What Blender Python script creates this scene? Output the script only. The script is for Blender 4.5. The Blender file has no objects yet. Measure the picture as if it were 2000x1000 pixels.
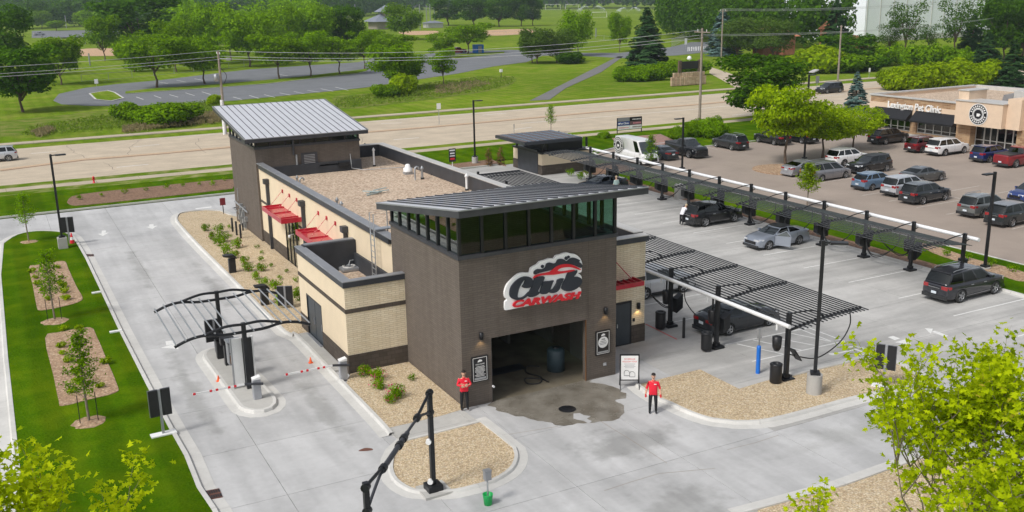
import bpy, bmesh, math, random
import numpy as np
from mathutils import Vector, Matrix
random.seed(7)
S = bpy.context.scene
COL = S.collection
PI = math.pi
# ------------------------------------------------------------------ camera, sky, sun, exposure
cd = bpy.data.cameras.new('camera'); cam = bpy.data.objects.new('camera', cd); COL.objects.link(cam)
cd.sensor_width = 36.0; cd.lens = 34.64; cd.clip_start = 0.5; cd.clip_end = 4000.0
RT = Vector((0.88402, -0.46708, -0.01838)); UP = Vector((0.13585, 0.21909, 0.9662)); FW = Vector((0.44727, 0.85664, -0.25713))
mw = Matrix(((RT.x, UP.x, -FW.x), (RT.y, UP.y, -FW.y), (RT.z, UP.z, -FW.z))).to_4x4()
mw.translation = Vector((-16.224, -35.839, 17.2)); cam.matrix_world = mw
S.camera = cam
W = bpy.data.worlds.new('World'); S.world = W; W.use_nodes = True
wn = W.node_tree.nodes; wl = W.node_tree.links
SUN_EL, SUN_AZ = math.radians(48), math.radians(255)      # azimuth clockwise from +Y
sky = wn.new('ShaderNodeTexSky'); sky.sky_type = 'NISHITA'; sky.sun_disc = False
sky.sun_elevation = SUN_EL; sky.sun_rotation = SUN_AZ; sky.air_density = 1.0; sky.dust_density = 4.0; sky.altitude = 300
hs = wn.new('ShaderNodeHueSaturation'); hs.inputs['Saturation'].default_value = 0.35
bgn = wn['Background']; bgn.inputs['Strength'].default_value = 0.135
wl.new(sky.outputs[0], hs.inputs['Color']); wl.new(hs.outputs[0], bgn.inputs['Color'])
sd = bpy.data.lights.new('sun', 'SUN'); sd.energy = 2.0; sd.angle = math.radians(12); sd.color = (1.0, 0.97, 0.92)
sun = bpy.data.objects.new('sun', sd); COL.objects.link(sun)
sdir = Vector((math.sin(SUN_AZ) * math.cos(SUN_EL), math.cos(SUN_AZ) * math.cos(SUN_EL), math.sin(SUN_EL)))
sun.rotation_euler = sdir.to_track_quat('Z', 'Y').to_euler(); sun.location = (0, 0, 60)
S.view_settings.view_transform = 'Standard'; S.view_settings.look = 'None'
S.view_settings.gamma = 1.0; S.view_settings.use_curve_mapping = False; S.view_settings.exposure = 0.1
S.render.engine = 'CYCLES'; S.render.resolution_x = 1024; S.render.resolution_y = 512
S.cycles.max_bounces = 6; S.cycles.transparent_max_bounces = 24

# ------------------------------------------------------------------ materials
MT = {}
class NB:
    def __init__(s, name):
        m = bpy.data.materials.new(name); m.use_nodes = True; s.m = m; s.n = m.node_tree.nodes; s.l = m.node_tree.links
        s.b = s.n['Principled BSDF']; s.co = None
    def new(s, t): return s.n.new(t)
    def coord(s, kind='Position'):
        if kind == 'Position':
            g = s.new('ShaderNodeNewGeometry'); return g.outputs['Position']
        t = s.new('ShaderNodeTexCoord'); return t.outputs[kind]
    def mapping(s, vec, scale=(1, 1, 1), rot=(0, 0, 0)):
        m = s.new('ShaderNodeMapping'); s.l.new(vec, m.inputs[0]); m.inputs['Scale'].default_value = scale; m.inputs['Rotation'].default_value = rot; return m.outputs[0]
    def noise(s, vec, scale, detail=4, rough=0.55):
        t = s.new('ShaderNodeTexNoise'); t.inputs['Scale'].default_value = scale; t.inputs['Detail'].default_value = detail; t.inputs['Roughness'].default_value = rough
        s.l.new(vec, t.inputs['Vector']); return t.outputs['Fac']
    def ramp(s, fac, stops):
        r = s.new('ShaderNodeValToRGB'); e = r.color_ramp.elements
        while len(e) < len(stops): e.new(0.5)
        for i, (p, c) in enumerate(stops): e[i].position = p; e[i].color = (*c, 1) if len(c) == 3 else c
        s.l.new(fac, r.inputs[0]); return r.outputs[0]
    def mix(s, fac, a, b, mode='MIX'):
        m = s.new('ShaderNodeMix'); m.data_type = 'RGBA'; m.blend_type = mode
        for k, v in ((0, fac), (6, a), (7, b)):
            if isinstance(v, (int, float)): m.inputs[k].default_value = v
            elif isinstance(v, tuple): m.inputs[k].default_value = (*v, 1) if len(v) == 3 else v
            else: s.l.new(v, m.inputs[k])
        return m.outputs[2]
    def bump(s, h, strength=0.3, dist=0.02):
        b = s.new('ShaderNodeBump'); b.inputs['Strength'].default_value = strength; b.inputs['Distance'].default_value = dist
        s.l.new(h, b.inputs['Height']); s.l.new(b.outputs[0], s.b.inputs['Normal'])
    def col(s, c):
        if isinstance(c, tuple): s.b.inputs['Base Color'].default_value = (*c, 1)
        else: s.l.new(c, s.b.inputs['Base Color'])
    def rough(s, r):
        if isinstance(r, (int, float)): s.b.inputs['Roughness'].default_value = r
        else: s.l.new(r, s.b.inputs['Roughness'])

def mul(c, k): return tuple(min(1, x * k) for x in c)
def plain(name, c, rough=0.5, metal=0.0, var=0.12, scale=1.5, coat=0.0, bump=0.0):
    """a surface of one colour with a little grime and unevenness"""
    if name in MT: return MT[name]
    k = NB(name); v = k.coord()
    f = k.noise(v, scale, 5)
    k.col(k.ramp(f, [(0.3, mul(c, 1 - var)), (0.7, mul(c, 1 + var))]))
    k.rough(rough); k.b.inputs['Metallic'].default_value = metal
    k.b.inputs['Coat Weight'].default_value = coat; k.b.inputs['Coat Roughness'].default_value = 0.05
    if bump: k.bump(k.noise(v, 40, 3), bump, 0.01)
    MT[name] = k.m; return k.m

def grass_mat(name, dark, light, dry, s=1.0, stripe=0.0, dryamt=0.5):
    k = NB(name); v = k.coord()
    fine = k.noise(v, 9 * s, 6, 0.7); mid = k.noise(v, 0.55 * s, 4); big = k.noise(v, 0.06 * s, 3)
    c = k.ramp(fine, [(0.3, dark), (0.72, light)])
    c2 = k.mix(k.ramp(mid, [(0.42, (0, 0, 0)), (0.72, (dryamt, dryamt, dryamt))]), c, dry)
    c3 = k.mix(k.ramp(big, [(0.35, (0.75, 0.75, 0.75)), (0.65, (1.15, 1.15, 1.15))]), c2, c2, 'MULTIPLY')
    mm = k.mix(1.0, c2, k.ramp(big, [(0.35, (0.72, 0.78, 0.72)), (0.65, (1, 1, 1))]), 'MULTIPLY')
    if stripe:
        w = k.new('ShaderNodeTexWave'); w.inputs['Scale'].default_value = 0.16; w.inputs['Distortion'].default_value = 0.8; w.inputs['Detail'].default_value = 1
        k.l.new(v, w.inputs['Vector'])
        mm = k.mix(stripe, mm, k.ramp(w.outputs['Fac'], [(0.3, (0.8, 0.8, 0.8)), (0.7, (1, 1, 1))]), 'MULTIPLY')
    k.col(mm); k.rough(0.9); k.b.inputs['Specular IOR Level'].default_value = 0.0
    k.bump(fine, 0.9, 0.05 / s); MT[name] = k.m; return k.m
grass_mat('lawn_grass', (0.034, 0.092, 0.0015), (0.098, 0.20, 0.003), (0.19, 0.25, 0.006), 1.0, 0.9, 0.5)
grass_mat('park_grass', (0.10, 0.185, 0.008), (0.23, 0.34, 0.022), (0.34, 0.34, 0.08), 0.45, 0.55, 0.6)
grass_mat('rough_grass', (0.08, 0.14, 0.012), (0.19, 0.28, 0.03), (0.32, 0.28, 0.11), 0.8, 0, 0.8)
grass_mat('verge_grass', (0.07, 0.14, 0.008), (0.18, 0.27, 0.02), (0.36, 0.33, 0.15), 1.2, 0, 0.9)

def concrete(name, c, lanes=0.0, rough=0.8, vary=True):
    k = NB(name); v = k.coord()
    a = k.noise(v, 0.35, 5, 0.6); b = k.noise(v, 3.0, 6, 0.65); f = k.noise(v, 60, 2)
    base = k.ramp(a, [(0.3, mul(c, 0.84)), (0.7, mul(c, 1.06))])
    c2 = k.mix(0.5, base, k.ramp(b, [(0.3, (0.82, 0.82, 0.81)), (0.68, (1, 1, 1))]), 'MULTIPLY')
    br = k.noise(k.mapping(v, (0.8, 14, 1)), 2.0, 2)
    c2 = k.mix(0.35, c2, k.ramp(br, [(0.35, (0.88, 0.88, 0.88)), (0.65, (1, 1, 1))]), 'MULTIPLY')
    if name == 'drive_concrete':      # rubber and dirt where the cars leave the wash
        for cx, cy, rx, ry, dk in ((4.2, -6.2, 5.4, 3.6, .72), (3.0, -12, 5.0, 5.5, .80), (-5.3, 3, 1.4, 11, .77), (-9.9, 8, 1.3, 16, .77), (-5.4, 24, 1.3, 16, .81), (-8.9, 32, 1.2, 16, .81), (12, -10, 8, 2.5, .87)):
            m_ = k.new('ShaderNodeMapping'); m_.inputs['Location'].default_value = (-cx / rx, -cy / ry, 0); m_.inputs['Scale'].default_value = (1 / rx, 1 / ry, 0); k.l.new(v, m_.inputs[0])
            ln = k.new('ShaderNodeVectorMath'); ln.operation = 'LENGTH'; k.l.new(m_.outputs[0], ln.inputs[0]); ad = k.new('ShaderNodeMath'); ad.operation = 'MULTIPLY_ADD'; ad.inputs[1].default_value = 1.2; k.l.new(k.noise(v, .7, 5, .6), ad.inputs[0]); k.l.new(ln.outputs['Value'], ad.inputs[2])
            c2 = k.mix(1.0, c2, k.ramp(ad.outputs[0], [(0.75, (dk, dk, dk * .985)), (1.0, (1, 1, 1))]), 'MULTIPLY')
    if lanes:
        st = k.noise(k.mapping(v, (0.75, 0.09, 1) if 'drive' in name else (0.10, 0.9, 1)), 1.0, 3)
        c2 = k.mix(lanes, c2, k.ramp(st, [(0.42, (1, 1, 1)), (0.62, (0.66, 0.66, 0.66))]), 'MULTIPLY')
        sp = k.noise(v, 0.9, 7, 0.75)
        c2 = k.mix(0.6, c2, k.ramp(sp, [(0.60, (1, 1, 1)), (0.72, (0.72, 0.71, 0.69))]), 'MULTIPLY')
    if vary:
        oi = k.new('ShaderNodeObjectInfo'); c2 = k.mix(1.0, c2, k.ramp(oi.outputs['Random'], [(0, (0.94, 0.94, 0.94)), (1, (1, 1, 1))]), 'MULTIPLY')
    k.col(c2); k.rough(rough); k.bump(f, 0.15, 0.004); MT[name] = k.m; return k.m
concrete('drive_concrete', (0.575, 0.575, 0.575), 0.5)
concrete('lot_concrete', (0.55, 0.54, 0.52), 0.6)
concrete('kerb_concrete', (0.66, 0.65, 0.62), 0, 0.85)
concrete('walk_concrete', (0.52, 0.51, 0.48), 0, 0.85)
concrete('road_concrete', (0.62, 0.52, 0.39), 0.25, 0.85)
concrete('tan_walk', (0.52, 0.44, 0.33), 0, 0.85)
concrete('base_concrete', (0.45, 0.44, 0.42), 0, 0.85)
plain('joint_dark', (0.10, 0.097, 0.09), 0.95)

def asphalt(name, c):
    k = NB(name); v = k.coord()
    a = k.noise(v, 0.25, 5, 0.6); b = k.noise(v, 14, 5, 0.75)
    c1 = k.ramp(a, [(0.3, mul(c, 0.86)), (0.7, mul(c, 1.08))])
    k.col(k.mix(0.8, c1, k.ramp(b, [(0.3, (0.72, 0.72, 0.72)), (0.7, (1.0, 1.0, 1.0))]), 'MULTIPLY'))
    k.rough(0.9); k.bump(b, 0.3, 0.01); MT[name] = k.m; return k.m
asphalt('pink_asphalt', (0.37, 0.305, 0.255)); asphalt('grey_asphalt', (0.19, 0.20, 0.215)); asphalt('path_asphalt', (0.19, 0.185, 0.185))

def pebbles(name, cols, scale, bump=0.8, clump=0.2):
    k = NB(name); v = k.coord()
    vo = k.new('ShaderNodeTexVoronoi'); vo.inputs['Scale'].default_value = scale; k.l.new(v, vo.inputs['Vector'])
    sep = k.new('ShaderNodeSeparateColor'); k.l.new(vo.outputs['Color'], sep.inputs[0])
    n = len(cols); c = k.ramp(sep.outputs[0], [(i / (n - 1), cc) for i, cc in enumerate(cols)])
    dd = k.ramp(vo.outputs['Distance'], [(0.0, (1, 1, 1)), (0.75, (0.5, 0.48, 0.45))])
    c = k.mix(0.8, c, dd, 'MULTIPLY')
    c = k.mix(clump * 2, c, k.ramp(k.noise(v, 0.7, 4), [(0.35, (0.78, 0.76, 0.74)), (0.65, (1, 1, 1))]), 'MULTIPLY')
    k.col(c); k.rough(0.85); k.bump(vo.outputs['Distance'], -bump if False else bump, 0.03); MT[name] = k.m; return k.m
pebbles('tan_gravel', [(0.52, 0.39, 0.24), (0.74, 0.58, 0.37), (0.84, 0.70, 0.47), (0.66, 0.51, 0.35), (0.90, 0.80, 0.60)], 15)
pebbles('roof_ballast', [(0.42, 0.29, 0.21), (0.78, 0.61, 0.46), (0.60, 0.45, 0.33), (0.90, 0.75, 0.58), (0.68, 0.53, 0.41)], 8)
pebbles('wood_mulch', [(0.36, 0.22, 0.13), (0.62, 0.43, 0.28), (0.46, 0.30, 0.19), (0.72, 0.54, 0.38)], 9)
pebbles('brown_mulch', [(0.20, 0.11, 0.07), (0.36, 0.22, 0.14), (0.30, 0.18, 0.11)], 7)
pebbles('infield_dirt', [(0.72, 0.47, 0.28), (0.80, 0.54, 0.33)], 3)

def brick(name, c1, c2, mortar, bw, bh, ms=0.012, rough=0.85, bump=0.35):
    k = NB(name); v = k.coord(); sx = k.new('ShaderNodeSeparateXYZ'); k.l.new(v, sx.inputs[0])
    ad = k.new('ShaderNodeMath'); ad.operation = 'ADD'; k.l.new(sx.outputs[0], ad.inputs[0]); k.l.new(sx.outputs[1], ad.inputs[1])
    cb = k.new('ShaderNodeCombineXYZ'); k.l.new(ad.outputs[0], cb.inputs[0]); k.l.new(sx.outputs[2], cb.inputs[1])
    t = k.new('ShaderNodeTexBrick'); k.l.new(cb.outputs[0], t.inputs['Vector']); t.inputs['Scale'].default_value = 1
    t.inputs['Brick Width'].default_value = bw; t.inputs['Row Height'].default_value = bh; t.inputs['Mortar Size'].default_value = ms
    t.inputs['Color1'].default_value = (*c1, 1); t.inputs['Color2'].default_value = (*c2, 1); t.inputs['Mortar'].default_value = (*mortar, 1)
    c = k.mix(0.6, t.outputs[0], k.ramp(k.noise(v, 1.2, 5), [(0.3, (0.85, 0.84, 0.83)), (0.7, (1, 1, 1))]), 'MULTIPLY')
    c = k.mix(0.7, c, k.ramp(k.noise(k.mapping(v, (2.2, 2.2, .16)), 1.0, 4), [(0.35, (0.84, 0.83, 0.81)), (0.62, (1, 1, 1))]), 'MULTIPLY')
    zr_ = k.new('ShaderNodeMath'); zr_.operation = 'MULTIPLY_ADD'; zr_.inputs[1].default_value = .5; k.l.new(k.noise(v, 1.5, 5), zr_.inputs[0]); k.l.new(sx.outputs[2], zr_.inputs[2])
    c = k.mix(1.0, c, k.ramp(zr_.outputs[0], [(0.22, (0.80, 0.78, 0.75)), (0.55, (1, 1, 1))]), 'MULTIPLY')
    k.col(c); k.rough(rough); k.b.inputs['Specular IOR Level'].default_value = 0.25; k.bump(t.outputs['Fac'], -bump, 0.01); MT[name] = k.m; return k.m
brick('dark_brick', (0.140, 0.117, 0.100), (0.162, 0.137, 0.116), (0.118, 0.10, 0.087), 0.40, 0.10)
brick('cream_brick', (0.80, 0.69, 0.50), (0.88, 0.79, 0.62), (0.64, 0.54, 0.38), 0.40, 0.10, 0.014)
brick('base_brick', (0.085, 0.070, 0.058), (0.115, 0.095, 0.08), (0.07, 0.06, 0.05), 0.40, 0.20)
brick('clinic_brick', (0.30, 0.17, 0.09), (0.48, 0.32, 0.18), (0.42, 0.35, 0.27), 0.6, 0.16)
brick('stone_blocks', (0.45, 0.32, 0.22), (0.6, 0.45, 0.32), (0.25, 0.2, 0.15), 0.8, 0.3)

plain('cream_render', (0.72, 0.60, 0.43), 0.85, var=0.04, bump=0.15)
plain('clinic_render', (0.68, 0.52, 0.38), 0.85, var=0.05, bump=0.15)
plain('black_metal', (0.018, 0.019, 0.022), 0.4, 0.3, 0.25)
plain('dark_cap', (0.055, 0.06, 0.072), 0.4, 0.4, 0.15)
plain('cap_top', (0.34, 0.35, 0.37), 0.45, 0.5, 0.1)
plain('light_cap', (0.55, 0.54, 0.52), 0.5, 0.2, 0.08)
plain('roof_grey', (0.70, 0.71, 0.75), 0.34, 0.25, 0.05)
plain('seam_dark', (0.045, 0.05, 0.06), 0.45, 0.4, 0.1)
plain('fascia_dark', (0.06, 0.062, 0.072), 0.45, 0.3, 0.15)
plain('membrane', (0.035, 0.038, 0.045), 0.7, 0, 0.2)
plain('red_metal', (0.46, 0.008, 0.03), 0.35, 0.1, 0.1, coat=0.4)
plain('white_paint', (0.80, 0.80, 0.79), 0.5, 0, 0.06)
plain('sign_white', (0.95, 0.95, 0.95), 0.4, 0, 0.02); plain('line_paint', (0.72, 0.72, 0.70), 0.7, 0, 0.12, 6)
plain('worn_paint', (0.50, 0.45, 0.40), 0.8, 0, 0.2, 4)
plain('red_line', (0.55, 0.12, 0.12), 0.7, 0, 0.1)
plain('white_pipe', (0.78, 0.79, 0.80), 0.35, 0, 0.06, coat=0.3)
plain('silver_metal', (0.55, 0.57, 0.60), 0.35, 0.8, 0.12)
plain('galvanised', (0.42, 0.44, 0.46), 0.5, 0.7, 0.12)
plain('grey_plastic', (0.36, 0.37, 0.38), 0.5, 0, 0.1)
plain('blue_plastic', (0.012, 0.16, 0.62), 0.4, 0, 0.08)
plain('green_plastic', (0.01, 0.45, 0.10), 0.4, 0, 0.08)
plain('orange_plastic', (0.85, 0.13, 0.03), 0.5, 0, 0.06)
plain('rust_iron', (0.16, 0.07, 0.05), 0.8, 0.2, 0.3)
plain('brown_metal', (0.20, 0.09, 0.03), 0.45, 0.2, 0.1)
plain('rubber', (0.02, 0.02, 0.02), 0.6, 0, 0.2)
plain('dark_trim', (0.025, 0.026, 0.028), 0.5, 0, 0.2)
plain('utility_wood', (0.26, 0.22, 0.18), 0.9, 0, 0.2, 3)
plain('bark', (0.12, 0.085, 0.06), 0.95, 0, 0.3, 4)
plain('light_bark', (0.22, 0.18, 0.14), 0.95, 0, 0.25, 4)
plain('wire', (0.55, 0.56, 0.58), 0.5, 0.5, 0.05)
plain('skin', (0.62, 0.36, 0.25), 0.6, 0, 0.05)
plain('red_cloth', (0.75, 0.015, 0.04), 0.85, 0, 0.08)
plain('black_cloth', (0.012, 0.013, 0.016), 0.9, 0, 0.2)
plain('navy_cloth', (0.015, 0.02, 0.05), 0.9, 0, 0.2)
plain('white_cloth', (0.75, 0.75, 0.80), 0.85, 0, 0.05)
plain('mint_cloth', (0.45, 0.60, 0.58), 0.85, 0, 0.05)
plain('brown_leather', (0.09, 0.04, 0.025), 0.6, 0, 0.1)
plain('hair_dark', (0.02, 0.013, 0.01), 0.7, 0, 0.1)
plain('hair_blond', (0.55, 0.45, 0.3), 0.7, 0, 0.1)
plain('orange_tiles', (0.42, 0.17, 0.09), 0.9, 0, 0.15)
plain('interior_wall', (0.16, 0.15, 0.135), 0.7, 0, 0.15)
plain('interior_floor', (0.19, 0.165, 0.12), 0.22, 0, 0.3, 0.8)
plain('sign_black', (0.012, 0.012, 0.014), 0.4, 0, 0.1)
plain('sign_blue', (0.02, 0.06, 0.25), 0.4, 0, 0.1)
plain('sign_pink', (0.65, 0.25, 0.28), 0.5, 0, 0.1)
plain('logo_navy', (0.018, 0.024, 0.038), 0.45, 0, 0.1)
plain('logo_red', (0.68, 0.01, 0.025), 0.4, 0, 0.05)
plain('yellow_plastic', (0.7, 0.5, 0.03), 0.5, 0, 0.1)
plain('solar_dark', (0.05, 0.08, 0.13), 0.25, 0.3, 0.2)

def siding(name, c):
    k = NB(name); v = k.coord(); sx = k.new('ShaderNodeSeparateXYZ'); k.l.new(v, sx.inputs[0])
    k.col(c); k.rough(0.5)
    w = k.new('ShaderNodeTexWave'); w.inputs['Scale'].default_value = 0.5; k.l.new(v, w.inputs['Vector']); k.bump(w.outputs['Fac'], 0.4, 0.1); MT[name] = k.m
siding('pale_siding', (0.88, 0.91, 0.97))

def wet(name):
    k = NB(name); v = k.coord()
    a = k.noise(v, 0.9, 5)
    k.col(k.ramp(a, [(0.3, (0.135, 0.12, 0.095)), (0.7, (0.26, 0.24, 0.205))])); k.rough(k.ramp(k.noise(v, 1.6, 4), [(0.4, (0.10, 0.10, 0.10)), (0.65, (0.45, 0.45, 0.45))])); MT[name] = k.m
wet('wet_concrete')

def glass(name, tint, refl=0.35, fres=0.8, rough=0.0):
    m = bpy.data.materials.new(name); m.use_nodes = True; n = m.node_tree.nodes; l = m.node_tree.links
    n.remove(n['Principled BSDF'])
    tr = n.new('ShaderNodeBsdfTransparent'); tr.inputs[0].default_value = (*tint, 1)
    gl = n.new('ShaderNodeBsdfGlossy'); gl.inputs['Roughness'].default_value = rough; gl.inputs[0].default_value = (0.9, 0.95, 0.93, 1)
    fc = n.new('ShaderNodeLayerWeight'); fc.inputs[0].default_value = .5; pw = n.new('ShaderNodeMath'); pw.operation = 'POWER'; pw.inputs[1].default_value = 5; l.new(fc.outputs['Facing'], pw.inputs[0]); lw = n.new('ShaderNodeMath'); lw.operation = 'MULTIPLY_ADD'; lw.inputs[1].default_value = .96; lw.inputs[2].default_value = .04; l.new(pw.outputs[0], lw.inputs[0])
    ma = n.new('ShaderNodeMath'); ma.operation = 'MULTIPLY_ADD'; ma.inputs[1].default_value = fres; ma.inputs[2].default_value = refl; ma.use_clamp = True
    mx = n.new('ShaderNodeMixShader'); l.new(lw.outputs[0], ma.inputs[0]); l.new(ma.outputs[0], mx.inputs[0]); l.new(tr.outputs[0], mx.inputs[1]); l.new(gl.outputs[0], mx.inputs[2])
    l.new(mx.outputs[0], n['Material Output'].inputs[0]); MT[name] = m; return m
glass('tower_glass', (0.30, 0.46, 0.39), -0.08, 2.8); glass('door_glass', (0.10, 0.10, 0.09), 0.10, 1.5)
glass('car_glass_clear', (0.20, 0.26, 0.25), 0.18, 1.2); glass('car_glass_dark', (0.02, 0.022, 0.025), 0.03, 1.0)
glass('shop_glass', (0.06, 0.06, 0.06), 0.06)

def paint(c, metal=0.0):
    nm = 'car_paint_%d_%d_%d' % tuple(int(x * 1000) for x in c)
    if nm in MT: return MT[nm]
    k = NB(nm); k.col(c); k.rough(0.38 if metal else 0.4); k.b.inputs['Specular IOR Level'].default_value = 0.15; k.b.inputs['Metallic'].default_value = metal
    k.b.inputs['Coat Weight'].default_value = 1.0; k.b.inputs['Coat Roughness'].default_value = 0.04; k.b.inputs['Coat IOR'].default_value = 1.6
    MT[nm] = k.m; return k.m
plain('taillight', (0.28, 0.008, 0.012), 0.15, 0, 0.05, coat=1); plain('headlight', (0.7, 0.72, 0.75), 0.1, 0.3, 0.05, coat=1)
plain('alloy', (0.45, 0.46, 0.48), 0.3, 0.8, 0.1); plain('plate', (0.6, 0.66, 0.72), 0.5, 0, 0.05)

def leaf(name, c, c2, trans=0.45, tip=None):
    m = bpy.data.materials.new(name); m.use_nodes = True; n = m.node_tree.nodes; l = m.node_tree.links
    n.remove(n['Principled BSDF'])
    oi = n.new('ShaderNodeObjectInfo'); g = n.new('ShaderNodeNewGeometry')
    tn = n.new('ShaderNodeTexNoise'); tn.inputs['Scale'].default_value = 0.55; tn.inputs['Detail'].default_value = 3; l.new(g.outputs['Position'], tn.inputs['Vector'])
    ad = n.new('ShaderNodeMath'); ad.operation = 'MULTIPLY_ADD'; ad.inputs[1].default_value = 0.55; l.new(g.outputs['Random Per Island'], ad.inputs[0]); 
    mm = n.new('ShaderNodeMath'); mm.operation = 'MULTIPLY_ADD'; mm.inputs[1].default_value = 0.9; mm.inputs[2].default_value = -0.2; l.new(tn.outputs['Fac'], mm.inputs[0]); l.new(mm.outputs[0], ad.inputs[2])
    r = n.new('ShaderNodeValToRGB'); e = r.color_ramp.elements; e[0].position = 0.1; e[0].color = (*c, 1); e[1].position = 0.85; e[1].color = (*c2, 1)
    if tip: e.new(0.97); e[2].color = (*tip, 1); e[1].position = 0.9
    l.new(ad.outputs[0], r.inputs[0])
    hsv = n.new('ShaderNodeHueSaturation'); l.new(r.outputs[0], hsv.inputs['Color'])
    mv = n.new('ShaderNodeMath'); mv.operation = 'MULTIPLY_ADD'; mv.inputs[1].default_value = 0.24; mv.inputs[2].default_value = 0.90; l.new(oi.outputs['Random'], mv.inputs[0]); l.new(mv.outputs[0], hsv.inputs['Value'])
    d = n.new('ShaderNodeBsdfDiffuse'); t = n.new('ShaderNodeBsdfTranslucent'); mx = n.new('ShaderNodeMixShader'); mx.inputs[0].default_value = trans
    l.new(hsv.outputs[0], d.inputs[0]); l.new(hsv.outputs[0], t.inputs[0]); l.new(d.outputs[0], mx.inputs[1]); l.new(t.outputs[0], mx.inputs[2])
    l.new(mx.outputs[0], n['Material Output'].inputs[0]); MT[name] = m; return m
leaf('leaf_green', (0.06, 0.15, 0.002), (0.26, 0.45, 0.006)); leaf('leaf_dark', (0.026, 0.085, 0.004), (0.11, 0.24, 0.010))
leaf('leaf_lime', (0.14, 0.25, 0.003), (0.40, 0.55, 0.008)); leaf('leaf_olive', (0.06, 0.12, 0.014), (0.15, 0.25, 0.035))
leaf('leaf_maple', (0.19, 0.30, 0.004), (0.60, 0.70, 0.010), 0.5, (0.60, 0.48, 0.06)); leaf('leaf_maple_orange', (0.25, 0.36, 0.006), (0.70, 0.78, 0.015), 0.5, (0.95, 0.45, 0.06)); leaf('leaf_deep', (0.03, 0.085, 0.010), (0.11, 0.21, 0.03))
leaf('needle_blue', (0.05, 0.10, 0.09), (0.17, 0.27, 0.25), 0.15); leaf('needle_dark', (0.018, 0.055, 0.018), (0.06, 0.13, 0.04), 0.15)
leaf('needle_brown', (0.13, 0.085, 0.03), (0.28, 0.17, 0.07), 0.2); leaf('grass_blade', (0.11, 0.19, 0.012), (0.25, 0.36, 0.035), 0.4)
leaf('reed_blade', (0.20, 0.19, 0.08), (0.38, 0.30, 0.17), 0.4); leaf('flower_pink', (0.45, 0.03, 0.10), (0.65, 0.10, 0.22), 0.3); leaf('leaf_red', (0.20, 0.05, 0.03), (0.35, 0.12, 0.06), 0.3)

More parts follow.
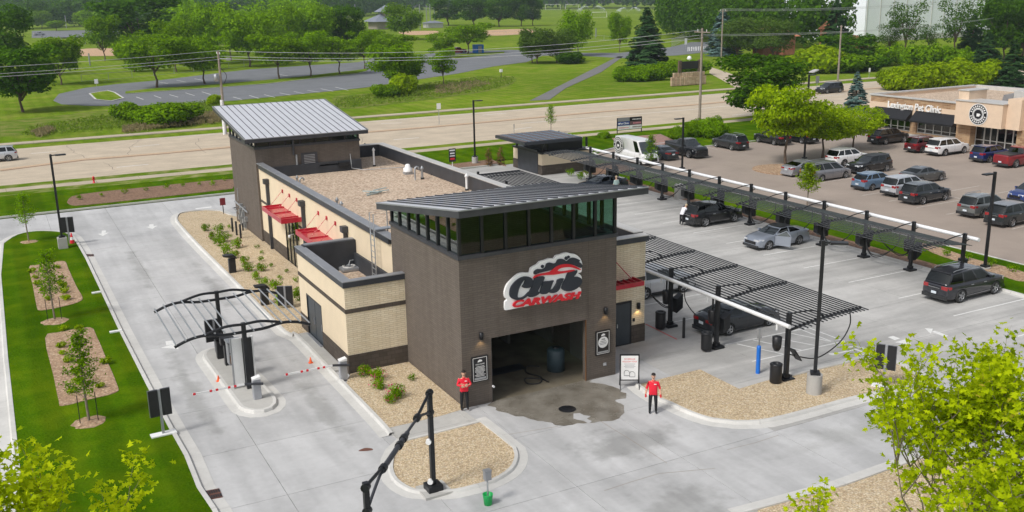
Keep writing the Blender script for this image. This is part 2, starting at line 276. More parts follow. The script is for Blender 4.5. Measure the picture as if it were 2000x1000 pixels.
# ------------------------------------------------------------------ mesh builder and object helpers
class MB:
    def __init__(s): s.v = []; s.f = []; s.mi = []; s.sm = []
    def add(s, vs, fs, m=0, smooth=False):
        o = len(s.v); s.v += [tuple(p) for p in vs]
        for f in fs: s.f.append(tuple(i + o for i in f)); s.mi.append(m); s.sm.append(smooth)
        return s
    def box(s, x0, x1, y0, y1, z0, z1, m=0):
        v = [(x0, y0, z0), (x1, y0, z0), (x1, y1, z0), (x0, y1, z0), (x0, y0, z1), (x1, y0, z1), (x1, y1, z1), (x0, y1, z1)]
        return s.add(v, [(3, 2, 1, 0), (4, 5, 6, 7), (0, 1, 5, 4), (1, 2, 6, 5), (2, 3, 7, 6), (3, 0, 4, 7)], m)
    def bbox(s, x0, x1, y0, y1, z0, z1, b=0.02, m=0):
        """box with chamfered edges on all sides"""
        bm = bmesh.new(); bmesh.ops.create_cube(bm, size=1)
        for v in bm.verts: v.co = Vector(((x0 + x1) / 2 + v.co.x * (x1 - x0), (y0 + y1) / 2 + v.co.y * (y1 - y0), (z0 + z1) / 2 + v.co.z * (z1 - z0)))
        bmesh.ops.bevel(bm, geom=bm.edges[:], offset=b, segments=2, affect='EDGES', profile=0.6)
        bm.verts.index_update(); s.add([v.co[:] for v in bm.verts], [[v.index for v in f.verts] for f in bm.faces], m); bm.free(); return s
    def obox(s, c, ax, ay, az, m=0):
        """box from centre and three half-axis vectors"""
        c, ax, ay, az = map(Vector, (c, ax, ay, az)); v = []
        for k in (-1, 1):
            for i, j in ((-1, -1), (1, -1), (1, 1), (-1, 1)): v.append(c + ax * i + ay * j + az * k)
        return s.add(v, [(3, 2, 1, 0), (4, 5, 6, 7), (0, 1, 5, 4), (1, 2, 6, 5), (2, 3, 7, 6), (3, 0, 4, 7)], m)
    def beam(s, p0, p1, w, h, m=0):
        p0, p1 = Vector(p0), Vector(p1); d = p1 - p0; L = d.length; d.normalize()
        u = Vector((0, 0, 1)) if abs(d.z) < 0.95 else Vector((1, 0, 0)); a = d.cross(u).normalized(); b = a.cross(d)
        return s.obox((p0 + p1) / 2, d * L / 2, a * w / 2, b * h / 2, m)
    def tube(s, path, r, n=8, m=0, cap=True, smooth=True):
        P = [Vector(p) for p in path]; N = len(P); rs = r if isinstance(r, (list, tuple)) else [r] * N
        up = None; vs = []
        for i in range(N):
            d = (P[min(i + 1, N - 1)] - P[max(i - 1, 0)]).normalized()
            if up is None: up = Vector((0, 0, 1)) if abs(d.z) < 0.9 else Vector((1, 0, 0))
            a = d.cross(up)
            if a.length < 1e-4: a = d.cross(Vector((0, 1, 0)))
            a.normalize(); b = a.cross(d).normalized(); up = b
            for k in range(n):
                t = 2 * PI * k / n; vs.append(P[i] + (a * math.cos(t) + b * math.sin(t)) * rs[i])
        fs = [(i * n + k, i * n + (k + 1) % n, (i + 1) * n + (k + 1) % n, (i + 1) * n + k) for i in range(N - 1) for k in range(n)]
        s.add(vs, fs, m, smooth)
        if cap: s.add(vs[:n], [tuple(range(n))], m); s.add(vs[-n:], [tuple(range(n - 1, -1, -1))], m)
        return s
    def cyl(s, c, r, z0, z1, n=16, m=0, r2=None): return s.tube([(c[0], c[1], z0), (c[0], c[1], z1)], [r, r if r2 is None else r2], n, m)
    def lathe(s, c, prof, n=20, m=0):
        vs = [(c[0] + r * math.cos(2 * PI * k / n), c[1] + r * math.sin(2 * PI * k / n), c[2] + z) for r, z in prof for k in range(n)]
        fs = [(i * n + k, i * n + (k + 1) % n, (i + 1) * n + (k + 1) % n, (i + 1) * n + k) for i in range(len(prof) - 1) for k in range(n)]
        return s.add(vs, fs, m, True)
    def prism(s, poly, z0, z1, m=0, bottom=False):
        n = len(poly); a = sum(poly[i][0] * poly[(i + 1) % n][1] - poly[(i + 1) % n][0] * poly[i][1] for i in range(n))
        if a < 0: poly = poly[::-1]
        vs = [(p[0], p[1], z0) for p in poly] + [(p[0], p[1], z1) for p in poly]
        fs = [tuple(range(n, 2 * n))] + [(i, (i + 1) % n, n + (i + 1) % n, n + i) for i in range(n)]
        if bottom: fs.append(tuple(range(n - 1, -1, -1)))
        return s.add(vs, fs, m)
    def sheet(s, poly, z, m=0):
        n = len(poly); a = sum(poly[i][0] * poly[(i + 1) % n][1] - poly[(i + 1) % n][0] * poly[i][1] for i in range(n))
        if a < 0: poly = poly[::-1]
        return s.add([(p[0], p[1], z) for p in poly], [tuple(range(n))], m)
    def quad(s, a, b, c, d, m=0): return s.add([a, b, c, d], [(0, 1, 2, 3)], m)
    def mesh(s, name, mats):
        me = bpy.data.meshes.new(name); me.from_pydata(s.v, [], s.f)
        for m in (mats if isinstance(mats, (list, tuple)) else [mats]): me.materials.append(MT[m] if isinstance(m, str) else m)
        me.polygons.foreach_set('material_index', s.mi); me.polygons.foreach_set('use_smooth', s.sm); me.update(); return me
    def build(s, name, mats, parent=None, world=False, loc=None, rotz=None):
        if world and parent is not None:
            o = parent.location; s.v = [(v[0] - o.x, v[1] - o.y, v[2] - o.z) for v in s.v]
        ob = bpy.data.objects.new(name, s.mesh(name, mats)); COL.objects.link(ob)
        if parent is not None: ob.parent = parent
        if loc: ob.location = loc
        if rotz is not None: ob.rotation_euler = (0, 0, rotz)
        return ob
def tag(o, label=None, cat=None, group=None, kind=None):
    if label: o['label'] = label
    if cat: o['category'] = cat
    if group: o['group'] = group
    if kind: o['kind'] = kind
    return o
def thing(name, label, cat, loc=(0, 0, 0), rotz=0, group=None):
    o = bpy.data.objects.new(name, None); COL.objects.link(o); o.empty_display_size = 0.3
    o.location = loc; o.rotation_euler = (0, 0, rotz); return tag(o, label, cat, group)
def structure(name, mb, mats, label=None): return tag(mb.build(name, mats), label, None, None, 'structure')
def inst(me, name, parent=None, loc=(0, 0, 0), rot=(0, 0, 0), scale=(1, 1, 1)):
    o = bpy.data.objects.new(name, me); COL.objects.link(o); o.parent = parent; o.location = loc; o.rotation_euler = rot; o.scale = scale; return o
def copy_tree(root, loc, rotz=0, label=None, scale=None):
    def cp(o, par):
        c = o.copy(); COL.objects.link(c); c.parent = par
        for ch in KIDS.get(o.name, []) or [x for x in o.children]: cp(ch, c)
        return c
    r = cp(root, None); r.location = loc; r.rotation_euler = (0, 0, rotz)
    if scale: r.scale = scale
    if label: r['label'] = label
    return r
KIDS = {}
def rough_edge(poly, step=.25, amp=.12, seed=1):
    q = random.Random(seed); P = dense(poly, step); return [(x + q.gauss(0, amp), y + q.gauss(0, amp)) for x, y in P]
def smooth(pts, n=4, closed=True):
    P = [Vector(p) for p in pts]; N = len(P); out = []
    for i in range(N if closed else N - 1):
        p0, p1, p2, p3 = (P[(i - 1) % N] if closed or i > 0 else P[0]), P[i], P[(i + 1) % N], (P[(i + 2) % N] if closed or i + 2 < N else P[-1])
        for k in range(n):
            t = k / n; out.append(tuple(0.5 * ((2 * p1) + (p2 - p0) * t + (2 * p0 - 5 * p1 + 4 * p2 - p3) * t * t + (3 * p1 - p0 - 3 * p2 + p3) * t ** 3)))
    if not closed: out.append(tuple(P[-1]))
    return out
def offset(poly, d, closed=True):
    """polyline moved sideways by d (positive: to the left of its direction)"""
    P = [Vector(p[:2]) for p in poly]; N = len(P); out = []
    for i in range(N):
        a = P[(i - 1) % N] if closed or i > 0 else P[i]; b = P[(i + 1) % N] if closed or i < N - 1 else P[i]
        t1 = (P[i] - a).normalized() if (P[i] - a).length > 1e-6 else (b - P[i]).normalized()
        t2 = (b - P[i]).normalized() if (b - P[i]).length > 1e-6 else t1
        n1 = Vector((-t1.y, t1.x)); n2 = Vector((-t2.y, t2.x)); n = (n1 + n2)
        if n.length < 1e-3: n = n1
        n.normalize(); k = max(0.5, n.dot(n1)); out.append((P[i].x + n.x * d / k, P[i].y + n.y * d / k))
    return out
def resample(poly, step, closed=True):
    P = [Vector(p) for p in poly] + ([Vector(poly[0])] if closed else []); out = [[tuple(P[0])]]; acc = 0
    for a, b in zip(P, P[1:]):
        L = (b - a).length; t = 0
        while L - t > step - acc:
            t += step - acc; acc = 0; q = tuple(a.lerp(b, t / L)); out[-1].append(q); out.append([q])
        acc += L - t; out[-1].append(tuple(b))
    return [c for c in out if len(c) > 1]
TEXT = {}
def text_obj(name, s, size, mat, parent, loc, rot, extrude=0.01, bold=0.0, shear=0.0, align='CENTER', width=None):
    cu = bpy.data.curves.new(name, 'FONT'); cu.body = s; cu.size = size; cu.extrude = extrude; cu.offset = bold; cu.shear = shear; cu.align_x = align; cu.align_y = 'CENTER'; cu.resolution_u = 3
    o = bpy.data.objects.new(name, cu); COL.objects.link(o); dg = bpy.context.evaluated_depsgraph_get()
    me = bpy.data.meshes.new_from_object(o.evaluated_get(dg)); bpy.data.objects.remove(o)
    if width:
        xs = [v.co.x for v in me.vertices]; k = width / (max(xs) - min(xs))
        for v in me.vertices: v.co.x *= k
    me.materials.clear(); me.materials.append(MT[mat]); ob = bpy.data.objects.new(name, me); COL.objects.link(ob)
    ob.parent = parent; ob.location = loc; ob.rotation_euler = rot; return ob
ORD = ['first', 'second', 'third', 'fourth', 'fifth', 'sixth', 'seventh', 'eighth', 'ninth', 'tenth', 'eleventh', 'twelfth', 'thirteenth', 'fourteenth', 'fifteenth', 'sixteenth', 'seventeenth', 'eighteenth', 'nineteenth', 'twentieth', 'twenty-first', 'twenty-second']
FRONT = (PI / 2, 0, 0)          # text standing up, read from -Y
LEFT = (PI / 2, 0, -PI / 2)     # text standing up, read from -X
# ------------------------------------------------------------------ the setting: terrain, roads, drives, kerbs
def big_terrain():
    mb = MB(); xs = list(range(-400, 1301, 100)); ys = list(range(-150, 1351, 100))
    vs = [(x, y, -0.08) for y in ys for x in xs]; n = len(xs)
    mb.add(vs, [(j * n + i, j * n + i + 1, (j + 1) * n + i + 1, (j + 1) * n + i) for j in range(len(ys) - 1) for i in range(n - 1)]); return mb
structure('ground', big_terrain(), 'park_grass')
DRIVE = [(-30, -26), (34.2, -26), (34.2, 46.5), (36.5, 47.5), (36.5, 54.6), (-30, 54.0)]
structure('drive_base', MB().sheet(DRIVE, -0.03), 'joint_dark')
def clip(poly, x0, x1, y0, y1):
    for ax, lim, sg in ((0, x0, 1), (0, x1, -1), (1, y0, 1), (1, y1, -1)):
        out = []; n = len(poly)
        for i in range(n):
            a, b = poly[i], poly[(i + 1) % n]; da, db = (a[ax] - lim) * sg, (b[ax] - lim) * sg
            if da >= 0: out.append(a)
            if (da >= 0) != (db >= 0): t = da / (da - db); out.append((a[0] + (b[0] - a[0]) * t, a[1] + (b[1] - a[1]) * t))
        poly = out
        if len(poly) < 3: return []
    return poly
def slabs(root, poly, sx, sy, ox, oy, mat, z0, z1, gap=0.018, skip=None):
    xs = [p[0] for p in poly]; ys = [p[1] for p in poly]; cache = {}
    x = ox + sx * math.floor((min(xs) - ox) / sx)
    while x < max(xs):
        y = oy + sy * math.floor((min(ys) - oy) / sy)
        while y < max(ys):
            m_ = mat(x + sx / 2, y + sy / 2) if callable(mat) else mat
            c = clip(poly, x + gap / 2, x + sx - gap / 2, y + gap / 2, y + sy - gap / 2)
            if len(c) > 2 and not (skip and skip(x, y, x + sx, y + sy)):
                cx, cy = x + sx / 2, y + sy / 2; loc = [(px - cx, py - cy) for px, py in c]
                key = (m_, tuple((round(a, 3), round(b, 3)) for a, b in loc))
                if key not in cache: cache[key] = MB().prism(loc, z0, z1).mesh('slab', m_)
                inst(cache[key], 'slab', root, (cx, cy, 0))
            y += sy
        x += sx
drive = thing('concrete_drive', None, None); drive['kind'] = 'structure'
slabs(drive, DRIVE, 4.65, 4.65, 0.6, -3.7, lambda x, y: 'lot_concrete' if x > 12 and y > -8 else 'drive_concrete', -0.028, 0.0,
      skip=lambda a, b, c, d: (a > 0.5 and c < 11 and b > 3 and d < 34) or (d < -20 and c > 0))

def kerb(path, closed=True, side=1, gutter=0.42, top=0.17, h=0.13, step=3.1, name='kerb'):
    """kerb and gutter swept along the planting edge; side=1: the planting lies to the left of the path"""
    root = thing(name, None, None); root['kind'] = 'structure'
    prof = [(0.0, -0.02), (0.0, h), (top * 0.85, h), (top, h - 0.03), (top + 0.035, 0.022), (top + gutter, 0.008), (top + gutter, -0.02)]
    rails = [offset(path, -side * d, closed) for d, z in prof]
    n = len(path); idx = list(range(n)) + ([0] if closed else [])
    seg = [0.0]
    for a, b in zip(idx, idx[1:]): seg.append(seg[-1] + (Vector(path[a][:2]) - Vector(path[b][:2])).length)
    i = 0
    while i < len(idx) - 1:
        j = i + 1
        while j < len(idx) - 1 and seg[j] - seg[i] < step: j += 1
        mb = MB(); vs = []
        for q, k in enumerate(range(i, j + 1)):
            for r, (d, z) in zip(rails, prof):
                p = Vector((r[idx[k]][0], r[idx[k]][1]))
                if k == j and j > i:
                    pp = Vector((r[idx[k - 1]][0], r[idx[k - 1]][1])); L = (p - pp).length
                    if L > 0.05: p = p.lerp(pp, 0.012 / L)
                vs.append((p.x, p.y, z))
        m = len(prof); fs = []
        for q in range(j - i):
            for r in range(m - 1):
                f = (q * m + r, q * m + r + 1, (q + 1) * m + r + 1, (q + 1) * m + r); fs.append(f if side > 0 else f[::-1])
        mb.add(vs, fs); mb.build('kerb_segment', 'kerb_concrete', root); i = j
    return root
def dense(path, step=1.0, closed=True):
    out = []; P = list(path) + ([path[0]] if closed else [])
    for a, b in zip(P, P[1:]):
        L = math.dist(a, b); k = max(1, int(L / step))
        for i in range(k): out.append((a[0] + (b[0] - a[0]) * i / k, a[1] + (b[1] - a[1]) * i / k))
    if not closed: out.append(P[-1])
    return out
def area(p): return sum(p[i][0] * p[(i + 1) % len(p)][1] - p[(i + 1) % len(p)][0] * p[i][1] for i in range(len(p)))
def ccw(p): return p if area(p) > 0 else p[::-1]
def bed(name, poly, mat, z=0.09, z0=-0.06): return structure(name, MB().prism(poly, z0, z), mat)
# left lawn island
LI = smooth([(-16.72,44.12),(-15.72,46.67),(-14.37,47.20),(-12.99,46.13),(-12.24,44.48),(-12.01,41.17),(-11.87,35.71)], 3, False)
LI = LI + [(-11.82,28.66),(-11.76,18.43),(-11.61,8.68),(-11.52,4.24),(-11.42,1.18),(-11.49,-1.75),(-11.35,-3.59)] + [(-11.1, -26), (-17.1, -26), (-17.1, 5), (-17.15, 17), (-17.1, 34.5)]
LI = ccw(dense(LI, 2.0)); bed('lawn', LI, 'lawn_grass', 0.11); kerb(LI, True, 1, gutter=0.45, top=0.2)
bed('mulch_bed', smooth([(-15.40,35.50),(-14.93,35.90),(-13.78,36.11),(-13.18,35.90),(-13.12,33.74),(-13.03,29.06),(-12.91,26.32),(-13.08,25.40),(-13.79,24.86),(-14.84,24.60),(-15.34,24.73),(-15.43,25.63),(-15.41,30.20)], 3), 'wood_mulch', 0.135)
bed('mulch_bed', smooth([(-15.33,19.23),(-14.63,19.81),(-13.11,19.86),(-12.92,18.12),(-12.85,13.83),(-12.81,10.36),(-12.96,9.33),(-14.11,9.07),(-15.22,8.90),(-15.32,9.68),(-15.32,13.11)], 3), 'wood_mulch', 0.135)
def ring(cx, cy, r, seed=1, n=18, j=0.12):
    q = random.Random(seed); return [(cx + r * (1 + q.uniform(-j, j)) * math.cos(2 * PI * i / n), cy + r * (1 + q.uniform(-j, j)) * math.sin(2 * PI * i / n)) for i in range(n)]
for i, (c, r) in enumerate((((-14.68,22.06), 0.72), ((-14.35,6.47), 0.72), ((-15.07,43.63), 0.62))):
    structure('mulch_ring', MB().add([(x, y, 0.105) for x, y in ring(*c, r, i)] + [(c[0], c[1], 0.2)], [(k, (k + 1) % 18, 18) for k in range(18)]), 'wood_mulch')
# planting west of the building
GB = [(-3.93,13.75),(-4.03,21.29),(-4.12,28.36),(-4.23,36.85),(-4.21,43.65),(-4.02,46.13),(-3.52,47.85),(-2.67,48.24),(-1.41,48.03),(-0.43,47.05),(-0.01,44.92)] + [(0.5, 43.5), (0.5, 34.5), (0.15, 34.4), (0.14, 14.1), (-2.97, 14.0), (-2.97, 13.1), (-3.55, 13.1)]
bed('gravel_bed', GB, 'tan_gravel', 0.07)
kp = smooth([(-3.60,-0.97), (-3.55, 0.6), (-3.55, 6), (-3.55, 13), (-3.93,13.75), (-4.03,21.29), (-4.12,28.36), (-4.23,36.85), (-4.21,43.65), (-4.02,46.13), (-3.52,47.85), (-2.67,48.24), (-1.41,48.03), (-0.43,47.05), (-0.01,44.92), (1.8, 44.6)], 3, False)
kerb(kp, False, -1, gutter=0.4)
bed('gravel_bed', [(-2.98,6.19),(0.11,6.54)] + [(0.0, 6.3), (0.0, 0.05)] + [(-0.14,-0.17),(-1.22,-0.33),(-3.72,-0.34),(-3.70,2.99)] + [(-3.5, 5.2)], 'tan_gravel', 0.07)
structure('door_pad', MB().prism([(-3.5, 6.9), (-2.98, 6.9), (-2.98, 13.0), (-3.5, 13.0)], -0.02, 0.10), 'walk_concrete')
WALK = [(-3.72,-0.34),(-0.14,-0.17),(-0.09,-1.76),(-3.52,-1.99)]
wr = thing('walkway', None, None); wr['kind'] = 'structure'
slabs(wr, ccw(WALK), 1.6, 3.0, -3.6, -4.4, 'walk_concrete', -0.01, 0.06, 0.015)
TD = smooth([(-0.02,-4.54),(-0.32,-5.27),(-0.96,-6.02),(-1.90,-6.45),(-2.80,-6.51),(-3.58,-6.41),(-4.33,-5.98),(-4.69,-5.60),(-4.87,-4.74),(-4.72,-3.85),(-4.33,-2.96)], 3, False) + [(-3.94,-2.38),(-3.41,-1.90),(-0.07,-1.77),(-0.03,-3.20)]
TD = ccw(TD); bed('gravel_bed', TD, 'tan_gravel', 0.07); kerb(ccw(TD), True, 1, gutter=0.36, top=0.16, h=0.11)
# gravel island by the exit
RI = [(7.95,-1.68),(11.44,-1.63),(11.46,-4.36),(13.58,-4.21),(14.48,-4.45),(16.48,-4.45)] + smooth([(18.03,-4.53),(18.61,-4.48),(19.32,-4.82),(19.72,-5.45),(19.64,-6.47),(19.22,-7.24),(18.61,-7.59),(17.68,-7.73),(14.88,-7.55),(12.52,-7.55),(10.34,-7.47)], 3, False) + smooth([(9.31,-7.10),(8.83,-6.71),(8.34,-6.13),(8.06,-5.13),(7.95,-4.13),(7.81,-3.35),(7.82,-2.49)], 3, False)
bed('gravel_bed', ccw(RI), 'tan_gravel', 0.07)
kr = [(14.48,-4.45),(16.48,-4.45)] + smooth([(18.03,-4.53),(18.61,-4.48),(19.32,-4.82),(19.72,-5.45),(19.64,-6.47),(19.22,-7.24),(18.61,-7.59),(17.68,-7.73),(14.88,-7.55),(12.52,-7.55),(10.34,-7.47),(9.31,-7.10),(8.83,-6.71),(8.34,-6.13),(8.06,-5.13),(7.95,-4.13),(7.81,-3.35),(7.82,-2.49),(7.95,-1.68)], 3, False)
kerb(kr, False, -1, gutter=0.42)
# bed at the lower right edge
BR = [(4.99,-12.92),(5.43,-12.94),(8.85,-13.14),(11.20,-13.06),(13.67,-13.04)] + [(20.5, -26), (0, -26)]
bed('gravel_bed', ccw(BR), 'tan_gravel', 0.07); kerb(dense([(4.17,-12.84),(5.43,-12.94),(8.85,-13.14),(11.20,-13.06),(13.67,-13.04)], 1.5, False), False, -1)
# strip between the two lots
bed('lawn', [(34.35, -26), (39.95, -26), (39.95, 46), (34.35, 46)], 'lawn_grass', 0.09)
bed('mulch_bed', [(34.4, 2.5), (35.4, 2.2), (35.6, 12), (35.5, 24), (35.7, 34), (35.8, 46), (34.4, 46)], 'brown_mulch', 0.115)
bed('mulch_bed', smooth([(39.05,9.62),(39.35,8.42),(38.59,4.96),(38.66,2.60),(38.44,0.69),(37.83,-0.74),(36.57,0.03),(36.71,1.23),(37.23,4.77),(37.69,7.21)], 2), 'wood_mulch', 0.115)
bed('mulch_bed', [(35.8, 44), (39.8, 44), (39.8, 49), (35.8, 49)], 'brown_mulch', 0.118)
kerb(dense([(34.4, -26), (34.4, 45.5)], 3, False), False, -1, gutter=0.3, top=0.16)
kerb(dense([(39.95, -26), (39.95, 46)], 3, False), False, 1, gutter=0.3, top=0.14)
# lawns and mulch along the street
bed('lawn', [(-30, 54.9), (24, 55.0), (25, 57.6), (30.5, 57.8), (36.5, 56), (36.8, 47), (39.95, 46), (40.5, 54), (46, 58), (54, 57.3), (54, 52.8), (77.5, 51), (77, 66.8), (-30, 66.4)], 'lawn_grass', 0.07)
bed('verge', [(-60, 64.8), (24, 65.0), (24, 71), (-60, 71)], 'verge_grass', 0.075)
bed('verge', [(24, 66.8), (110, 67.0), (110, 71), (24, 71)], 'park_grass', 0.076)
bed('mulch_bed', smooth([(-11.24,59.30),(-9.88,61.72),(-3.53,61.99),(3.20,61.99),(3.73,60.34),(2.88,57.17),(2.03,56.54),(-4.39,56.20),(-9.95,56.12),(-11.21,56.93)], 3), 'brown_mulch', 0.10)
bed('mulch_bed', [(23.6, 54.8), (24.4, 57.6), (30.5, 57.9), (30.0, 53.6), (29.8, 54.8)], 'brown_mulch', 0.10)
kerb(dense([(-30, 54.6), (23, 54.6), (26, 54.7), (29.7, 54.6)], 3, False), False, -1, gutter=0.45)
kerb(dense([(-17.6, -26), (-30, -26)], 3, False), False, 1) if False else None
# pavements and main road
sw = thing('pavement', None, None); sw['kind'] = 'structure'
slabs(sw, [(-60, 67.1), (112, 67.1), (112, 68.9), (-60, 68.9)], 4.0, 3.0, 0, 66.5, 'tan_walk', -0.06, 0.09, 0.03)
sw = thing('pavement', None, None); sw['kind'] = 'structure'
slabs(sw, [(-60, 102.9), (150, 102.9), (150, 104.9), (-60, 104.9)], 6.0, 3.0, 0, 102.5, 'tan_walk', -0.07, 0.03, 0.03)
structure('road', MB().prism([(-80, 71.0), (400, 71.0), (400, 98.6), (-80, 98.6)], -0.08, 0.0), 'road_concrete')
structure('side_road', MB().prism([(74, 56), (92, 56), (97, 71.2), (72, 71.2)], -0.08, 0.004), 'road_concrete')
structure('side_road', MB().prism([(132.07,147.26),(123.92,130.84),(113.79,111.97),(103.46,104.25),(109.96,115.18),(121.57,134.74)], -0.08, 0.0), 'road_concrete')
def ribbon(path, w, z, mb=None):
    mb = mb or MB(); a = offset(path, w / 2, False); b = offset(path, -w / 2, False)
    for i in range(len(path) - 1): mb.quad((*b[i], z), (*b[i + 1], z), (*a[i + 1], z), (*a[i], z))
    return mb
MED = [(-16.27,81.28),(-7.76,83.90),(0.52,83.52),(8.15,83.91),(26.08,86.95),(35.85,86.73),(48.37,87.09),(63.77,87.79),(79.60,86.87)] + [(120, 88.5), (180, 89)]
structure('median_strip', ribbon(MED, 0.55, 0.008), plain('median_brown', (0.30, 0.19, 0.12), 0.9, 0, 0.2, 3) and 'median_brown')
structure('median_strip', ribbon([(x, y + 0.9) for x, y in MED], 0.9, 0.006), plain('median_tan', (0.52, 0.38, 0.25), 0.9, 0, 0.12, 3) and 'median_tan')
def line(p, w=0.11, z=0.005, mat='line_paint', name='road_marking'):
    return structure(name, ribbon(p, w, z), mat)
for a, b in zip([(-5.18,76.49),(-1.46,91.57),(27.36,78.69),(31.72,94.72),(47.64,95.08),(44.01,78.34),(76.53,73.59),(-12.78,93.11)], [(-1.89,76.63),(1.62,91.98),(30.65,78.54),(34.44,93.77),(51.74,95.19),(47.05,78.97),(80.01,73.27),(-10.01,93.08)]): line([a, b], 0.22, 0.009, 'line_paint')
line([(2.5, 97.6), (200, 97.6)], 0.18, 0.009); line([(47.79,83.35),(61.02,82.86),(76.23,82.51)] + [(110, 85.0)], 0.2, 0.012)
def crack(p, seed, w=.08, z=.007, j=.25):
    q = random.Random(seed); P = dense(p, 1.2, False); P = [(x + q.uniform(-j, j), y + q.uniform(-j, j)) for x, y in P]
    structure('road_crack', ribbon(P, w, z), plain('crack', (0.30, 0.25, 0.20), 0.95) and 'crack')
for i, p in enumerate(([(-8.63,98.09),(-8.21,90.90),(-7.28,84.43)], [(-5.90,80.56),(-5.40,74.37)], [(0.29,98.30),(-2.01,91.45),(-2.79,85.33)], [(6.99,94.71),(5.26,87.90),(5.10,81.74)], [(25.41,86.24),(23.17,77.96)])): crack(p, i)
for i, p in enumerate(([(-11.61,38.65),(-6.33,39.45),(-4.20,39.81),(-3.63,40.23)], [(-0.80,0.66),(0.30,-3.23),(2.62,-3.56)], [(4.87,-2.34),(4.43,-3.44),(4.43,-8.45)], [(7.12,-8.76),(9.76,-8.71)], [(1.25,-9.13),(3.78,-9.02),(5.83,-9.73)])): crack(p, 20 + i, .022, .004, .06)
# paint on the concrete
def paint_lines(segs, w=0.1, z=0.004, mat='line_paint'):
    for a, b in segs: line([a, b], w, z, mat)
for y in (31.4, 27.7, 24.0, 20.25, 16.55, 12.75, 9.0, 5.25, 1.5, -2.2, -6.0): line([(28.1, y), (33.9, y)], 0.1, 0.004)
paint_lines(list(zip([(14.81,7.93),(13.63,4.69),(14.71,0.52),(20.11,0.33),(20.16,-2.12),(15.30,0.32),(16.38,0.35),(17.46,0.24),(18.66,0.26),(19.57,0.18)], [(19.31,7.96),(17.21,4.66),(20.11,0.33),(20.16,-2.12),(14.32,-1.94),(16.28,-1.98),(17.41,-1.99),(18.52,-1.97),(19.55,-1.81),(19.58,-1.78)])), 0.1, 0.004)
line([(13.17,5.17),(13.13,2.37)], 0.09, 0.004, 'red_line')
paint_lines(list(zip([(48.38,17.59),(56.33,20.73),(48.31,14.72),(58.55,17.94),(48.49,20.49),(54.38,19.09),(48.13,8.94),(49.69,29.50),(48.91,32.35),(48.55,23.40),(58.78,29.66),(54.94,52.38),(74.23,48.80)], [(53.71,17.75),(60.26,20.95),(49.70,14.70),(60.17,18.05),(49.90,20.57),(54.16,17.96),(50.31,9.10),(54.31,29.71),(50.20,32.44),(50.89,23.47),(60.24,29.69),(54.59,49.88),(77.16,49.41)])), 0.11, 0.012, 'worn_paint')
def decal(poly, z=0.004, mat='line_paint', name='road_marking'): return structure(name, MB().sheet(poly, z), mat)
for poly in ([(-10.28,44.03),(-9.45,44.10),(-10.02,43.09)], [(-9.88,45.07),(-9.59,44.99),(-9.73,44.08),(-10.02,44.07)], [(-6.70,44.54),(-5.81,44.56),(-6.36,43.56)], [(-6.36,45.33),(-6.01,45.32),(-6.12,44.55),(-6.43,44.57)],
             [(-1.97,49.73),(-0.58,49.83),(-0.69,49.28),(-1.96,49.35)], [(-10.19,14.82),(-9.36,15.04),(-9.42,14.11)], [(-9.82,15.68),(-9.39,15.65),(-9.42,15.03),(-9.88,14.99)],
             [(22.47,-2.79),(22.84,-2.79),(22.84,-3.24),(22.42,-3.29)], [(22.18,-3.50),(23.09,-3.47),(22.55,-4.19)], [(25.16,-2.79),(25.45,-3.06),(24.72,-3.54)], [(25.02,-3.35),(25.28,-3.33),(25.21,-4.20),(24.92,-4.25)],
             [(16.09,-8.19),(16.52,-8.31),(16.23,-10.07),(15.84,-10.37)], [(14.02,-10.41),(15.46,-10.56),(14.79,-11.02)]): decal(poly)
# wheelchair mark
wc = (19.63,-3.39)
cm = MB(); cc = [(wc[0] + 0.55 * math.cos(t), wc[1] + 0.55 * math.sin(t)) for t in [i * PI / 8 - 2.3 for i in range(13)]]
ribbon(cc, 0.16, 0.005, cm); ribbon([(wc[0] - 1.1, wc[1] + 0.2), (wc[0] + 0.1, wc[1] + 0.15), (wc[0] + 0.15, wc[1] - 0.6), (wc[0] + 0.5, wc[1] - 0.9)], 0.16, 0.0052, cm)
cm.sheet(ring(wc[0] - 1.35, wc[1] + 0.25, 0.17, 3, 10, 0), 0.005); structure('road_marking', cm, 'line_paint')
WETP = [(1.45, .08)] + [(1.20,-0.58),(1.12,-0.78),(1.32,-1.26),(1.49,-1.73),(1.87,-2.07),(2.04,-2.52),(2.32,-2.81),(2.47,-3.13),(2.76,-3.64),(3.50,-3.73),(3.84,-3.98),(4.28,-4.07),(4.85,-4.28),(5.45,-4.03),(5.94,-3.59),(6.10,-3.18),(6.06,-2.78),(6.11,-2.55),(6.50,-2.52),(6.81,-2.30),(6.92,-1.90),(6.97,-1.58),(6.74,-0.76),(6.20,-0.23)] + [(6.15, .08)]
structure('wet_patch', MB().sheet([(x, max(y, -9) if y < -.2 else min(y, .08)) for x, y in rough_edge(smooth(WETP, 2), .3, .05, 4)], 0.0045), 'wet_concrete')
structure('painted_reflection', MB().sheet([(3.80,-2.83),(4.05,-2.92),(4.09,-3.18),(4.29,-3.42),(4.01,-3.55),(4.06,-3.87),(3.81,-4.02),(3.79,-3.66),(3.62,-3.45),(3.53,-3.27)], 0.0075), 'drive_concrete')  # bright reflection on the wet concrete, painted as a pale concrete-coloured sheet
tag(MB().lathe((*(3.82,-2.29), 0), [(0, 0.02), (0.34, 0.02), (0.36, 0.006), (0.38, 0.006)], 24).build('manhole_cover', 'black_metal'), 'round black manhole cover set in the wet concrete before the wash bay', 'manhole cover')
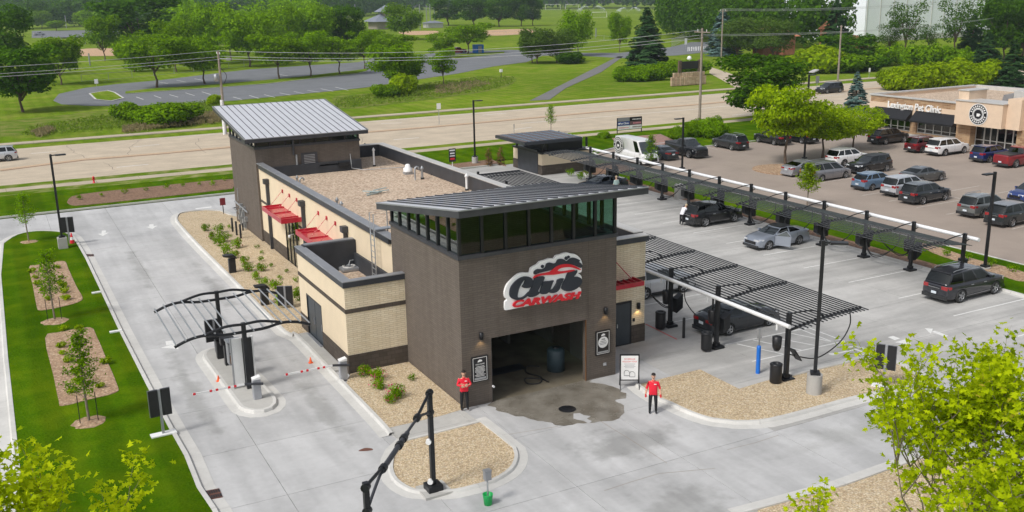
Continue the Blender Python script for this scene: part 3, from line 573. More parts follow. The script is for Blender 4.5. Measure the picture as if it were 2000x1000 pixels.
def inlet(name, pts, label, mat):
    r = thing(name, label, 'drain', (pts[0][0], pts[0][1], 0)); P = [Vector(p) for p in pts]
    MB().prism(pts, -0.01, 0.03).build('frame', mat, r, True); nx, ny = 8, 2
    for i in range(nx):
        for j in range(ny):
            f = lambda u, v: (P[0].lerp(P[1], u)).lerp(P[3].lerp(P[2], u), v); e = 0.15
            q = [f((i + e) / nx, (j + e) / ny), f((i + 1 - e) / nx, (j + e) / ny), f((i + 1 - e) / nx, (j + 1 - e) / ny), f((i + e) / nx, (j + 1 - e) / ny)]
            MB().sheet([tuple(a) for a in q], 0.034).build('slot', 'black_metal', r, True)
    return r
inlet('storm_drain', [(-11.44,-1.95),(-10.76,-2.03),(-10.79,-2.75),(-11.37,-2.72)], 'rusty storm drain grate in the kerb at the bottom of the long lawn', 'rust_iron')
inlet('storm_drain', [(-11.85,37.80),(-11.22,37.40),(-11.27,36.78),(-11.89,37.00)], 'small reddish kerb drain beside the top of the long lawn', 'rust_iron')
st = (-5.06,-1.63); structure('rust_stain', MB().sheet(smooth([(-5.32,-1.63),(-5.01,-1.50),(-4.78,-1.68),(-4.80,-1.83),(-5.04,-1.79)], 3), 0.004), 'rust_iron')
for a, b in (((-12.33,26.69), (-11.81,26.74)), ((-12.24,18.33), (-11.64,18.35))): tag(MB().beam((*a, 0.13), (*b, 0.13), 0.22, 0.1).build('splash_block', 'white_paint'), 'short white concrete block across the lawn edge, %s of two' % ('farther' if a == (-12.33,26.69) else 'nearer'), 'concrete block', 'short white blocks at the lawn edge')
# car park of the pet clinic
LOT = [(40.25, -26), (40.25, 50), (42, 55.5), (46.5, 57.5), (53.6, 57), (54.3, 52.4), (62.8, 52.4), (79.0, 50.3), (79.0, -26)]
structure('car_park', MB().prism(LOT, -0.08, 0.006), 'pink_asphalt')
structure('car_park', MB().prism([(74, 50.2), (79, 50.1), (92, 57), (74, 57)], -0.08, 0.005), 'pink_asphalt')
kerb(dense([(40.25, 50), (42, 55.5), (46.5, 57.5), (53.6, 57), (54.3, 52.4), (62.8, 52.4), (77.0, 50.3)], 3, False), False, -1, gutter=0.2)
structure('clinic_pavement', MB().prism([(79.1, -26), (80.75, -26), (80.75, 54), (79.1, 52)], -0.05, 0.12), 'walk_concrete')
structure('mulch_bed', MB().prism(smooth([(49.27,38.06),(51.06,39.36),(53.35,38.91),(54.18,36.89),(53.15,34.77),(50.39,33.93),(48.97,35.54)], 3), -0.05, 0.1), 'wood_mulch')
structure('brick_paving', MB().prism([(49.82,63.93),(56.68,63.43),(53.11,53.19),(51.48,52.94),(47.56,59.43)], -0.05, 0.085), plain('red_paving', (0.30, 0.18, 0.15), 0.9, 0, 0.2, 3) and 'red_paving')
# the park beyond the road
PL = [(-5.98,162.93),(-4.10,176.97),(1.85,188.59),(8.37,193.90),(18.43,198.75),(35.25,212.92),(43.29,218.92),(74.17,225.65),(85.53,241.57),(114.15,251.45),(133.11,247.48),(139.62,217.67),(148.20,208.85),(176.12,222.15),(200.48,242.63),(204.37,238.07),(169.19,194.24),(152.68,187.60),(135.78,189.11),(133.17,207.18),(125.73,214.64),(108.56,193.03),(95.33,185.46),(78.68,170.60),(70.12,165.12),(48.75,150.26),(41.84,147.84),(21.60,141.46),(9.53,141.49),(2.57,145.83),(-1.16,148.68),(-5.18,154.81)]
structure('park_lane', MB().prism(ccw(PL), -0.08, -0.03), 'grey_asphalt')
def verge(poly, mat='park_grass'): return structure('planting_strip', MB().prism(ccw(poly), -0.06, 0.06), mat)
verge([(7.05,168.07),(12.10,169.18),(24.40,170.17),(35.93,172.54),(60.50,186.57),(64.24,191.41),(67.19,199.62),(63.81,196.04),(42.70,183.34),(25.95,177.75),(13.18,176.48),(7.63,172.78)]); verge(smooth([(1.26,172.70),(4.73,176.45),(5.40,170.66),(5.48,159.65),(3.11,155.86),(1.18,160.72)], 3)); verge([(100.88,220.27),(115.93,227.84),(122.27,231.90),(126.02,239.12),(110.27,237.03),(102.61,231.16)])
for nm, poly, w in (('kerb_edge', [(1.08,172.83),(4.86,177.69),(5.54,171.84),(5.51,158.47),(2.94,154.35),(0.86,159.27),(1.08,172.83)], 0.35), ('kerb_edge', [(6.98,167.50),(12.02,168.60),(24.27,169.56),(35.76,171.90),(60.24,185.82),(63.96,190.62)], 0.3)):
    structure(nm, ribbon(poly, w, 0.08), 'kerb_concrete')
pk = list(zip([(7.94,160.04),(11.19,160.47),(13.99,160.68),(17.22,162.49),(20.31,162.59),(14.06,144.66),(17.13,146.04),(20.10,147.03),(23.08,148.11),(26.25,149.13),(28.96,148.78),(32.28,150.43),(35.25,151.22),(38.12,152.15),(41.27,153.62),(44.67,154.98),(17.02,193.15),(21.20,195.53),(25.40,197.23),(44.53,196.62)], [(8.36,153.98),(11.52,154.33),(14.49,154.30),(17.62,155.37),(20.62,155.41),(14.16,139.94),(17.29,140.59),(20.08,141.58),(23.35,142.27),(26.36,142.13),(29.22,142.13),(32.72,144.60),(35.61,145.30),(38.88,146.40),(41.59,146.75),(44.59,146.93),(18.04,187.44),(22.02,188.95),(26.13,190.51),(44.92,190.52)]))
paint_lines(pk, 0.16, -0.02)
structure('footpath', MB().prism(ccw([(63.32,109.00),(66.75,108.38),(79.50,124.45),(105.65,152.60),(123.74,174.81),(139.65,194.35),(138.59,195.41),(117.95,171.64),(85.39,134.30)]), -0.08, -0.03), 'path_asphalt')
structure('infield', MB().sheet(smooth([(11.90,328.86),(16.87,375.88),(24.63,377.57),(30.10,361.75),(27.73,328.65),(24.56,316.15),(18.51,318.46)], 3), -0.05), 'infield_dirt')
structure('infield', MB().sheet(smooth([(202.45,407.12),(219.29,416.12),(226.87,404.73),(211.68,373.31),(195.11,354.68),(178.22,356.13)], 3), -0.05), 'infield_dirt')
structure('infield', MB().sheet(smooth([(168.49,434.31),(186.24,430.56),(170.24,392.63),(156.98,392.52)], 3), -0.05), 'infield_dirt')
structure('far_car_park', MB().sheet([(13.71,680.09),(60.81,639.61),(47.11,518.24),(7.08,532.50)], -0.05), 'grey_asphalt')
structure('rough_ground', MB().sheet(ccw([(-15.25,133.04),(-9.48,135.11),(-0.08,139.28),(20.12,149.29),(17.73,125.84),(15.64,118.09),(0.73,114.14),(-15.64,113.04)]), -0.06), 'rough_grass')
structure('rough_ground', MB().sheet(smooth([(39.38,138.72),(45.67,138.50),(66.21,155.03),(80.44,159.76),(83.93,153.22),(75.38,138.22),(64.73,128.12),(51.87,122.13),(34.82,115.59),(34.15,122.62)], 3), -0.06), 'rough_grass')
# ------------------------------------------------------------------ the car wash building
B = thing('car_wash_building', 'long dark brick and cream car wash building with two towers under sloping metal roofs', 'building')
def part(name, mb, mat, parent=None): return mb.build(name, mat, parent or B)
H = 6.6
tw = MB(); tw.box(0, 1.4, 0, .3, 0, H); tw.box(6.2, 7.8, 0, .3, 0, H); tw.box(1.4, 6.2, 0.0, .3, 2.95, H)
tw.box(0, .3, .3, 7.5, 0, H); tw.box(7.5, 7.8, .3, 7.5, 0, H); tw.box(0, 7.8, 7.5, 7.8, 4.0, H); tw.box(0, .3, 7.5, 7.8, 0, 4.0)
front = part('tower_wall', tw, 'dark_brick')
for x in (1.40, 6.20): MB().box(x - .02 if x > 3 else x + .002, x if x > 3 else x + .02, -.012, .05, 0, 2.95).build('door_trim', 'brown_metal' if x > 3 else 'black_metal', B)
MB().box(6.29, 6.31, -0.004, 0.0, 2.95, H).build('control_joint', 'base_brick', B)
rw = MB(); rw.box(0, 7.8, 34.5, 34.8, 4.0, 6.8); rw.box(0, .3, 34.8, 42.7, 0, 6.8); rw.box(7.5, 7.8, 34.8, 42.7, 0, 6.8); rw.box(.3, 7.5, 42.4, 42.7, 0, 6.8); rw.box(0, .4, 34.5, 34.8, 0, 4.0)
part('tower_wall', rw, 'dark_brick')
def tower(y0, y1, zw, zroof, n_side, n_front, lowside):
    """clerestory with frames and panes under a shed roof; zroof(y) is the underside"""
    s = MB(); t = .055
    s.box(-t, 7.8 + t, y0 - t, y0 + .32, zw, zw + .16); s.box(-t, 7.8 + t, y1 - .32, y1 + t, zw, zw + .16); s.box(-t, .32, y0 + .32, y1 - .32, zw, zw + .16); s.box(7.48, 7.8 + t, y0 + .32, y1 - .32, zw, zw + .16)
    part('window_sill', s, 'fascia_dark')
    z0 = zw + .16; xs = [7.8 * i / n_front for i in range(n_front + 1)]; ys = [y0 + (y1 - y0) * i / n_side for i in range(n_side + 1)]
    for yy in (y0, y1):
        for i, x in enumerate(xs):
            x = min(max(x, .07), 7.73); yc = yy + (.07 if yy == y0 else -.07)
            MB().box(x - .065, x + .065, yc - .07, yc + .07, z0, zroof(yc)).build('mullion', 'black_metal', B)
            if i:
                xa = max(xs[i - 1], .07) + .065; xb = x - .065
                MB().quad((xa, yc, z0), (xb, yc, z0), (xb, yc, zroof(yc) - .02), (xa, yc, zroof(yc) - .02)).build('window_pane', 'tower_glass', B)
    for xx in (.07, 7.73):
        for i, y in enumerate(ys):
            if 0 < i < n_side:
                MB().box(xx - .07, xx + .07, y - .065, y + .065, z0, zroof(y)).build('mullion', 'black_metal', B)
            if i:
                ya = max(ys[i - 1], y0 + .07) + .065; yb = min(y, y1 - .07) - .065
                MB().quad((xx, ya, z0), (xx, yb, z0), (xx, yb, zroof(yb) - .02), (xx, ya, zroof(ya) - .02)).build('window_pane', 'tower_glass', B)
def shed_roof(x0, x1, y0, y1, z0, z1, n, panel_mat, fas=.3, sh_=.034):
    """roof rising or falling along y from z0 to z1 (top surface)"""
    r = MB(); th = fas
    r.add([(x0, y0, z0 - th), (x1, y0, z0 - th), (x1, y1, z1 - th), (x0, y1, z1 - th), (x0, y0, z0 - .02), (x1, y0, z0 - .02), (x1, y1, z1 - .02), (x0, y1, z1 - .02)],
          [(3, 2, 1, 0), (4, 5, 6, 7), (0, 1, 5, 4), (1, 2, 6, 5), (2, 3, 7, 6), (3, 0, 4, 7)])
    roof = part('tower_roof', r, 'fascia_dark'); w = (x1 - x0 - .16) / n; sl = (z1 - z0) / (y1 - y0)
    tr = MB()
    for (a, b) in (((x0, y0 , z0), (x1, y0, z0)), ((x0, y1, z1), (x1, y1, z1)), ((x0, y0, z0), (x0, y1, z1)), ((x1, y0, z0), (x1, y1, z1))): tr.beam(a, b, .07, .05)
    tr.build('roof_trim', 'cap_top', roof)
    me = MB(); L = math.hypot(y1 - y0, z1 - z0) / 2 - .04; d = Vector((0, y1 - y0, z1 - z0)).normalized(); nn = Vector((0, -d.z, d.y))
    me.obox(nn * .004, (w / 2 - .022, 0, 0), d * L, nn * .006)
    me.obox(Vector((w / 2, 0, 0)) + nn * sh_, (.018, 0, 0), d * L, nn * sh_, 1)
    mesh = me.mesh('roof_panel', [panel_mat, 'seam_dark'])
    for i in range(n): inst(mesh, 'roof_panel', roof, (x0 + .08 + w * (i + .5), (y0 + y1) / 2, (z0 + z1) / 2))
    return roof
zf = lambda y: 8.97 - (y + 1.25) / 9.5 * 1.35 - .30
tower(0, 7.8, H, zf, 7, 7, 0); shed_roof(-.5, 8.6, -1.25, 8.25, 8.97, 7.62, 18, 'roof_grey')
zr = lambda y: 7.62 + (y - 34.1) / 10.3 * 1.42 - .28
tower(34.5, 42.7, 6.8, zr, 7, 7, 0); shed_roof(-.75, 8.4, 34.1, 44.4, 7.62, 9.04, 18, 'roof_grey', .28, .018)
# long west wall: base, cream render with a dark band, glass door strips
def wall_w(x, th, y0, y1, z0, z1, mat, name, holes=()):
    y = y0
    for a, b, ht in holes:
        if z0 < ht: 
            part(name, MB().box(x, x + th, y, a, z0, z1), mat)
            if z1 > ht: part(name, MB().box(x, x + th, a, b, max(ht, z0), z1), mat)
            y = b
    part(name, MB().box(x, x + th, y, y1, z0, z1), mat)
HO = [(24.95, 28.3, 3.45)]; HO2 = [(16.0, 20.3, 3.45)] + HO
wall_w(.13, .3, 7.8, 34.5, 0, .95, 'base_brick', 'wall_base', HO2); wall_w(.15, .28, 7.8, 34.5, .95, 3.02, 'cream_render', 'side_wall', HO2)
wall_w(.135, .295, 7.8, 34.5, 3.02, 3.2, 'base_brick', 'wall_band', HO2); wall_w(.15, .28, 7.8, 34.5, 3.2, 5.5, 'cream_render', 'side_wall', HO2)
for a, b, ht in HO2:
    n = 4 if a > 20 else 4
    d = thing('glass_door', None, None, (0, 0, 0)); d.parent = B
    for i in range(n + 1): y = a + (b - a) * i / n; MB().box(.16, .26, y - .035, y + .035, 0, ht).build('door_frame', 'black_metal', d)
    MB().box(.17, .25, a, b, ht - .07, ht).build('door_frame', 'black_metal', d)
    for i in range(n): ya = a + (b - a) * i / n + .035; yb = a + (b - a) * (i + 1) / n - .035; MB().quad((.2, ya, 0.02), (.2, yb, 0.02), (.2, yb, ht - .07), (.2, ya, ht - .07)).build('pane', 'door_glass', d)
c = MB(); c.box(.02, .55, 8.25, 34.1, 5.5, 5.8); part('parapet', c, 'dark_cap'); part('parapet_cap', MB().box(.0, .5, 7.81, 34.48, 5.8, 5.84), 'cap_top')
part('parapet_lining', MB().box(.43, .50, 7.81, 34.48, 4.7, 5.79), 'membrane')
# east wing
ew = MB(); ew.box(7.8, 11.6, 3.1, 3.4, .95, 3.2); part('wing_wall', ew, 'cream_brick'); part('wing_wall', MB().box(7.8, 11.6, 3.1, 3.4, 3.42, 5.25), 'cream_brick')
part('wall_band', MB().box(7.8, 11.62, 3.085, 3.4, 3.2, 3.42), 'base_brick'); part('wall_base', MB().box(10.78, 11.63, 3.07, 3.4, 0, .95), 'base_brick')
part('wing_wall', MB().box(11.3, 11.6, 3.4, 40, 0, 5.25), 'cream_render'); part('wing_wall', MB().box(7.8, 11.3, 39.7, 40, 0, 5.25), 'cream_render')
dr = thing('wing_door', None, None); dr.parent = B; MB().box(9.7, 10.78, 3.04, 3.10, 0, 2.28).build('door_frame', 'black_metal', dr); MB().box(9.82, 10.66, 3.02, 3.04, .06, 2.18).build('door_leaf', plain('door_dark', (0.035, 0.045, 0.055), .4) and 'door_dark', dr); MB().box(9.87, 9.9, 2.97, 3.02, 1.0, 1.2).build('handle', 'silver_metal', dr)
cp = MB(); cp.box(7.86, 11.72, 2.98, 3.5, 5.25, 5.52); part('parapet', cp, 'dark_cap'); part('parapet_cap', MB().box(7.8, 11.74, 2.96, 3.5, 5.52, 5.56), 'light_cap')
part('parapet', MB().box(11.2, 11.72, 3.5, 40.1, 4.6, 5.6), 'dark_cap'); part('parapet_cap', MB().box(11.15, 11.76, 3.5, 40.15, 5.6, 5.65), 'light_cap')
part('parapet', MB().box(7.8, 11.2, 39.6, 40.1, 4.6, 5.6), 'dark_cap'); part('parapet_cap', MB().box(7.8, 11.15, 39.55, 40.15, 5.6, 5.65), 'light_cap')
part('parapet_lining', MB().box(.5, 7.82, 34.30, 34.46, 4.6, 5.45), 'membrane')
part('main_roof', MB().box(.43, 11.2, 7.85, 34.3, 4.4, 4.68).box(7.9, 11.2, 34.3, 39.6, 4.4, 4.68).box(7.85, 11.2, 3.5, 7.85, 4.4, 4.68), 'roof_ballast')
# annex
an = MB(); an.box(-2.97, -2.7, 6.3, 10.25, .95, 3.0).box(-2.97, -2.7, 12.85, 14.1, .95, 3.0).box(-2.97, -2.7, 10.25, 12.85, 2.3, 3.0).box(-2.97, -2.7, 6.3, 14.1, 3.2, 4.25); part('annex_wall', an, 'cream_render')
part('annex_wall', MB().box(-2.985, 0, 6.285, 6.3, .95, 3.0).box(-2.985, 0, 6.285, 6.3, 3.2, 4.25), 'cream_brick'); part('annex_wall', MB().box(-2.7, .13, 13.8, 14.1, 0, 4.25), 'cream_render')
part('wall_band', MB().box(-3.0, -2.68, 6.27, 14.11, 3.0, 3.2).box(-2.68, 0, 6.27, 6.5, 3.0, 3.2), 'base_brick')
part('wall_base', MB().box(-3.0, -2.68, 6.27, 10.25, 0, .95).box(-2.68, 0, 6.27, 6.5, 0, .95), 'base_brick'); part('wall_base', MB().box(-3.0, -2.68, 12.85, 14.12, 0, .95), 'base_brick')
part('parapet', MB().box(-3.05, -2.72, 6.22, 14.15, 4.25, 4.52).box(-2.72, 0, 6.22, 6.5, 4.25, 4.52).box(-2.72, .12, 13.85, 14.15, 4.25, 4.6), 'dark_cap')
part('parapet_cap', MB().box(-3.07, -2.6, 6.6, 14.16, 4.52, 4.56).box(-3.07, 0, 6.2, 6.6, 4.52, 4.56).box(-2.6, .12, 13.8, 14.16, 4.6, 4.63), 'cap_top')
part('parapet_lining', MB().box(-2.7, .13, 13.6, 13.8, 3.0, 4.6).box(0.0, .13, 7.8, 13.6, 3.0, 3.9).box(-2.7, -2.6, 6.6, 13.6, 3.0, 4.5).box(-2.6, 0, 6.5, 6.6, 3.0, 4.5), 'membrane')
part('annex_roof', MB().box(-2.7, .13, 6.5, 13.7, 2.9, 3.02), 'roof_ballast')
dr = thing('annex_door', None, None); dr.parent = B
for y0, y1 in ((10.3, 11.55), (11.6, 12.8)): MB().box(-2.93, -2.88, y0, y1, .05, 2.2).build('door_leaf', 'door_dark', dr); MB().box(-2.97, -2.93, y0 + .12, y0 + .16, .9, 1.25).build('handle', 'silver_metal', dr)
MB().box(-2.98, -2.9, 10.25, 10.3, 0, 2.3).box(-2.98, -2.9, 12.8, 12.85, 0, 2.3).box(-2.98, -2.9, 10.3, 12.8, 2.2, 2.3).build('door_frame', 'black_metal', dr); MB().box(-3.12, -2.98, 10.4, 12.7, 0, .14).build('threshold', 'cap_top', dr)
# interior of the bay
part('bay_floor', MB().sheet([(.3, .05), (7.5, .05), (7.5, 34.5), (.3, 34.5)], .004), 'interior_floor')
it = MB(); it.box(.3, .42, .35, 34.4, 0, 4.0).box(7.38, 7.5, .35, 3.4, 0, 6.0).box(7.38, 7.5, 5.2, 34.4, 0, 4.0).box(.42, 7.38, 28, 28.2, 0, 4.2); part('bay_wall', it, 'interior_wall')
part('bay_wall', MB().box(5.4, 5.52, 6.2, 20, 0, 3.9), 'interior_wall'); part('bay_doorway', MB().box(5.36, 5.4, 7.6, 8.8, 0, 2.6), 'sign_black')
part('wall_gauge', MB().tube([(5.4, 6.9, 1.7), (5.34, 6.9, 1.7)], .08, 12), 'grey_plastic'); part('wall_gauge', MB().tube([(5.4, 7.25, 1.75), (5.34, 7.25, 1.75)], .08, 12), 'grey_plastic')
part('floor_drain', MB().box(2.3, 4.6, 2.7, 3.5, .005, .012), 'seam_dark')
part('guide_rail', MB().tube([(1.5, 1.6, .12), (1.9, 3.2, .12)], .05), 'yellow_plastic')
tk = thing('water_tank', 'dark round tank standing inside the wash bay beside its right wall', 'tank', (5.7, 1.9, 0)); MB().lathe((0, 0, 0), [(0, 0), (.42, 0), (.42, 1.0), (.36, 1.08), (0, 1.1)], 20).build('tank_body', plain('tank_blue', (0.05, 0.08, 0.10), .5) and 'tank_blue', tk); MB().lathe((0, 0, 1.1), [(.15, 0), (.15, .06), (0, .07)], 12).build('lid', 'black_metal', tk)
hp = smooth([(5.2, 2.6, .03), (4.7, 2.9, .03), (4.3, 2.2, .03), (4.6, 1.4, .03), (4.2, .8, .03), (3.7, 1.0, .03), (3.9, 1.6, .03), (4.5, 1.2, .03), (4.6, .7, .03)], 5, False)
tag(MB().tube(hp, .035, 6).build('hose', 'rubber'), 'black hose lying in loops on the wet floor of the wash bay', 'hose')
# awnings, downspouts, lamps, meters
def awning(y0, y1):
    a = MB(); x0, x1 = -1.15, .15
    a.box(x0, x0 + .06, y0, y1, 3.55, 3.85); a.box(x0 + .06, x1, y0, y0 + .06, 3.55, 3.85); a.box(x0 + .06, x1, y1 - .06, y1, 3.55, 3.85); a.box(x0 + .06, x1, y0 + .06, y1 - .06, 3.72, 3.75)
    o = part('awning', a, 'red_metal')
    for i in range(3):
        y = y0 + (y1 - y0) * (.15 + .35 * i); MB().tube([(x0 + .3, y, 3.86), (.1, y, 4.85)], .015, 6).box(.08, .16, y - .09, y + .09, 4.72, 4.95).build('tie_rod', 'red_metal', o)
        MB().box(x0 + .06, x1, y - .02, y + .02, 3.75, 3.81).build('cross_bar', 'red_metal', o)
awning(24.1, 28.9); awning(16.3, 20.9)
for y in (31.9, 23.2, 15.0):
    d = MB(); d.box(-.07, .13, y - .1, y + .1, .1 if y != 15 else 3.0, 4.75); d.box(-.2, .14, y - .22, y + .22, 4.75, 5.08); part('downspout', d, 'fascia_dark')
wa = MB(); wa.box(8.0, 10.85, 2.1, 2.16, 3.3, 3.52).box(8.0, 8.06, 2.16, 3.08, 3.3, 3.52).box(10.79, 10.85, 2.16, 3.08, 3.3, 3.52).box(8.06, 10.79, 2.16, 3.08, 3.33, 3.36)
wo = part('awning', wa, 'red_metal')
for i in range(8): MB().box(8.2 + .34 * i, 8.25 + .34 * i, 2.16, 3.08, 3.36, 3.46).build('cross_bar', 'red_metal', wo)
MB().tube([(10.4, 2.3, 3.5), (9.5, 3.06, 4.75)], .022, 6).box(9.4, 9.6, 3.04, 3.09, 4.65, 4.9).build('tie_rod', 'red_metal', wo)
def wall_lamp(x, y, z):
    o = part('wall_lamp', MB().lathe((x, y - .1, z), [(0, .32), (.09, .3), (.09, 0), (0, 0)], 12).box(x - .05, x + .05, y - .05, y, z + .1, z + .22), 'black_metal')
    lm = bpy.data.materials.get('lamp_glow')
    if not lm:
        lm = bpy.data.materials.new('lamp_glow'); lm.use_nodes = True; lm.node_tree.nodes['Principled BSDF'].inputs['Emission Color'].default_value = (1, .62, .22, 1); lm.node_tree.nodes['Principled BSDF'].inputs['Emission Strength'].default_value = 2; MT['lamp_glow'] = lm
    MB().lathe((x, y - .1, z - .01), [(0, 0), (.07, .005), (.07, .01)], 12).build('bulb', 'lamp_glow', o)
    ld = bpy.data.lights.new('wall_lamp_light', 'SPOT'); ld.energy = 6; ld.color = (1, .66, .28); ld.spot_size = math.radians(110); ld.shadow_soft_size = .05
    lo = bpy.data.objects.new('wall_lamp_light', ld); COL.objects.link(lo); lo.parent = o; lo.location = (x, y - .14, z - .04)
def onf(px): return px
for x, z in [(0.89,3.01),(7.18,3.08)]: wall_lamp(x, 0, z)
for x, z in [(11.17,1.80)]: wall_lamp(x, 3.1, z)
part('keypad', MB().box(*sum([[x - .05, x + .05, 3.03, 3.09, z - .08, z + .08] for x, z in [(10.93,1.24)]], [])), 'black_metal')
part('hose_tap', MB().tube([(7.2, 0, .62), (7.2, -.12, .62)], .04, 8).box(7.12, 7.28, -.03, -.002, .55, .69), 'grey_plastic'); part('hose_tap', MB().tube([(1.42, -.02, .75), (1.42, -.12, .75)], .05, 8), 'white_pipe')
for y, z in [(26.14,2.33)]: part('security_camera', MB().tube([(.13, y, z), (-.15, y, z - .05)], .03, 6).lathe((-.15, y, z - .25), [(0, 0), (.1, .06), (.1, .2), (0, .24)], 12), 'white_pipe')
# meter tree on the rear tower wall
mt = MB()
for i, (y, z) in enumerate([(40.6, 1.2), (40.2, 1.7), (39.8, 1.1), (39.3, 1.6), (38.9, .9), (39.6, .6), (40.9, .7)]): mt.box(-.22, -.002, y - .14, y + .14, z - .18, z + .18); mt.tube([(-.12, y, 0), (-.12, y, z)], .03, 6)
mt.tube([(-.3, 41.4, 1.9), (-.1, 38.2, 1.55)], .06, 8).tube([(-.14, 40.9, 2.0), (-.14, 40.9, 3.0)], .03, 6).tube([(-.14, 41.3, 1.4), (-.5, 41.3, 1.4), (-.5, 40, 1.4)], .05, 8)
part('utility_meters', mt, 'galvanised')
# louvre, conduit and box on the rear tower
lv = part('louver_vent', MB().box(3.3, 4.5, 34.40, 34.5, 5.0, 6.25), 'fascia_dark')
for i in range(9): MB().box(3.5, 4.3, 34.36, 34.40, 5.15 + .115 * i, 5.20 + .115 * i).build('louver_slat', 'cap_top', lv)
part('conduit', MB().tube([(2.95, 34.42, 4.7), (2.95, 34.42, 6.2)], .07, 10), 'galvanised'); part('conduit', MB().tube([(2.75, 34.38, 6.2), (2.75, 34.38, 7.4)], .07, 8), 'fascia_dark')
part('conduit', MB().tube([(7.0, 34.4, 5.9), (7.0, 34.2, 4.85), (7.6, 33.2, 4.8), (11.0, 32.6, 4.8)], .03, 6), 'grey_plastic')
part('junction_box', MB().bbox(6.0, 6.8, 34.1, 34.4, 5.0, 5.35), 'black_metal'); part('conduit', MB().box(4.6, 6.0, 34.3, 34.44, 5.2, 5.3), 'fascia_dark')
# roof equipment: things that stand on the roof
def vent_pipe(p, h, r, label, mat='white_pipe', cap=True, z=4.68, group=None):
    t = thing('vent_pipe', label, 'vent pipe', (p[0], p[1], z), 0, group); MB().cyl((0, 0), r, 0, h, 12).build('pipe', mat, t); MB().cyl((0, 0), r * 1.5, 0, .12, 12).build('collar', 'rubber', t)
    if cap: MB().lathe((0, 0, h), [(0, .22), (r * 1.7, .02), (r * 1.5, -.05), (0, -.05)], 12).build('cap', mat, t)
vent_pipe((9.02,34.90), 1.25, .075, 'tall thin white vent pipe with a cap near the back of the ballast roof'); vent_pipe((10.89,22.36), .95, .085, 'white capped vent pipe beside the front tower roof')
vent_pipe((11.58,24.05), .6, .075, 'short white vent pipe close behind a taller capped one', cap=False); vent_pipe((10.01,27.84), .75, .08, 'grey vent pipe right of the white exhaust fan', 'galvanised')
vent_pipe((11.27,28.94), .35, .07, 'short white stub pipe near the right parapet of the ballast roof', cap=False); vent_pipe((10.42,40.79), .95, .06, 'slim grey vent pipe in the back corner of the ballast roof', 'galvanised', False)
vent_pipe((1.90,30.88), .45, .06, 'short grey vent pipe with white cap inside the left parapet', 'galvanised'); vent_pipe((1.83,21.86), .45, .07, 'left of two stubby capped vents by the left parapet', 'galvanised'); vent_pipe((1.90,21.29), .3, .08, 'right of two stubby capped vents by the left parapet', 'galvanised')
def goose(p, h, label, mat):
    t = thing('gooseneck_vent', label, 'vent pipe', (p[0], p[1], 4.68)); MB().tube([(0, 0, 0), (0, 0, h), (.04, 0, h + .14), (.16, 0, h + .2), (.28, 0, h + .14), (.3, 0, h)], .06, 8).build('pipe', mat, t)
goose((9.43,27.75), .75, 'grey gooseneck vent between the white fan and the parapet', 'galvanised'); goose((1.60,37.98), .6, 'white gooseneck vent in the left back corner of the roof', 'white_pipe'); goose((1.89,30.21), .35, 'small grey gooseneck vent inside the left parapet', 'galvanised')
ex = thing('exhaust_fan', 'white domed exhaust fan on the ballast roof', 'roof fan', (*(9.93,30.33), 4.68)); ex.scale = (.8, .8, .8); MB().box(-.35, .35, -.35, .35, 0, .25).build('curb', 'galvanised', ex); MB().lathe((0, 0, .25), [(.42, 0), (.42, .3), (.26, .38), (.22, .6), (.1, .68), (0, .68)], 20).build('dome', 'white_paint', ex)
ex = thing('exhaust_fan', 'flat round fan with pale rim on the low annex roof', 'roof fan', (*(-0.40,13.37), 3.02)); MB().bbox(-.5, .5, -.42, .42, 0, .22, .08).build('curb', 'cap_top', ex); MB().lathe((0, 0, .22), [(.36, 0), (.36, .05), (.28, .05), (.28, 0), (0, -.02)], 20).build('rim', 'light_cap', ex); MB().tube([(0, 0, .3), (.1, .1, .5), (.3, .1, .52)], .03, 6).tube([(0, 0, .24), (0, 0, .32)], .12, 10).build('motor', 'galvanised', ex)
pile = MB(); c0 = (5.18,24.44)
for i, (dx, dy, a, L) in enumerate([(0, 0, .3, 1.2), (.2, .2, .1, 1.4), (.4, .1, -.1, 1.3), (-.2, .1, -1.0, 1.3), (.5, .3, .2, 1.0)]):
    u = Vector((math.cos(a), math.sin(a), .05)); c = Vector((c0[0] + dx, c0[1] + dy, 4.75 + .05 * i)); pile.beam(c - u * L / 2, c + u * L / 2, .09, .05)
tag(pile.build('metal_offcuts', plain('offcut', (.42, .52, .52), .5, .3) and 'offcut'), 'small pile of crossed pale metal strips lying on the ballast roof', 'metal strips')
ld = thing('roof_ladder', 'grey steel access ladder with hoop rails over the left parapet', 'ladder', (0, 0, 0))
for y in (9.7, 10.25):
    MB().tube([(-.18, y, 3.1), (-.18, y, 6.75), (.75, y, 6.75), (.75, y, 4.8)], .03, 6).build('rail', 'galvanised', ld)
for i in range(9): MB().tube([(-.18, 9.7, 3.3 + .3 * i), (-.18, 10.25, 3.3 + .3 * i)], .018, 6).build('rung', 'galvanised', ld)
MB().box(-.1, .85, 9.73, 10.22, 5.9, 5.95).build('platform', 'silver_metal', ld)
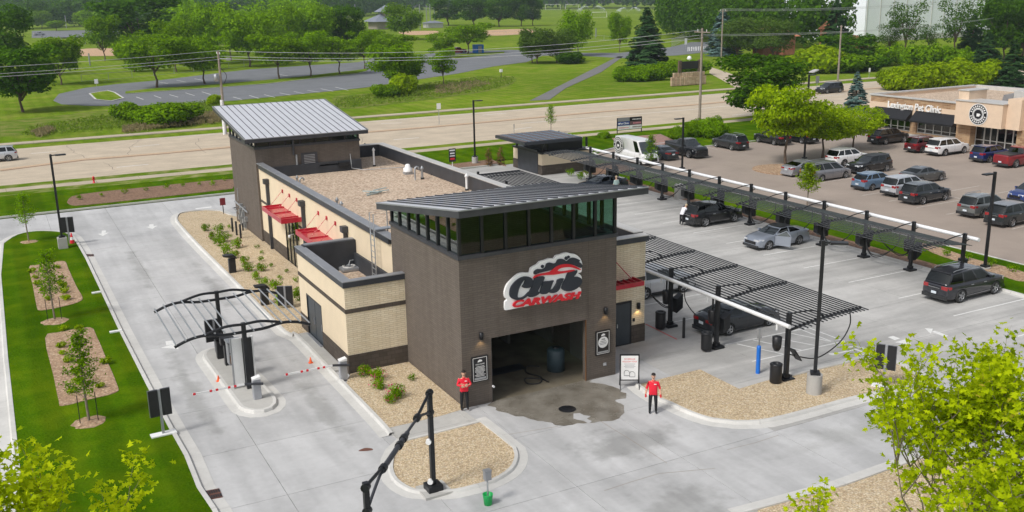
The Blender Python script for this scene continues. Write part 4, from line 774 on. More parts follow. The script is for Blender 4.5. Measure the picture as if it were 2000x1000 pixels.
# ---------------- the raised sign on the front tower
SG = thing('wall_sign', 'white outlined sign with soap bubbles, red car swoosh and big script on the brick tower', 'sign', (4, 0, 5))
def plate(name, pts, y0, y1, mat, par=SG):
    n = len(pts); a = sum(pts[i][0] * pts[(i + 1) % n][1] - pts[(i + 1) % n][0] * pts[i][1] for i in range(n))
    if a < 0: pts = pts[::-1]
    mb = MB(); vs = [(x, y1, z) for x, z in pts] + [(x, y0, z) for x, z in pts]
    mb.add(vs, [tuple(range(n, 2 * n))] + [((i + 1) % n, i, n + i, n + (i + 1) % n) for i in range(n)]); return mb.build(name, mat, par, True)
OUT = smooth([(2.032,4.270),(2.047,4.171),(2.115,4.128),(2.760,4.142),(4.400,4.155),(5.705,4.151),(5.817,4.206),(5.843,4.501),(5.705,4.622),(5.835,4.767),(5.880,4.992),(5.817,5.133),(5.687,5.251),(5.854,5.259),(5.880,5.453),(5.903,5.646),(5.781,5.925),(5.542,6.122),(5.359,6.163),(5.140,6.249),(4.922,6.234),(4.760,6.205),(4.579,6.192),(4.471,6.079),(4.238,6.112),(4.006,6.065),(3.775,6.043),(3.632,5.926),(3.491,5.883),(3.314,5.797),(3.258,5.614),(2.962,5.665),(2.683,5.636),(2.403,5.456),(2.175,5.269),(2.067,5.063),(2.028,4.847),(2.076,4.663),(2.160,4.586),(2.055,4.507)], 2)
plate('backing', OUT, -.14, -.01, 'sign_white')
plate('bubble_trim', smooth([(3.433,5.549),(3.452,5.665),(3.630,5.744),(3.842,5.704),(4.003,5.760),(4.058,5.913),(4.237,5.945),(4.415,5.877),(4.541,5.891),(4.614,6.010),(4.776,6.035),(4.957,5.977),(5.084,5.878),(5.230,5.971),(5.395,5.996),(5.578,5.938),(5.780,5.811),(5.707,5.766),(5.836,5.672),(5.880,5.518),(5.780,5.484),(5.577,5.579),(5.357,5.686),(5.065,5.761),(4.775,5.770),(4.522,5.717),(4.305,5.603),(3.983,5.577),(3.698,5.555),(3.521,5.517)], 2), -.19, -.14, 'logo_navy')
for u, v, r in ((708, 287, 22), (1040, 172, 24), (1072, 155, 18)):
    q = [(1.456,7.064),(1.790,7.018)]; k = (q[1][0] - q[0][0]) / 100
    cxy = {708: [(3.872,5.821)], 1040: [(5.066,6.020)], 1072: [(5.183,6.058)]}[u][0]
    plate('bubble_trim', [(cxy[0] + r * k * math.cos(t), cxy[1] + r * k * math.sin(t)) for t in [i * PI / 6 for i in range(12)]], -.19, -.14, 'logo_navy')
plate('car_swoosh', smooth([(3.395,5.353),(3.485,5.468),(3.769,5.512),(4.232,5.527),(4.413,5.652),(4.666,5.760),(4.956,5.777),(5.247,5.725),(5.467,5.628),(5.706,5.478),(5.817,5.396),(5.706,5.406),(5.503,5.501),(5.210,5.600),(4.919,5.626),(4.701,5.600),(4.610,5.526),(4.736,5.475),(4.991,5.453),(5.246,5.454),(5.485,5.429),(5.393,5.387),(5.136,5.373),(4.772,5.372),(4.411,5.371),(3.981,5.425),(3.661,5.425),(3.466,5.374)], 2), -.20, -.14, 'logo_red')
plate('letter_c', smooth([(2.236,4.909),(2.310,5.153),(2.539,5.372),(2.819,5.495),(3.064,5.499),(3.273,5.420),(3.369,5.277),(3.338,5.056),(3.195,4.976),(2.985,4.999),(2.846,5.069),(2.936,5.183),(3.009,5.364),(2.886,5.303),(2.725,5.088),(2.633,4.814),(2.622,4.639),(2.768,4.593),(2.944,4.635),(3.122,4.768),(3.192,4.789),(3.120,4.639),(2.907,4.528),(2.662,4.504),(2.420,4.585),(2.266,4.713)], 2), -.22, -.141, 'logo_navy')
plate('letter_l', smooth([(3.447,5.329),(3.625,5.392),(3.838,5.382),(3.962,5.341),(3.889,5.165),(3.707,4.902),(3.617,4.754),(3.687,4.711),(3.686,4.630),(3.472,4.550),(3.259,4.546),(3.119,4.607),(3.192,4.789),(3.337,5.024)], 2), -.215, -.141, 'logo_navy')
plate('letter_u', smooth([(3.888,5.133),(4.192,5.118),(4.408,5.118),(4.372,5.058),(4.261,4.815),(4.242,4.720),(4.369,4.733),(4.552,4.966),(4.607,5.120),(4.916,5.132),(4.769,4.867),(4.695,4.682),(4.548,4.574),(4.367,4.553),(4.187,4.599),(4.152,4.637),(4.043,4.573),(3.828,4.584),(3.722,4.656),(3.760,4.829),(3.833,4.979)], 2), -.225, -.141, 'logo_navy')
plate('letter_b', smooth([(5.136,5.350),(5.614,5.394),(5.521,5.211),(5.429,5.126),(5.650,5.093),(5.817,4.985),(5.854,4.831),(5.761,4.680),(5.575,4.560),(5.316,4.501),(5.059,4.519),(4.858,4.623),(4.804,4.730),(4.878,4.915),(5.025,5.122)], 2), -.212, -.141, 'logo_navy')
text_obj('lettering', 'CARWASH', .40, 'logo_red', SG, (0.0, -.20, -.71), (PI / 2, math.radians(2.0), 0), .03, .02, .28, width=3.45)
# poster boards either side of the bay
def poster(pts, label, kind):
    (x0, z1), (x1, z0) = pts; r = thing('poster_board', label, 'poster', (x0, -.05, z0)); w, h = x1 - x0, z1 - z0
    MB().box(0, w, -.02, .05, 0, h).build('frame', 'sign_black', r); o = .05
    MB().box(o, w - o, -.025, -.02, o, o + .02).box(o, w - o, -.025, -.02, h - o - .02, h - o).box(o, o + .02, -.025, -.02, o + .02, h - o - .02).box(w - o - .02, w - o, -.025, -.02, o + .02, h - o - .02).build('border', 'white_paint', r)
    MB().prism([(0, 0), (.22, .02), (.2, .09), (.1, .12), (.02, .07)], 0, .005).build('emblem', 'white_paint', r); e = r.children[-1] if r.children else None
    em = [o_ for o_ in COL.objects if o_.parent == r and o_.name.startswith('emblem')][0]; em.rotation_euler = (PI / 2, 0, 0); em.location = (w / 2 - .11, -.022, h - .26)
    if kind == 'list':
        text_obj('heading', 'WELCOME', .09, 'white_paint', r, (w / 2, -.024, h - .36), FRONT, .002)
        q = random.Random(3)
        for i in range(9): ww = q.uniform(.35, .56); MB().box(w / 2 - ww / 2, w / 2 + ww / 2, -.024, -.02, h - .47 - i * .055, h - .45 - i * .055).build('print_line', 'white_paint', r)
        MB().box(.11, w - .11, -.024, -.02, .1, .2).build('print_line', 'grey_plastic', r)
    else:
        dd = [(w / 2 + .27 * math.cos(t), h / 2 + .02 + .27 * math.sin(t)) for t in [i * PI / 12 for i in range(24)]]; mb = MB(); mb.add([(a, -.024, b) for a, b in dd], [tuple(range(24))]); mb.build('disc', 'white_paint', r)
        text_obj('heading', 'FREE', .09, 'sign_black', r, (w / 2, -.03, h / 2 + .16), FRONT, .002)
        for i, ww in enumerate((.3, .4, .32)): MB().box(w / 2 - ww / 2, w / 2 + ww / 2, -.028, -.024, h / 2 + .06 - i * .07, h / 2 + .075 - i * .07).build('print_line', 'sign_black', r)
        MB().box(.11, w - .11, -.024, -.02, .1, .17).build('print_line', 'grey_plastic', r)
poster([(.42, 2.26), (1.19, 1.1)], 'black poster board with white list of text left of the wash bay opening', 'list')
poster([(6.68, 2.3), (7.45, 1.14)], 'black poster board with a white disc right of the wash bay opening', 'disc')
af = thing('a_frame_sign', 'white a-frame sign in a black frame with red heading on the concrete by the exit', 'sign', (*(7.44,-1.66), 0), math.radians(-30))
for s in (-1, 1):
    MB().tube([(-.42, s * .3, 0), (-.42, 0.02 * s, .7), (-.42, 0.02 * s, 1.35)], .022, 6).build('leg', 'black_metal', af); MB().tube([(.42, s * .3, 0), (.42, 0.02 * s, .7), (.42, 0.02 * s, 1.35)], .022, 6).build('leg', 'black_metal', af)
MB().bbox(-.44, .44, -.04, .04, .35, 1.6, .02).build('frame', 'sign_black', af); MB().box(-.38, .38, -.045, -.04, .41, 1.54).build('panel', 'white_paint', af)
text_obj('heading', 'SCHEDULE', .1, 'logo_red', af, (0, -.047, 1.38), FRONT, .002); text_obj('heading', 'FOLLOW YOUR', .09, 'logo_red', af, (0, -.047, 1.26), FRONT, .002)
for i, ww in enumerate((.5, .42, .52, .4)): MB().box(-ww / 2, ww / 2, -.048, -.045, 1.14 - i * .06, 1.16 - i * .06).build('print_line', 'grey_plastic', af)
for x0, z0 in ((-.24, .6), (.0, .54)):
    P = [(x0, z0), (x0 + .24, z0), (x0 + .24, z0 + .16), (x0 + .16, z0 + .25), (x0 + .05, z0 + .25), (x0, z0 + .16)]; mb = MB()
    for i in range(6): a, b = P[i], P[(i + 1) % 6]; mb.beam((a[0], -.05, a[1]), (b[0], -.05, b[1]), .02, .012)
    mb.build('outline_drawing', 'sign_black', af)

# ------------------------------------------------------------------ the small equipment building with a shed roof
E = thing('equipment_shed', 'small dark and cream shed with a floating flat roof behind the vacuum bays', 'shed', (30.5, 47, 0))
MB().box(30.5, 36.1, 47.0, 53, 0, .95).build('wall_base', 'base_brick', E, True); MB().box(30.53, 36.07, 47.03, 52.97, .95, 2.05).build('wall', 'cream_render', E, True)
MB().box(30.46, 30.53, 47.8, 51.9, 0, 2.35).build('gate', 'dark_cap', E, True); MB().box(30.45, 36.15, 46.95, 53.05, 2.05, 2.2).build('coping', 'black_metal', E, True)
MB().box(31.5, 35.5, 47.6, 52.6, 2.2, 3.0).build('upper_wall', 'black_metal', E, True)
for x, y in ((30.8, 47.3), (30.8, 52.7), (35.8, 47.3), (35.8, 52.7)): MB().box(x - .08, x + .08, y - .08, y + .08, 2.2, 3.3).build('post', 'black_metal', E, True)
r = MB(); (xa, ya), (xb, yb), (xc, yc), (xd, yd) = (28.2, 52.6), (28.0, 46.0), (34.4, 45.2), (34.9, 51.6)
r.prism([(28.1, 46.0), (34.5, 46.0), (34.5, 52.2), (28.1, 52.2)], 3.25, 3.55, 0, True); ro = r.build('roof', 'dark_cap', E, True)
for i in range(14):
    x = 28.35 + 6.0 * i / 13.2; MB().box(x - .2, x + .2, 46.15, 52.05, 3.552, 3.575).build('roof_panel', ('solar_dark', 'roof_rust')[0] if i % 2 else (plain('roof_rust', (.12, .085, .08), .4, .3) and 'roof_rust'), ro); ro2 = None
for o_ in [x for x in COL.objects if x.name.startswith('roof_panel') and x.parent == ro]: o_.location = (-30.5, -47, 0)
for i in range(9): MB().box(34.5, 34.75, 46.3 + .7 * i, 46.45 + .7 * i, 3.4, 3.55).build('bracket', 'light_cap', E, True)

# ------------------------------------------------------------------ pet clinic
K = thing('clinic_building', 'low tan stucco and brick shop building with black awnings and storefront glass', 'building', (80.7, 40, 0))
def kp_(name, mb, mat, par=None): return mb.build(name, mat, par or K, True)
kp_('wall', MB().box(80.75, 100, 5, 52.4, 0, .35), 'clinic_brick'); kp_('storefront', MB().box(81.1, 99.9, 5.1, 52.3, .35, 2.3), 'shop_glass')
kp_('fascia', MB().box(80.6, 81.0, 38.2, 52.6, 2.35, 3.5), 'clinic_render'); kp_('brick_band', MB().box(80.66, 81.0, 38.2, 52.5, 3.5, 4.25), 'clinic_brick'); kp_('coping', MB().box(80.55, 81.1, 38.0, 52.7, 4.25, 4.4), 'light_cap')
kp_('wall', MB().box(80.7, 100, 52.3, 52.6, 0, 4.25), 'clinic_render'); kp_('coping', MB().box(80.6, 100, 52.2, 52.75, 4.25, 4.42), 'light_cap'); kp_('roof', MB().box(81.0, 100, 5, 52.3, 3.6, 3.9), 'roof_ballast'); kp_('coping', MB().box(99.6, 100.1, 5, 52.7, 3.9, 4.42), 'light_cap')
for a, b in ((51.4, 52.5), (45.4, 46.3), (38.2, 39.7)): kp_('brick_pier', MB().box(80.68, 81.2, a, b, 0, 2.35), 'clinic_brick')
for a, b, n in ((46.3, 51.4, 5), (39.7, 45.4, 5)):
    for i in range(n + 1): y = a + (b - a) * i / n; kp_('window_mullion', MB().box(80.9, 81.05, y - .05, y + .05, .35, 2.35), 'light_cap')
    kp_('window_rail', MB().box(80.92, 81.03, a, b, .35, .45), 'light_cap')
    kp_('window_rail', MB().box(80.92, 81.03, a, b, .8, .86), 'light_cap')
    for i in range(n): ya = a + (b - a) * i / n + .05; yb = a + (b - a) * (i + 1) / n - .05; kp_('window_pane', MB().quad((80.98, yb, .45), (80.98, ya, .45), (80.98, ya, 2.35), (80.98, yb, 2.35)), 'shop_glass')
for a, b in ((46.0, 51.6), (39.5, 45.5)): kp_('awning', MB().add([(80.55, b, 2.95), (80.55, a, 2.95), (79.5, a, 1.9), (79.5, b, 1.9), (79.5, b, 1.72), (79.5, a, 1.72), (80.55, a, 1.75), (80.55, b, 1.75)], [(0, 1, 2, 3), (3, 2, 5, 4), (1, 6, 5, 2), (0, 3, 4, 7)]), 'sign_black')
# entrance portal
kp_('portal', MB().box(77.6, 80.6, 32.0, 37.8, 2.45, 5.0), 'clinic_render'); kp_('portal', MB().box(78.6, 81.5, 37.0, 38.3, 2.4, 6.0), 'clinic_render'); kp_('portal', MB().box(78.3, 81.3, 30.4, 32.0, 2.4, 5.6), 'clinic_render'); kp_('portal', MB().box(79.1, 82, 29.0, 30.6, 2.4, 6.3), 'clinic_render'); kp_('fascia', MB().box(80.6, 81.0, 5, 29, 2.35, 3.5), 'clinic_render'); kp_('brick_band', MB().box(80.66, 81.0, 5, 29, 3.5, 4.25), 'clinic_brick'); kp_('coping', MB().box(80.55, 81.1, 5, 29, 4.25, 4.4), 'light_cap')
kp_('coping', MB().box(77.5, 80.6, 31.9, 37.9, 5.0, 5.08), 'light_cap'); kp_('coping', MB().box(78.5, 81.6, 36.9, 38.4, 6.0, 6.1), 'light_cap'); kp_('coping', MB().box(79.0, 82.1, 28.9, 30.7, 6.3, 6.4), 'light_cap')
kp_('brick_pier', MB().box(78.7, 81.2, 36.5, 38.3, 0, 2.4), 'clinic_brick'); kp_('brick_pier', MB().box(78.9, 81.2, 29.4, 31.0, 0, 2.4), 'clinic_brick'); kp_('awning', MB().add([(80.55, 28.5, 2.95), (80.55, 20, 2.95), (79.5, 20, 1.9), (79.5, 28.5, 1.9), (79.5, 28.5, 1.72), (79.5, 20, 1.72)], [(0, 1, 2, 3), (3, 2, 5, 4)]), 'sign_black')
for i, y in enumerate((36.5, 35.4, 34.6, 33.8, 32.8, 31.9, 31.0)): kp_('door_mullion', MB().box(79.6, 79.75, y - .06, y + .06, 0, 2.4), 'light_cap')
kp_('door_glass', MB().box(79.68, 79.72, 31.0, 36.5, .1, 2.4), 'shop_glass'); kp_('door_rail', MB().box(79.62, 79.74, 31, 36.5, .7, .78), 'light_cap')
for i in range(4): kp_('window_mullion', MB().box(80.9, 81.05, 28.8 - 1.6 * i, 28.9 - 1.6 * i, .35, 2.35), 'light_cap')
text_obj('lettering', 'Lexington Pet Clinic', 1.12, 'white_paint', K, (-.25, 5.8, 3.33), LEFT, .06, .02, width=7.7)
em = thing('round_emblem', None, None); em.parent = K; em.location = (-3.15, -5.15, 3.75)
def emblem(root, R, axis):
    def disc(r0, r1, d, mat, nm):
        vs = []; n = 28
        for r in (r0, r1):
            for k in range(n):
                t = 2 * PI * k / n; a, b = r * math.cos(t), r * math.sin(t); vs.append((-d, a, b))
        fs = [(k, n + k, n + (k + 1) % n, (k + 1) % n) for k in range(n)]
        MB().add(vs, fs).build(nm, mat, root)
    disc(.001, R, .0, 'white_paint', 'rim'); disc(.001, R * .93, .02, 'sign_black', 'disc'); disc(R * .52, R * .60, .03, 'white_paint', 'ring'); disc(R * .44, R * .48, .03, 'white_paint', 'ring')
    MB().box(-.04, -.03, -R * .16, R * .14, -R * .2, R * .08).box(-.04, -.03, -R * .25, -R * .17, -R * .1, R * .04).build('cup', 'white_paint', root)
    mb = MB()
    for k in range(22):
        t = 2 * PI * k / 22
        if abs(math.sin(t)) < .25: continue
        c = Vector((-.03, R * .76 * math.cos(t), R * .76 * math.sin(t))); mb.obox(c, (.004, 0, 0), Vector((0, -math.sin(t), math.cos(t))) * R * .05, Vector((0, math.cos(t), math.sin(t))) * R * .09)
    mb.build('print', 'white_paint', root)
emblem(em, 1.15, 0)
ac = thing('rooftop_unit', 'grey rooftop air conditioner behind the tan entrance portal', 'air conditioner', (84.5, 33.2, 3.9))
MB().bbox(-1.5, 1.5, -2.4, 1.6, .3, 2.1, .05).build('cabinet', 'light_cap', ac); MB().box(-1.4, 1.4, -2.2, 1.4, 0, .3).build('curb', 'galvanised', ac); MB().box(-1.54, -1.5, -2.1, -.2, .5, 1.8).build('coil_grille', 'fascia_dark', ac); MB().add([(-1.5, 1.6, .6), (-1.5, 3.0, .6), (1.2, 3.0, .6), (1.2, 1.6, .6), (-1.5, 1.6, 1.8), (-1.5, 2.8, 1.5), (1.2, 2.8, 1.5), (1.2, 1.6, 1.8)], [(0, 1, 5, 4), (1, 2, 6, 5), (4, 5, 6, 7), (3, 2, 1, 0), (2, 3, 7, 6)]).build('intake_hood', 'cap_top', ac)
# far buildings
WB = thing('warehouse', 'huge pale blue-white sided hall rising behind the trees at the right', 'building', (225, 190, 0))
MB().box(236, 330, 199, 270, 0, 24).build('wall', 'pale_siding', WB, True)
for i in range(12): MB().box(236.5 + 6 * i, 236.7 + 6 * i, 198.85, 199, 0, 24).build('pilaster', 'light_cap', WB, True)
MB().box(236, 300, 198.9, 199, 0, 1.6).build('plinth', 'light_cap', WB, True); MB().box(318, 321, 198.8, 199, 0, 3).build('door', 'white_paint', WB, True)
def gabled(name, label, loc, w, d, h, rh, wall, roof, over=.8, cat='building', rotz=0):
    r = thing(name, label, cat, (*loc, 0), rotz); MB().box(-w / 2, w / 2, -d / 2, d / 2, 0, h).build('wall', wall, r)
    a, b = w / 2 + over, d / 2 + over; t = .3 * a
    MB().add([(-a, -b, h), (a, -b, h), (a, b, h), (-a, b, h), (-t, 0, h + rh), (t, 0, h + rh)], [(0, 1, 5, 4), (1, 2, 5), (2, 3, 4, 5), (3, 0, 4), (3, 2, 1, 0)]).build('roof', roof, r); return r
plain('grey_shingle', (.20, .22, .27), .9, 0, .1); plain('tan_wall', (.32, .28, .23), .9, 0, .1)
PV = gabled('pavilion', 'two-tiered park pavilion with grey hipped roofs beyond the trees', (181.74,485.35), 17, 14, 4.0, 4.0, 'tan_wall', 'grey_shingle', 2.5)
MB().box(-3, 3, -3, 3, 5.8, 9).build('cupola', 'tan_wall', PV); MB().add([(-5.5, -5.5, 9), (5.5, -5.5, 9), (5.5, 5.5, 9), (-5.5, 5.5, 9), (0, 0, 13)], [(0, 1, 4), (1, 2, 4), (2, 3, 4), (3, 0, 4)]).build('roof', 'grey_shingle', PV)
gabled('park_shed', 'small flat grey-roofed shed among the far park trees', (204.94,476.30), 9, 7, 2.5, 1.2, 'light_cap', 'grey_shingle', .8)
TH = thing('tower_house', 'terracotta roofed house with little turrets mostly hidden in dark evergreens', 'house', (*(184.51,168.20), 0))
for dx, dy, w, z, rh in ((-14, 3, 5, 6.2, 2.0), (-18, 0, 6, 4.2, 1.5), (-9, 2, 6, 4.8, 1.8), (6, 2, 3.4, 6.2, 2.2), (18, 3, 8, 2.6, 1.6)):
    MB().box(dx - w / 3, dx + w / 3, dy - w / 3, dy + w / 3, 0, z).build('turret', 'orange_tiles', TH); MB().add([(dx - w / 2, dy - w / 2, z), (dx + w / 2, dy - w / 2, z), (dx + w / 2, dy + w / 2, z), (dx - w / 2, dy + w / 2, z), (dx, dy, z + rh)], [(0, 1, 4), (1, 2, 4), (2, 3, 4), (3, 0, 4)]).build('roof', 'orange_tiles', TH)
dg = thing('dugout', 'dark flat-roofed dugout shelter beside the far left ball field', 'shelter', (*(22.66,424.84), 0)); MB().box(-9, 9, -1.5, 1.5, 2.6, 3.0).build('roof', 'black_metal', dg)
for i in range(5): MB().box(-9 + 4.5 * i - .1, -9 + 4.5 * i + .1, -1.4, -1.2, 0, 2.6).build('post', 'grey_plastic', dg)
# ------------------------------------------------------------------ vacuum canopies
def drum(label, group, loc, rotz=0, lid=True):
    t = thing('waste_drum', label, 'bin', loc, rotz, group); MB().lathe((0, 0, 0), [(0, 0), (.25, 0), (.27, .05), (.27, .86), (.25, .9), (.16, .9), (.16, .84), (0, .84)], 18).build('drum', 'sign_black', t); MB().lathe((0, 0, .8), [(.275, 0), (.285, .02), (.285, .06), (.275, .08)], 18).build('rim', 'black_metal', t)
    return t
def hose(pts, r=.028, n=6): return smooth(pts, n, False)
def canopy(name, label, posts, sgn, x0, reach, arcf, tubes, yend, pipe, brace_u, top=3.2):
    """posts along y at x0; the roof tubes lie on arms curving out by `reach` to the side sgn"""
    C = thing(name, label, 'canopy', (x0, posts[0], 0)); L = lambda x, y, z: (x, y - posts[0], z)
    pm = MB().box(-.09, .09, -.09, .09, .1, top).bbox(-.32, .32, -.28, .28, 0.0, .13, .03).box(-.13, .13, -.13, .13, .13, .3).mesh('post', 'black_metal')
    ap = [(sgn * u, 0, arcf(u)) for u in [reach * i / 14 for i in range(15)]]; am = MB().tube(ap, .065, 8).mesh('arm', 'black_metal')
    bp = smooth([(0, 0, top - .06), (sgn * brace_u * .3, 0, top - .07), (sgn * brace_u * .7, 0, top - .17), (sgn * brace_u, 0, arcf(brace_u) + .02)], 5, False); bm_ = MB().tube(bp, .035, 8).mesh('brace', 'black_metal')
    for y in posts:
        inst(pm, 'post', C, L(0, y, 0)); inst(am, 'arm', C, L(0, y, 0)); inst(bm_, 'brace', C, L(0, y, 0))
        MB().tube([(-sgn * .0, y - posts[0], top - .55), (pipe[0], y - posts[0], pipe[1] - .1)], .03, 6).build('bracket', 'black_metal', C)
    tm = None
    for u in tubes:
        if tm is None: tm = MB().tube([(0, 0, 0), (0, yend[1] - yend[0], 0)], .031, 6).mesh('roof_tube', 'tube_metal')
        inst(tm, 'roof_tube', C, (sgn * u, yend[0] - posts[0], arcf(u) + .075))
    clip_ = MB()
    for y in posts:
        for u in tubes: clip_.box(sgn * u - .028, sgn * u + .028, y - posts[0] - .06, y - posts[0] + .06, arcf(u) + .03, arcf(u) + .115)
    tag(clip_.build('tube_clips', 'black_metal', C), kind='stuff')
    if sgn < 0:
        for ya, yb in zip([yend[0]] + posts[1:], posts[1:] + [yend[1]]):
            sh = MB(); us = [.25 + 1.65 * i / 6 for i in range(7)]; V = [(sgn * u, q - posts[0], arcf(u) + .06) for u in us for q in (ya + .05, yb - .05)]
            V += [(x_, y_, z_ - .03) for x_, y_, z_ in V]; F = [(2 * i, 2 * i + 1, 2 * i + 3, 2 * i + 2) for i in range(6)]; sh.add(V, F + [tuple(14 + j for j in f[::-1]) for f in F] + [(2 * i, 2 * i + 2, 16 + 2 * i, 14 + 2 * i) for i in range(6)] + [(2 * i + 3, 2 * i + 1, 15 + 2 * i, 17 + 2 * i) for i in range(6)] + [(0, 14, 15, 1), (12, 13, 27, 26)]); sh.build('shade_panel', 'shade_mesh', C)
    P = MB().tube([(pipe[0], pipe[2] - posts[0], pipe[1]), (pipe[0], pipe[3] - posts[0], pipe[1])], pipe[4], 14).build('vacuum_pipe', 'white_pipe', C)
    for y in posts: MB().cyl((pipe[0], y - posts[0] + .35), .05, pipe[1] - .38, pipe[1], 8).build('pipe_drop', 'white_pipe', P)
    return C
plain('shade_mesh', (.030, .038, .036), .7, .1, .2); plain('tube_metal', (.025, .027, .03), .25, .2, .1, coat=1)
BY = [1.54, 5.2, 8.95, 12.7, 16.45, 20.1, 23.8, 27.55, 31.2, 34.9, 38.7, 42.6]
canopy('vacuum_canopy', 'long black tube-roofed vacuum canopy with white pipe beside the car park', BY, -1, 33.3, 4.5, lambda u: 2.48 + .2454 * u - .0429 * u * u, [2.05 + .272 * i for i in range(10)], (.75, 43.6), (.42, 2.82, .9, 44.0, .115), 1.95, 3.14)
FY = [-4.5, .4, 4.2, 7.9, 11.7]
canopy('vacuum_canopy', 'shorter black tube-roofed vacuum canopy with blue-white pipe next to the wash building', FY, 1, 14.05, 4.4, lambda u: 2.36 + .17 * u - .022 * u * u, [.45 + .232 * i for i in range(18)], (-5.0, 12.6), (-.36, 2.74, -4.95, 12.4, .10), 2.2, 3.22)
pc = thing('pay_canopy', 'small black tube canopy behind the front tower roof', 'canopy', (18.3, 31, 0))
for y in (0, 5): MB().box(-.08, .08, y - .08, y + .08, 0, 3.2).build('post', 'black_metal', pc); MB().tube([(0, y, 2.5), (1.5, y, 2.7), (4.4, y, 2.6)], .05, 8).build('arm', 'black_metal', pc)
for i in range(14): MB().tube([(.3 + .31 * i, -1.8, 2.72), (.3 + .31 * i, 6.0, 2.72)], .045, 6).build('roof_tube', 'black_metal', pc)
MB().box(.2, 4.4, 5.95, 6.05, 2.62, 2.78).build('edge_beam', 'black_metal', pc)
# vacuum units on the posts
def vac_unit(loc, sgn, label, group, src=[]):
    if src: return copy_tree(src[0], loc, 0 if sgn > 0 else PI, label)
    t = thing('vacuum_unit', label, 'vacuum', loc, 0, group)
    MB().lathe((.0, .36, 1.15), [(0, 0), (.17, .02), (.2, .1), (.24, .7), (.2, .76), (0, .78)], 16).build('canister', 'sign_black', t); MB().cyl((0, .36), .05, 1.9, 2.45, 8).build('riser', 'black_metal', t)
    MB().obox((.45, -.02, 1.25), (.2, 0, .12), (0, .2, 0), (-.0, 0, .38)).build('tool_panel', 'black_metal', t)
    MB().tube(hose([(.1, .36, 1.7), (.5, .6, 1.1), (.75, 1.3, .62), (.7, 2.1, .75), (.45, 2.7, 1.2)]), .028, 6).build('hose', 'rubber', t)
    MB().tube(hose([(.15, .3, 1.6), (.6, .7, .95), (.8, 1.5, .5), (.65, 2.3, .8), (.3, 2.9, 1.6), (.25, 2.95, 2.4)]), .028, 6).build('hose', 'rubber', t)
    src.append(t); return t
for i, y in enumerate(BY[1:]):
    vac_unit((33.3, y, 0), -1, 'black vacuum canister on the %s post of the long canopy from its near end' % ORD[i + 1], 'vacuum units along the long canopy')
for i, y in enumerate(FY[1:]):
    o = vac_unit((14.05, y, 0), 1, ['black vacuum canister and hoses on the near canopy post left of the dark sedan tail', 'black vacuum canister and hoses on the near canopy post beside the silver car door', 'black vacuum canister at the near canopy hidden behind the wash wing', 'black vacuum canister at the far end of the near canopy'][i], None); o['group'] = 'vacuum units along the short canopy'
for i, y in enumerate(BY):
    lb_ = 'black round bin at the %s post of the long canopy counted from its near end' % ORD[i]
    d = drum(lb_, 'bins along the long canopy', (33.85, y + .38, .55)) if i == 0 else copy_tree(d0, (33.85, y + .38, .55), 0, lb_)
    if i == 0: d0 = d
for i, (y, lb) in enumerate([(-4.5, 'black round bin at the end post of the short canopy by the gravel'), (.4, 'black round bin at the canopy post behind the dark sedan'), (4.2, 'black round bin at the canopy post nearest the cream wing')]):
    o = copy_tree(d0, (13.35, y - .1, .08), 0, lb); o['group'] = 'bins along the short canopy'
nz = thing('vacuum_unit', 'black vacuum canister with a hose looping to the canopy end by the gravel', 'vacuum', (14.05, -4.5, 0))
MB().lathe((-.45, .2, 1.45), [(0, 0), (.12, .0), (.2, .16), (.22, .65), (.12, .7), (0, .72)], 16).build('canister', 'sign_black', nz); MB().obox((.5, 0, 1.15), (.22, 0, -.3), (0, .2, 0), (.02, 0, .02)).build('tool_panel', 'black_metal', nz)
MB().tube(hose([(.2, 0, 1.2), (.8, .1, .95), (1.9, .0, .72), (3.1, -.1, 1.25), (3.7, -.1, 2.0), (3.75, 0, 2.65)]), .03, 6).build('hose', 'rubber', nz)
# ------------------------------------------------------------------ the entry lane island, kiosks and menu canopy
isl = ccw([(-8.30, 5.0), (-8.45, 11.6), (-8.42, 12.1), (-8.30, 12.5), (-8.08, 12.8), (-7.85, 12.9), (-7.62, 12.8), (-7.42, 12.5), (-7.32, 12.0), (-6.95, 5.4), (-6.97, 4.9), (-7.1, 4.45), (-7.33, 4.15), (-7.62, 4.05), (-7.92, 4.15), (-8.15, 4.45), (-8.27, 4.75)]); structure('island', MB().prism(isl, 0, .15), 'walk_concrete'); kerb(isl, True, 1, gutter=.38, top=.16, h=.155)
mc = thing('menu_canopy', 'black two-post canopy with gull-wing arms and thin tubes over the entry lane island', 'canopy', (-7.6, 6.65, 0))
for y, in ((0,), (5.65,)):
    MB().box(-.09, .09, y - .09, y + .09, .12, 3.28).build('post', 'black_metal', mc)
    for s in (-1, 1):
        MB().tube(smooth([(0, y, 2.85), (s * .9, y, 2.86), (s * 1.75, y, 2.98), (s * 2.4, y, 2.9), (s * 3.0, y, 2.68)], 5, False), .07, 8).build('arm', 'black_metal', mc)
        MB().tube(smooth([(0, y, 3.2), (s * .8, y, 3.22), (s * 1.75, y, 3.0)], 5, False), .065, 8).build('brace', 'black_metal', mc)
for i in range(15):
    x = -2.95 + 5.9 * i / 14; z = 2.98 - .034 * (abs(x) - 1.6) ** 2 * 4; z = min(z, 3.02) + .08
    if abs(x) < .3: continue
    MB().tube([(x, -.12, z), (x, 5.8, z)], .038, 6).build('roof_tube', 'galvanised', mc)
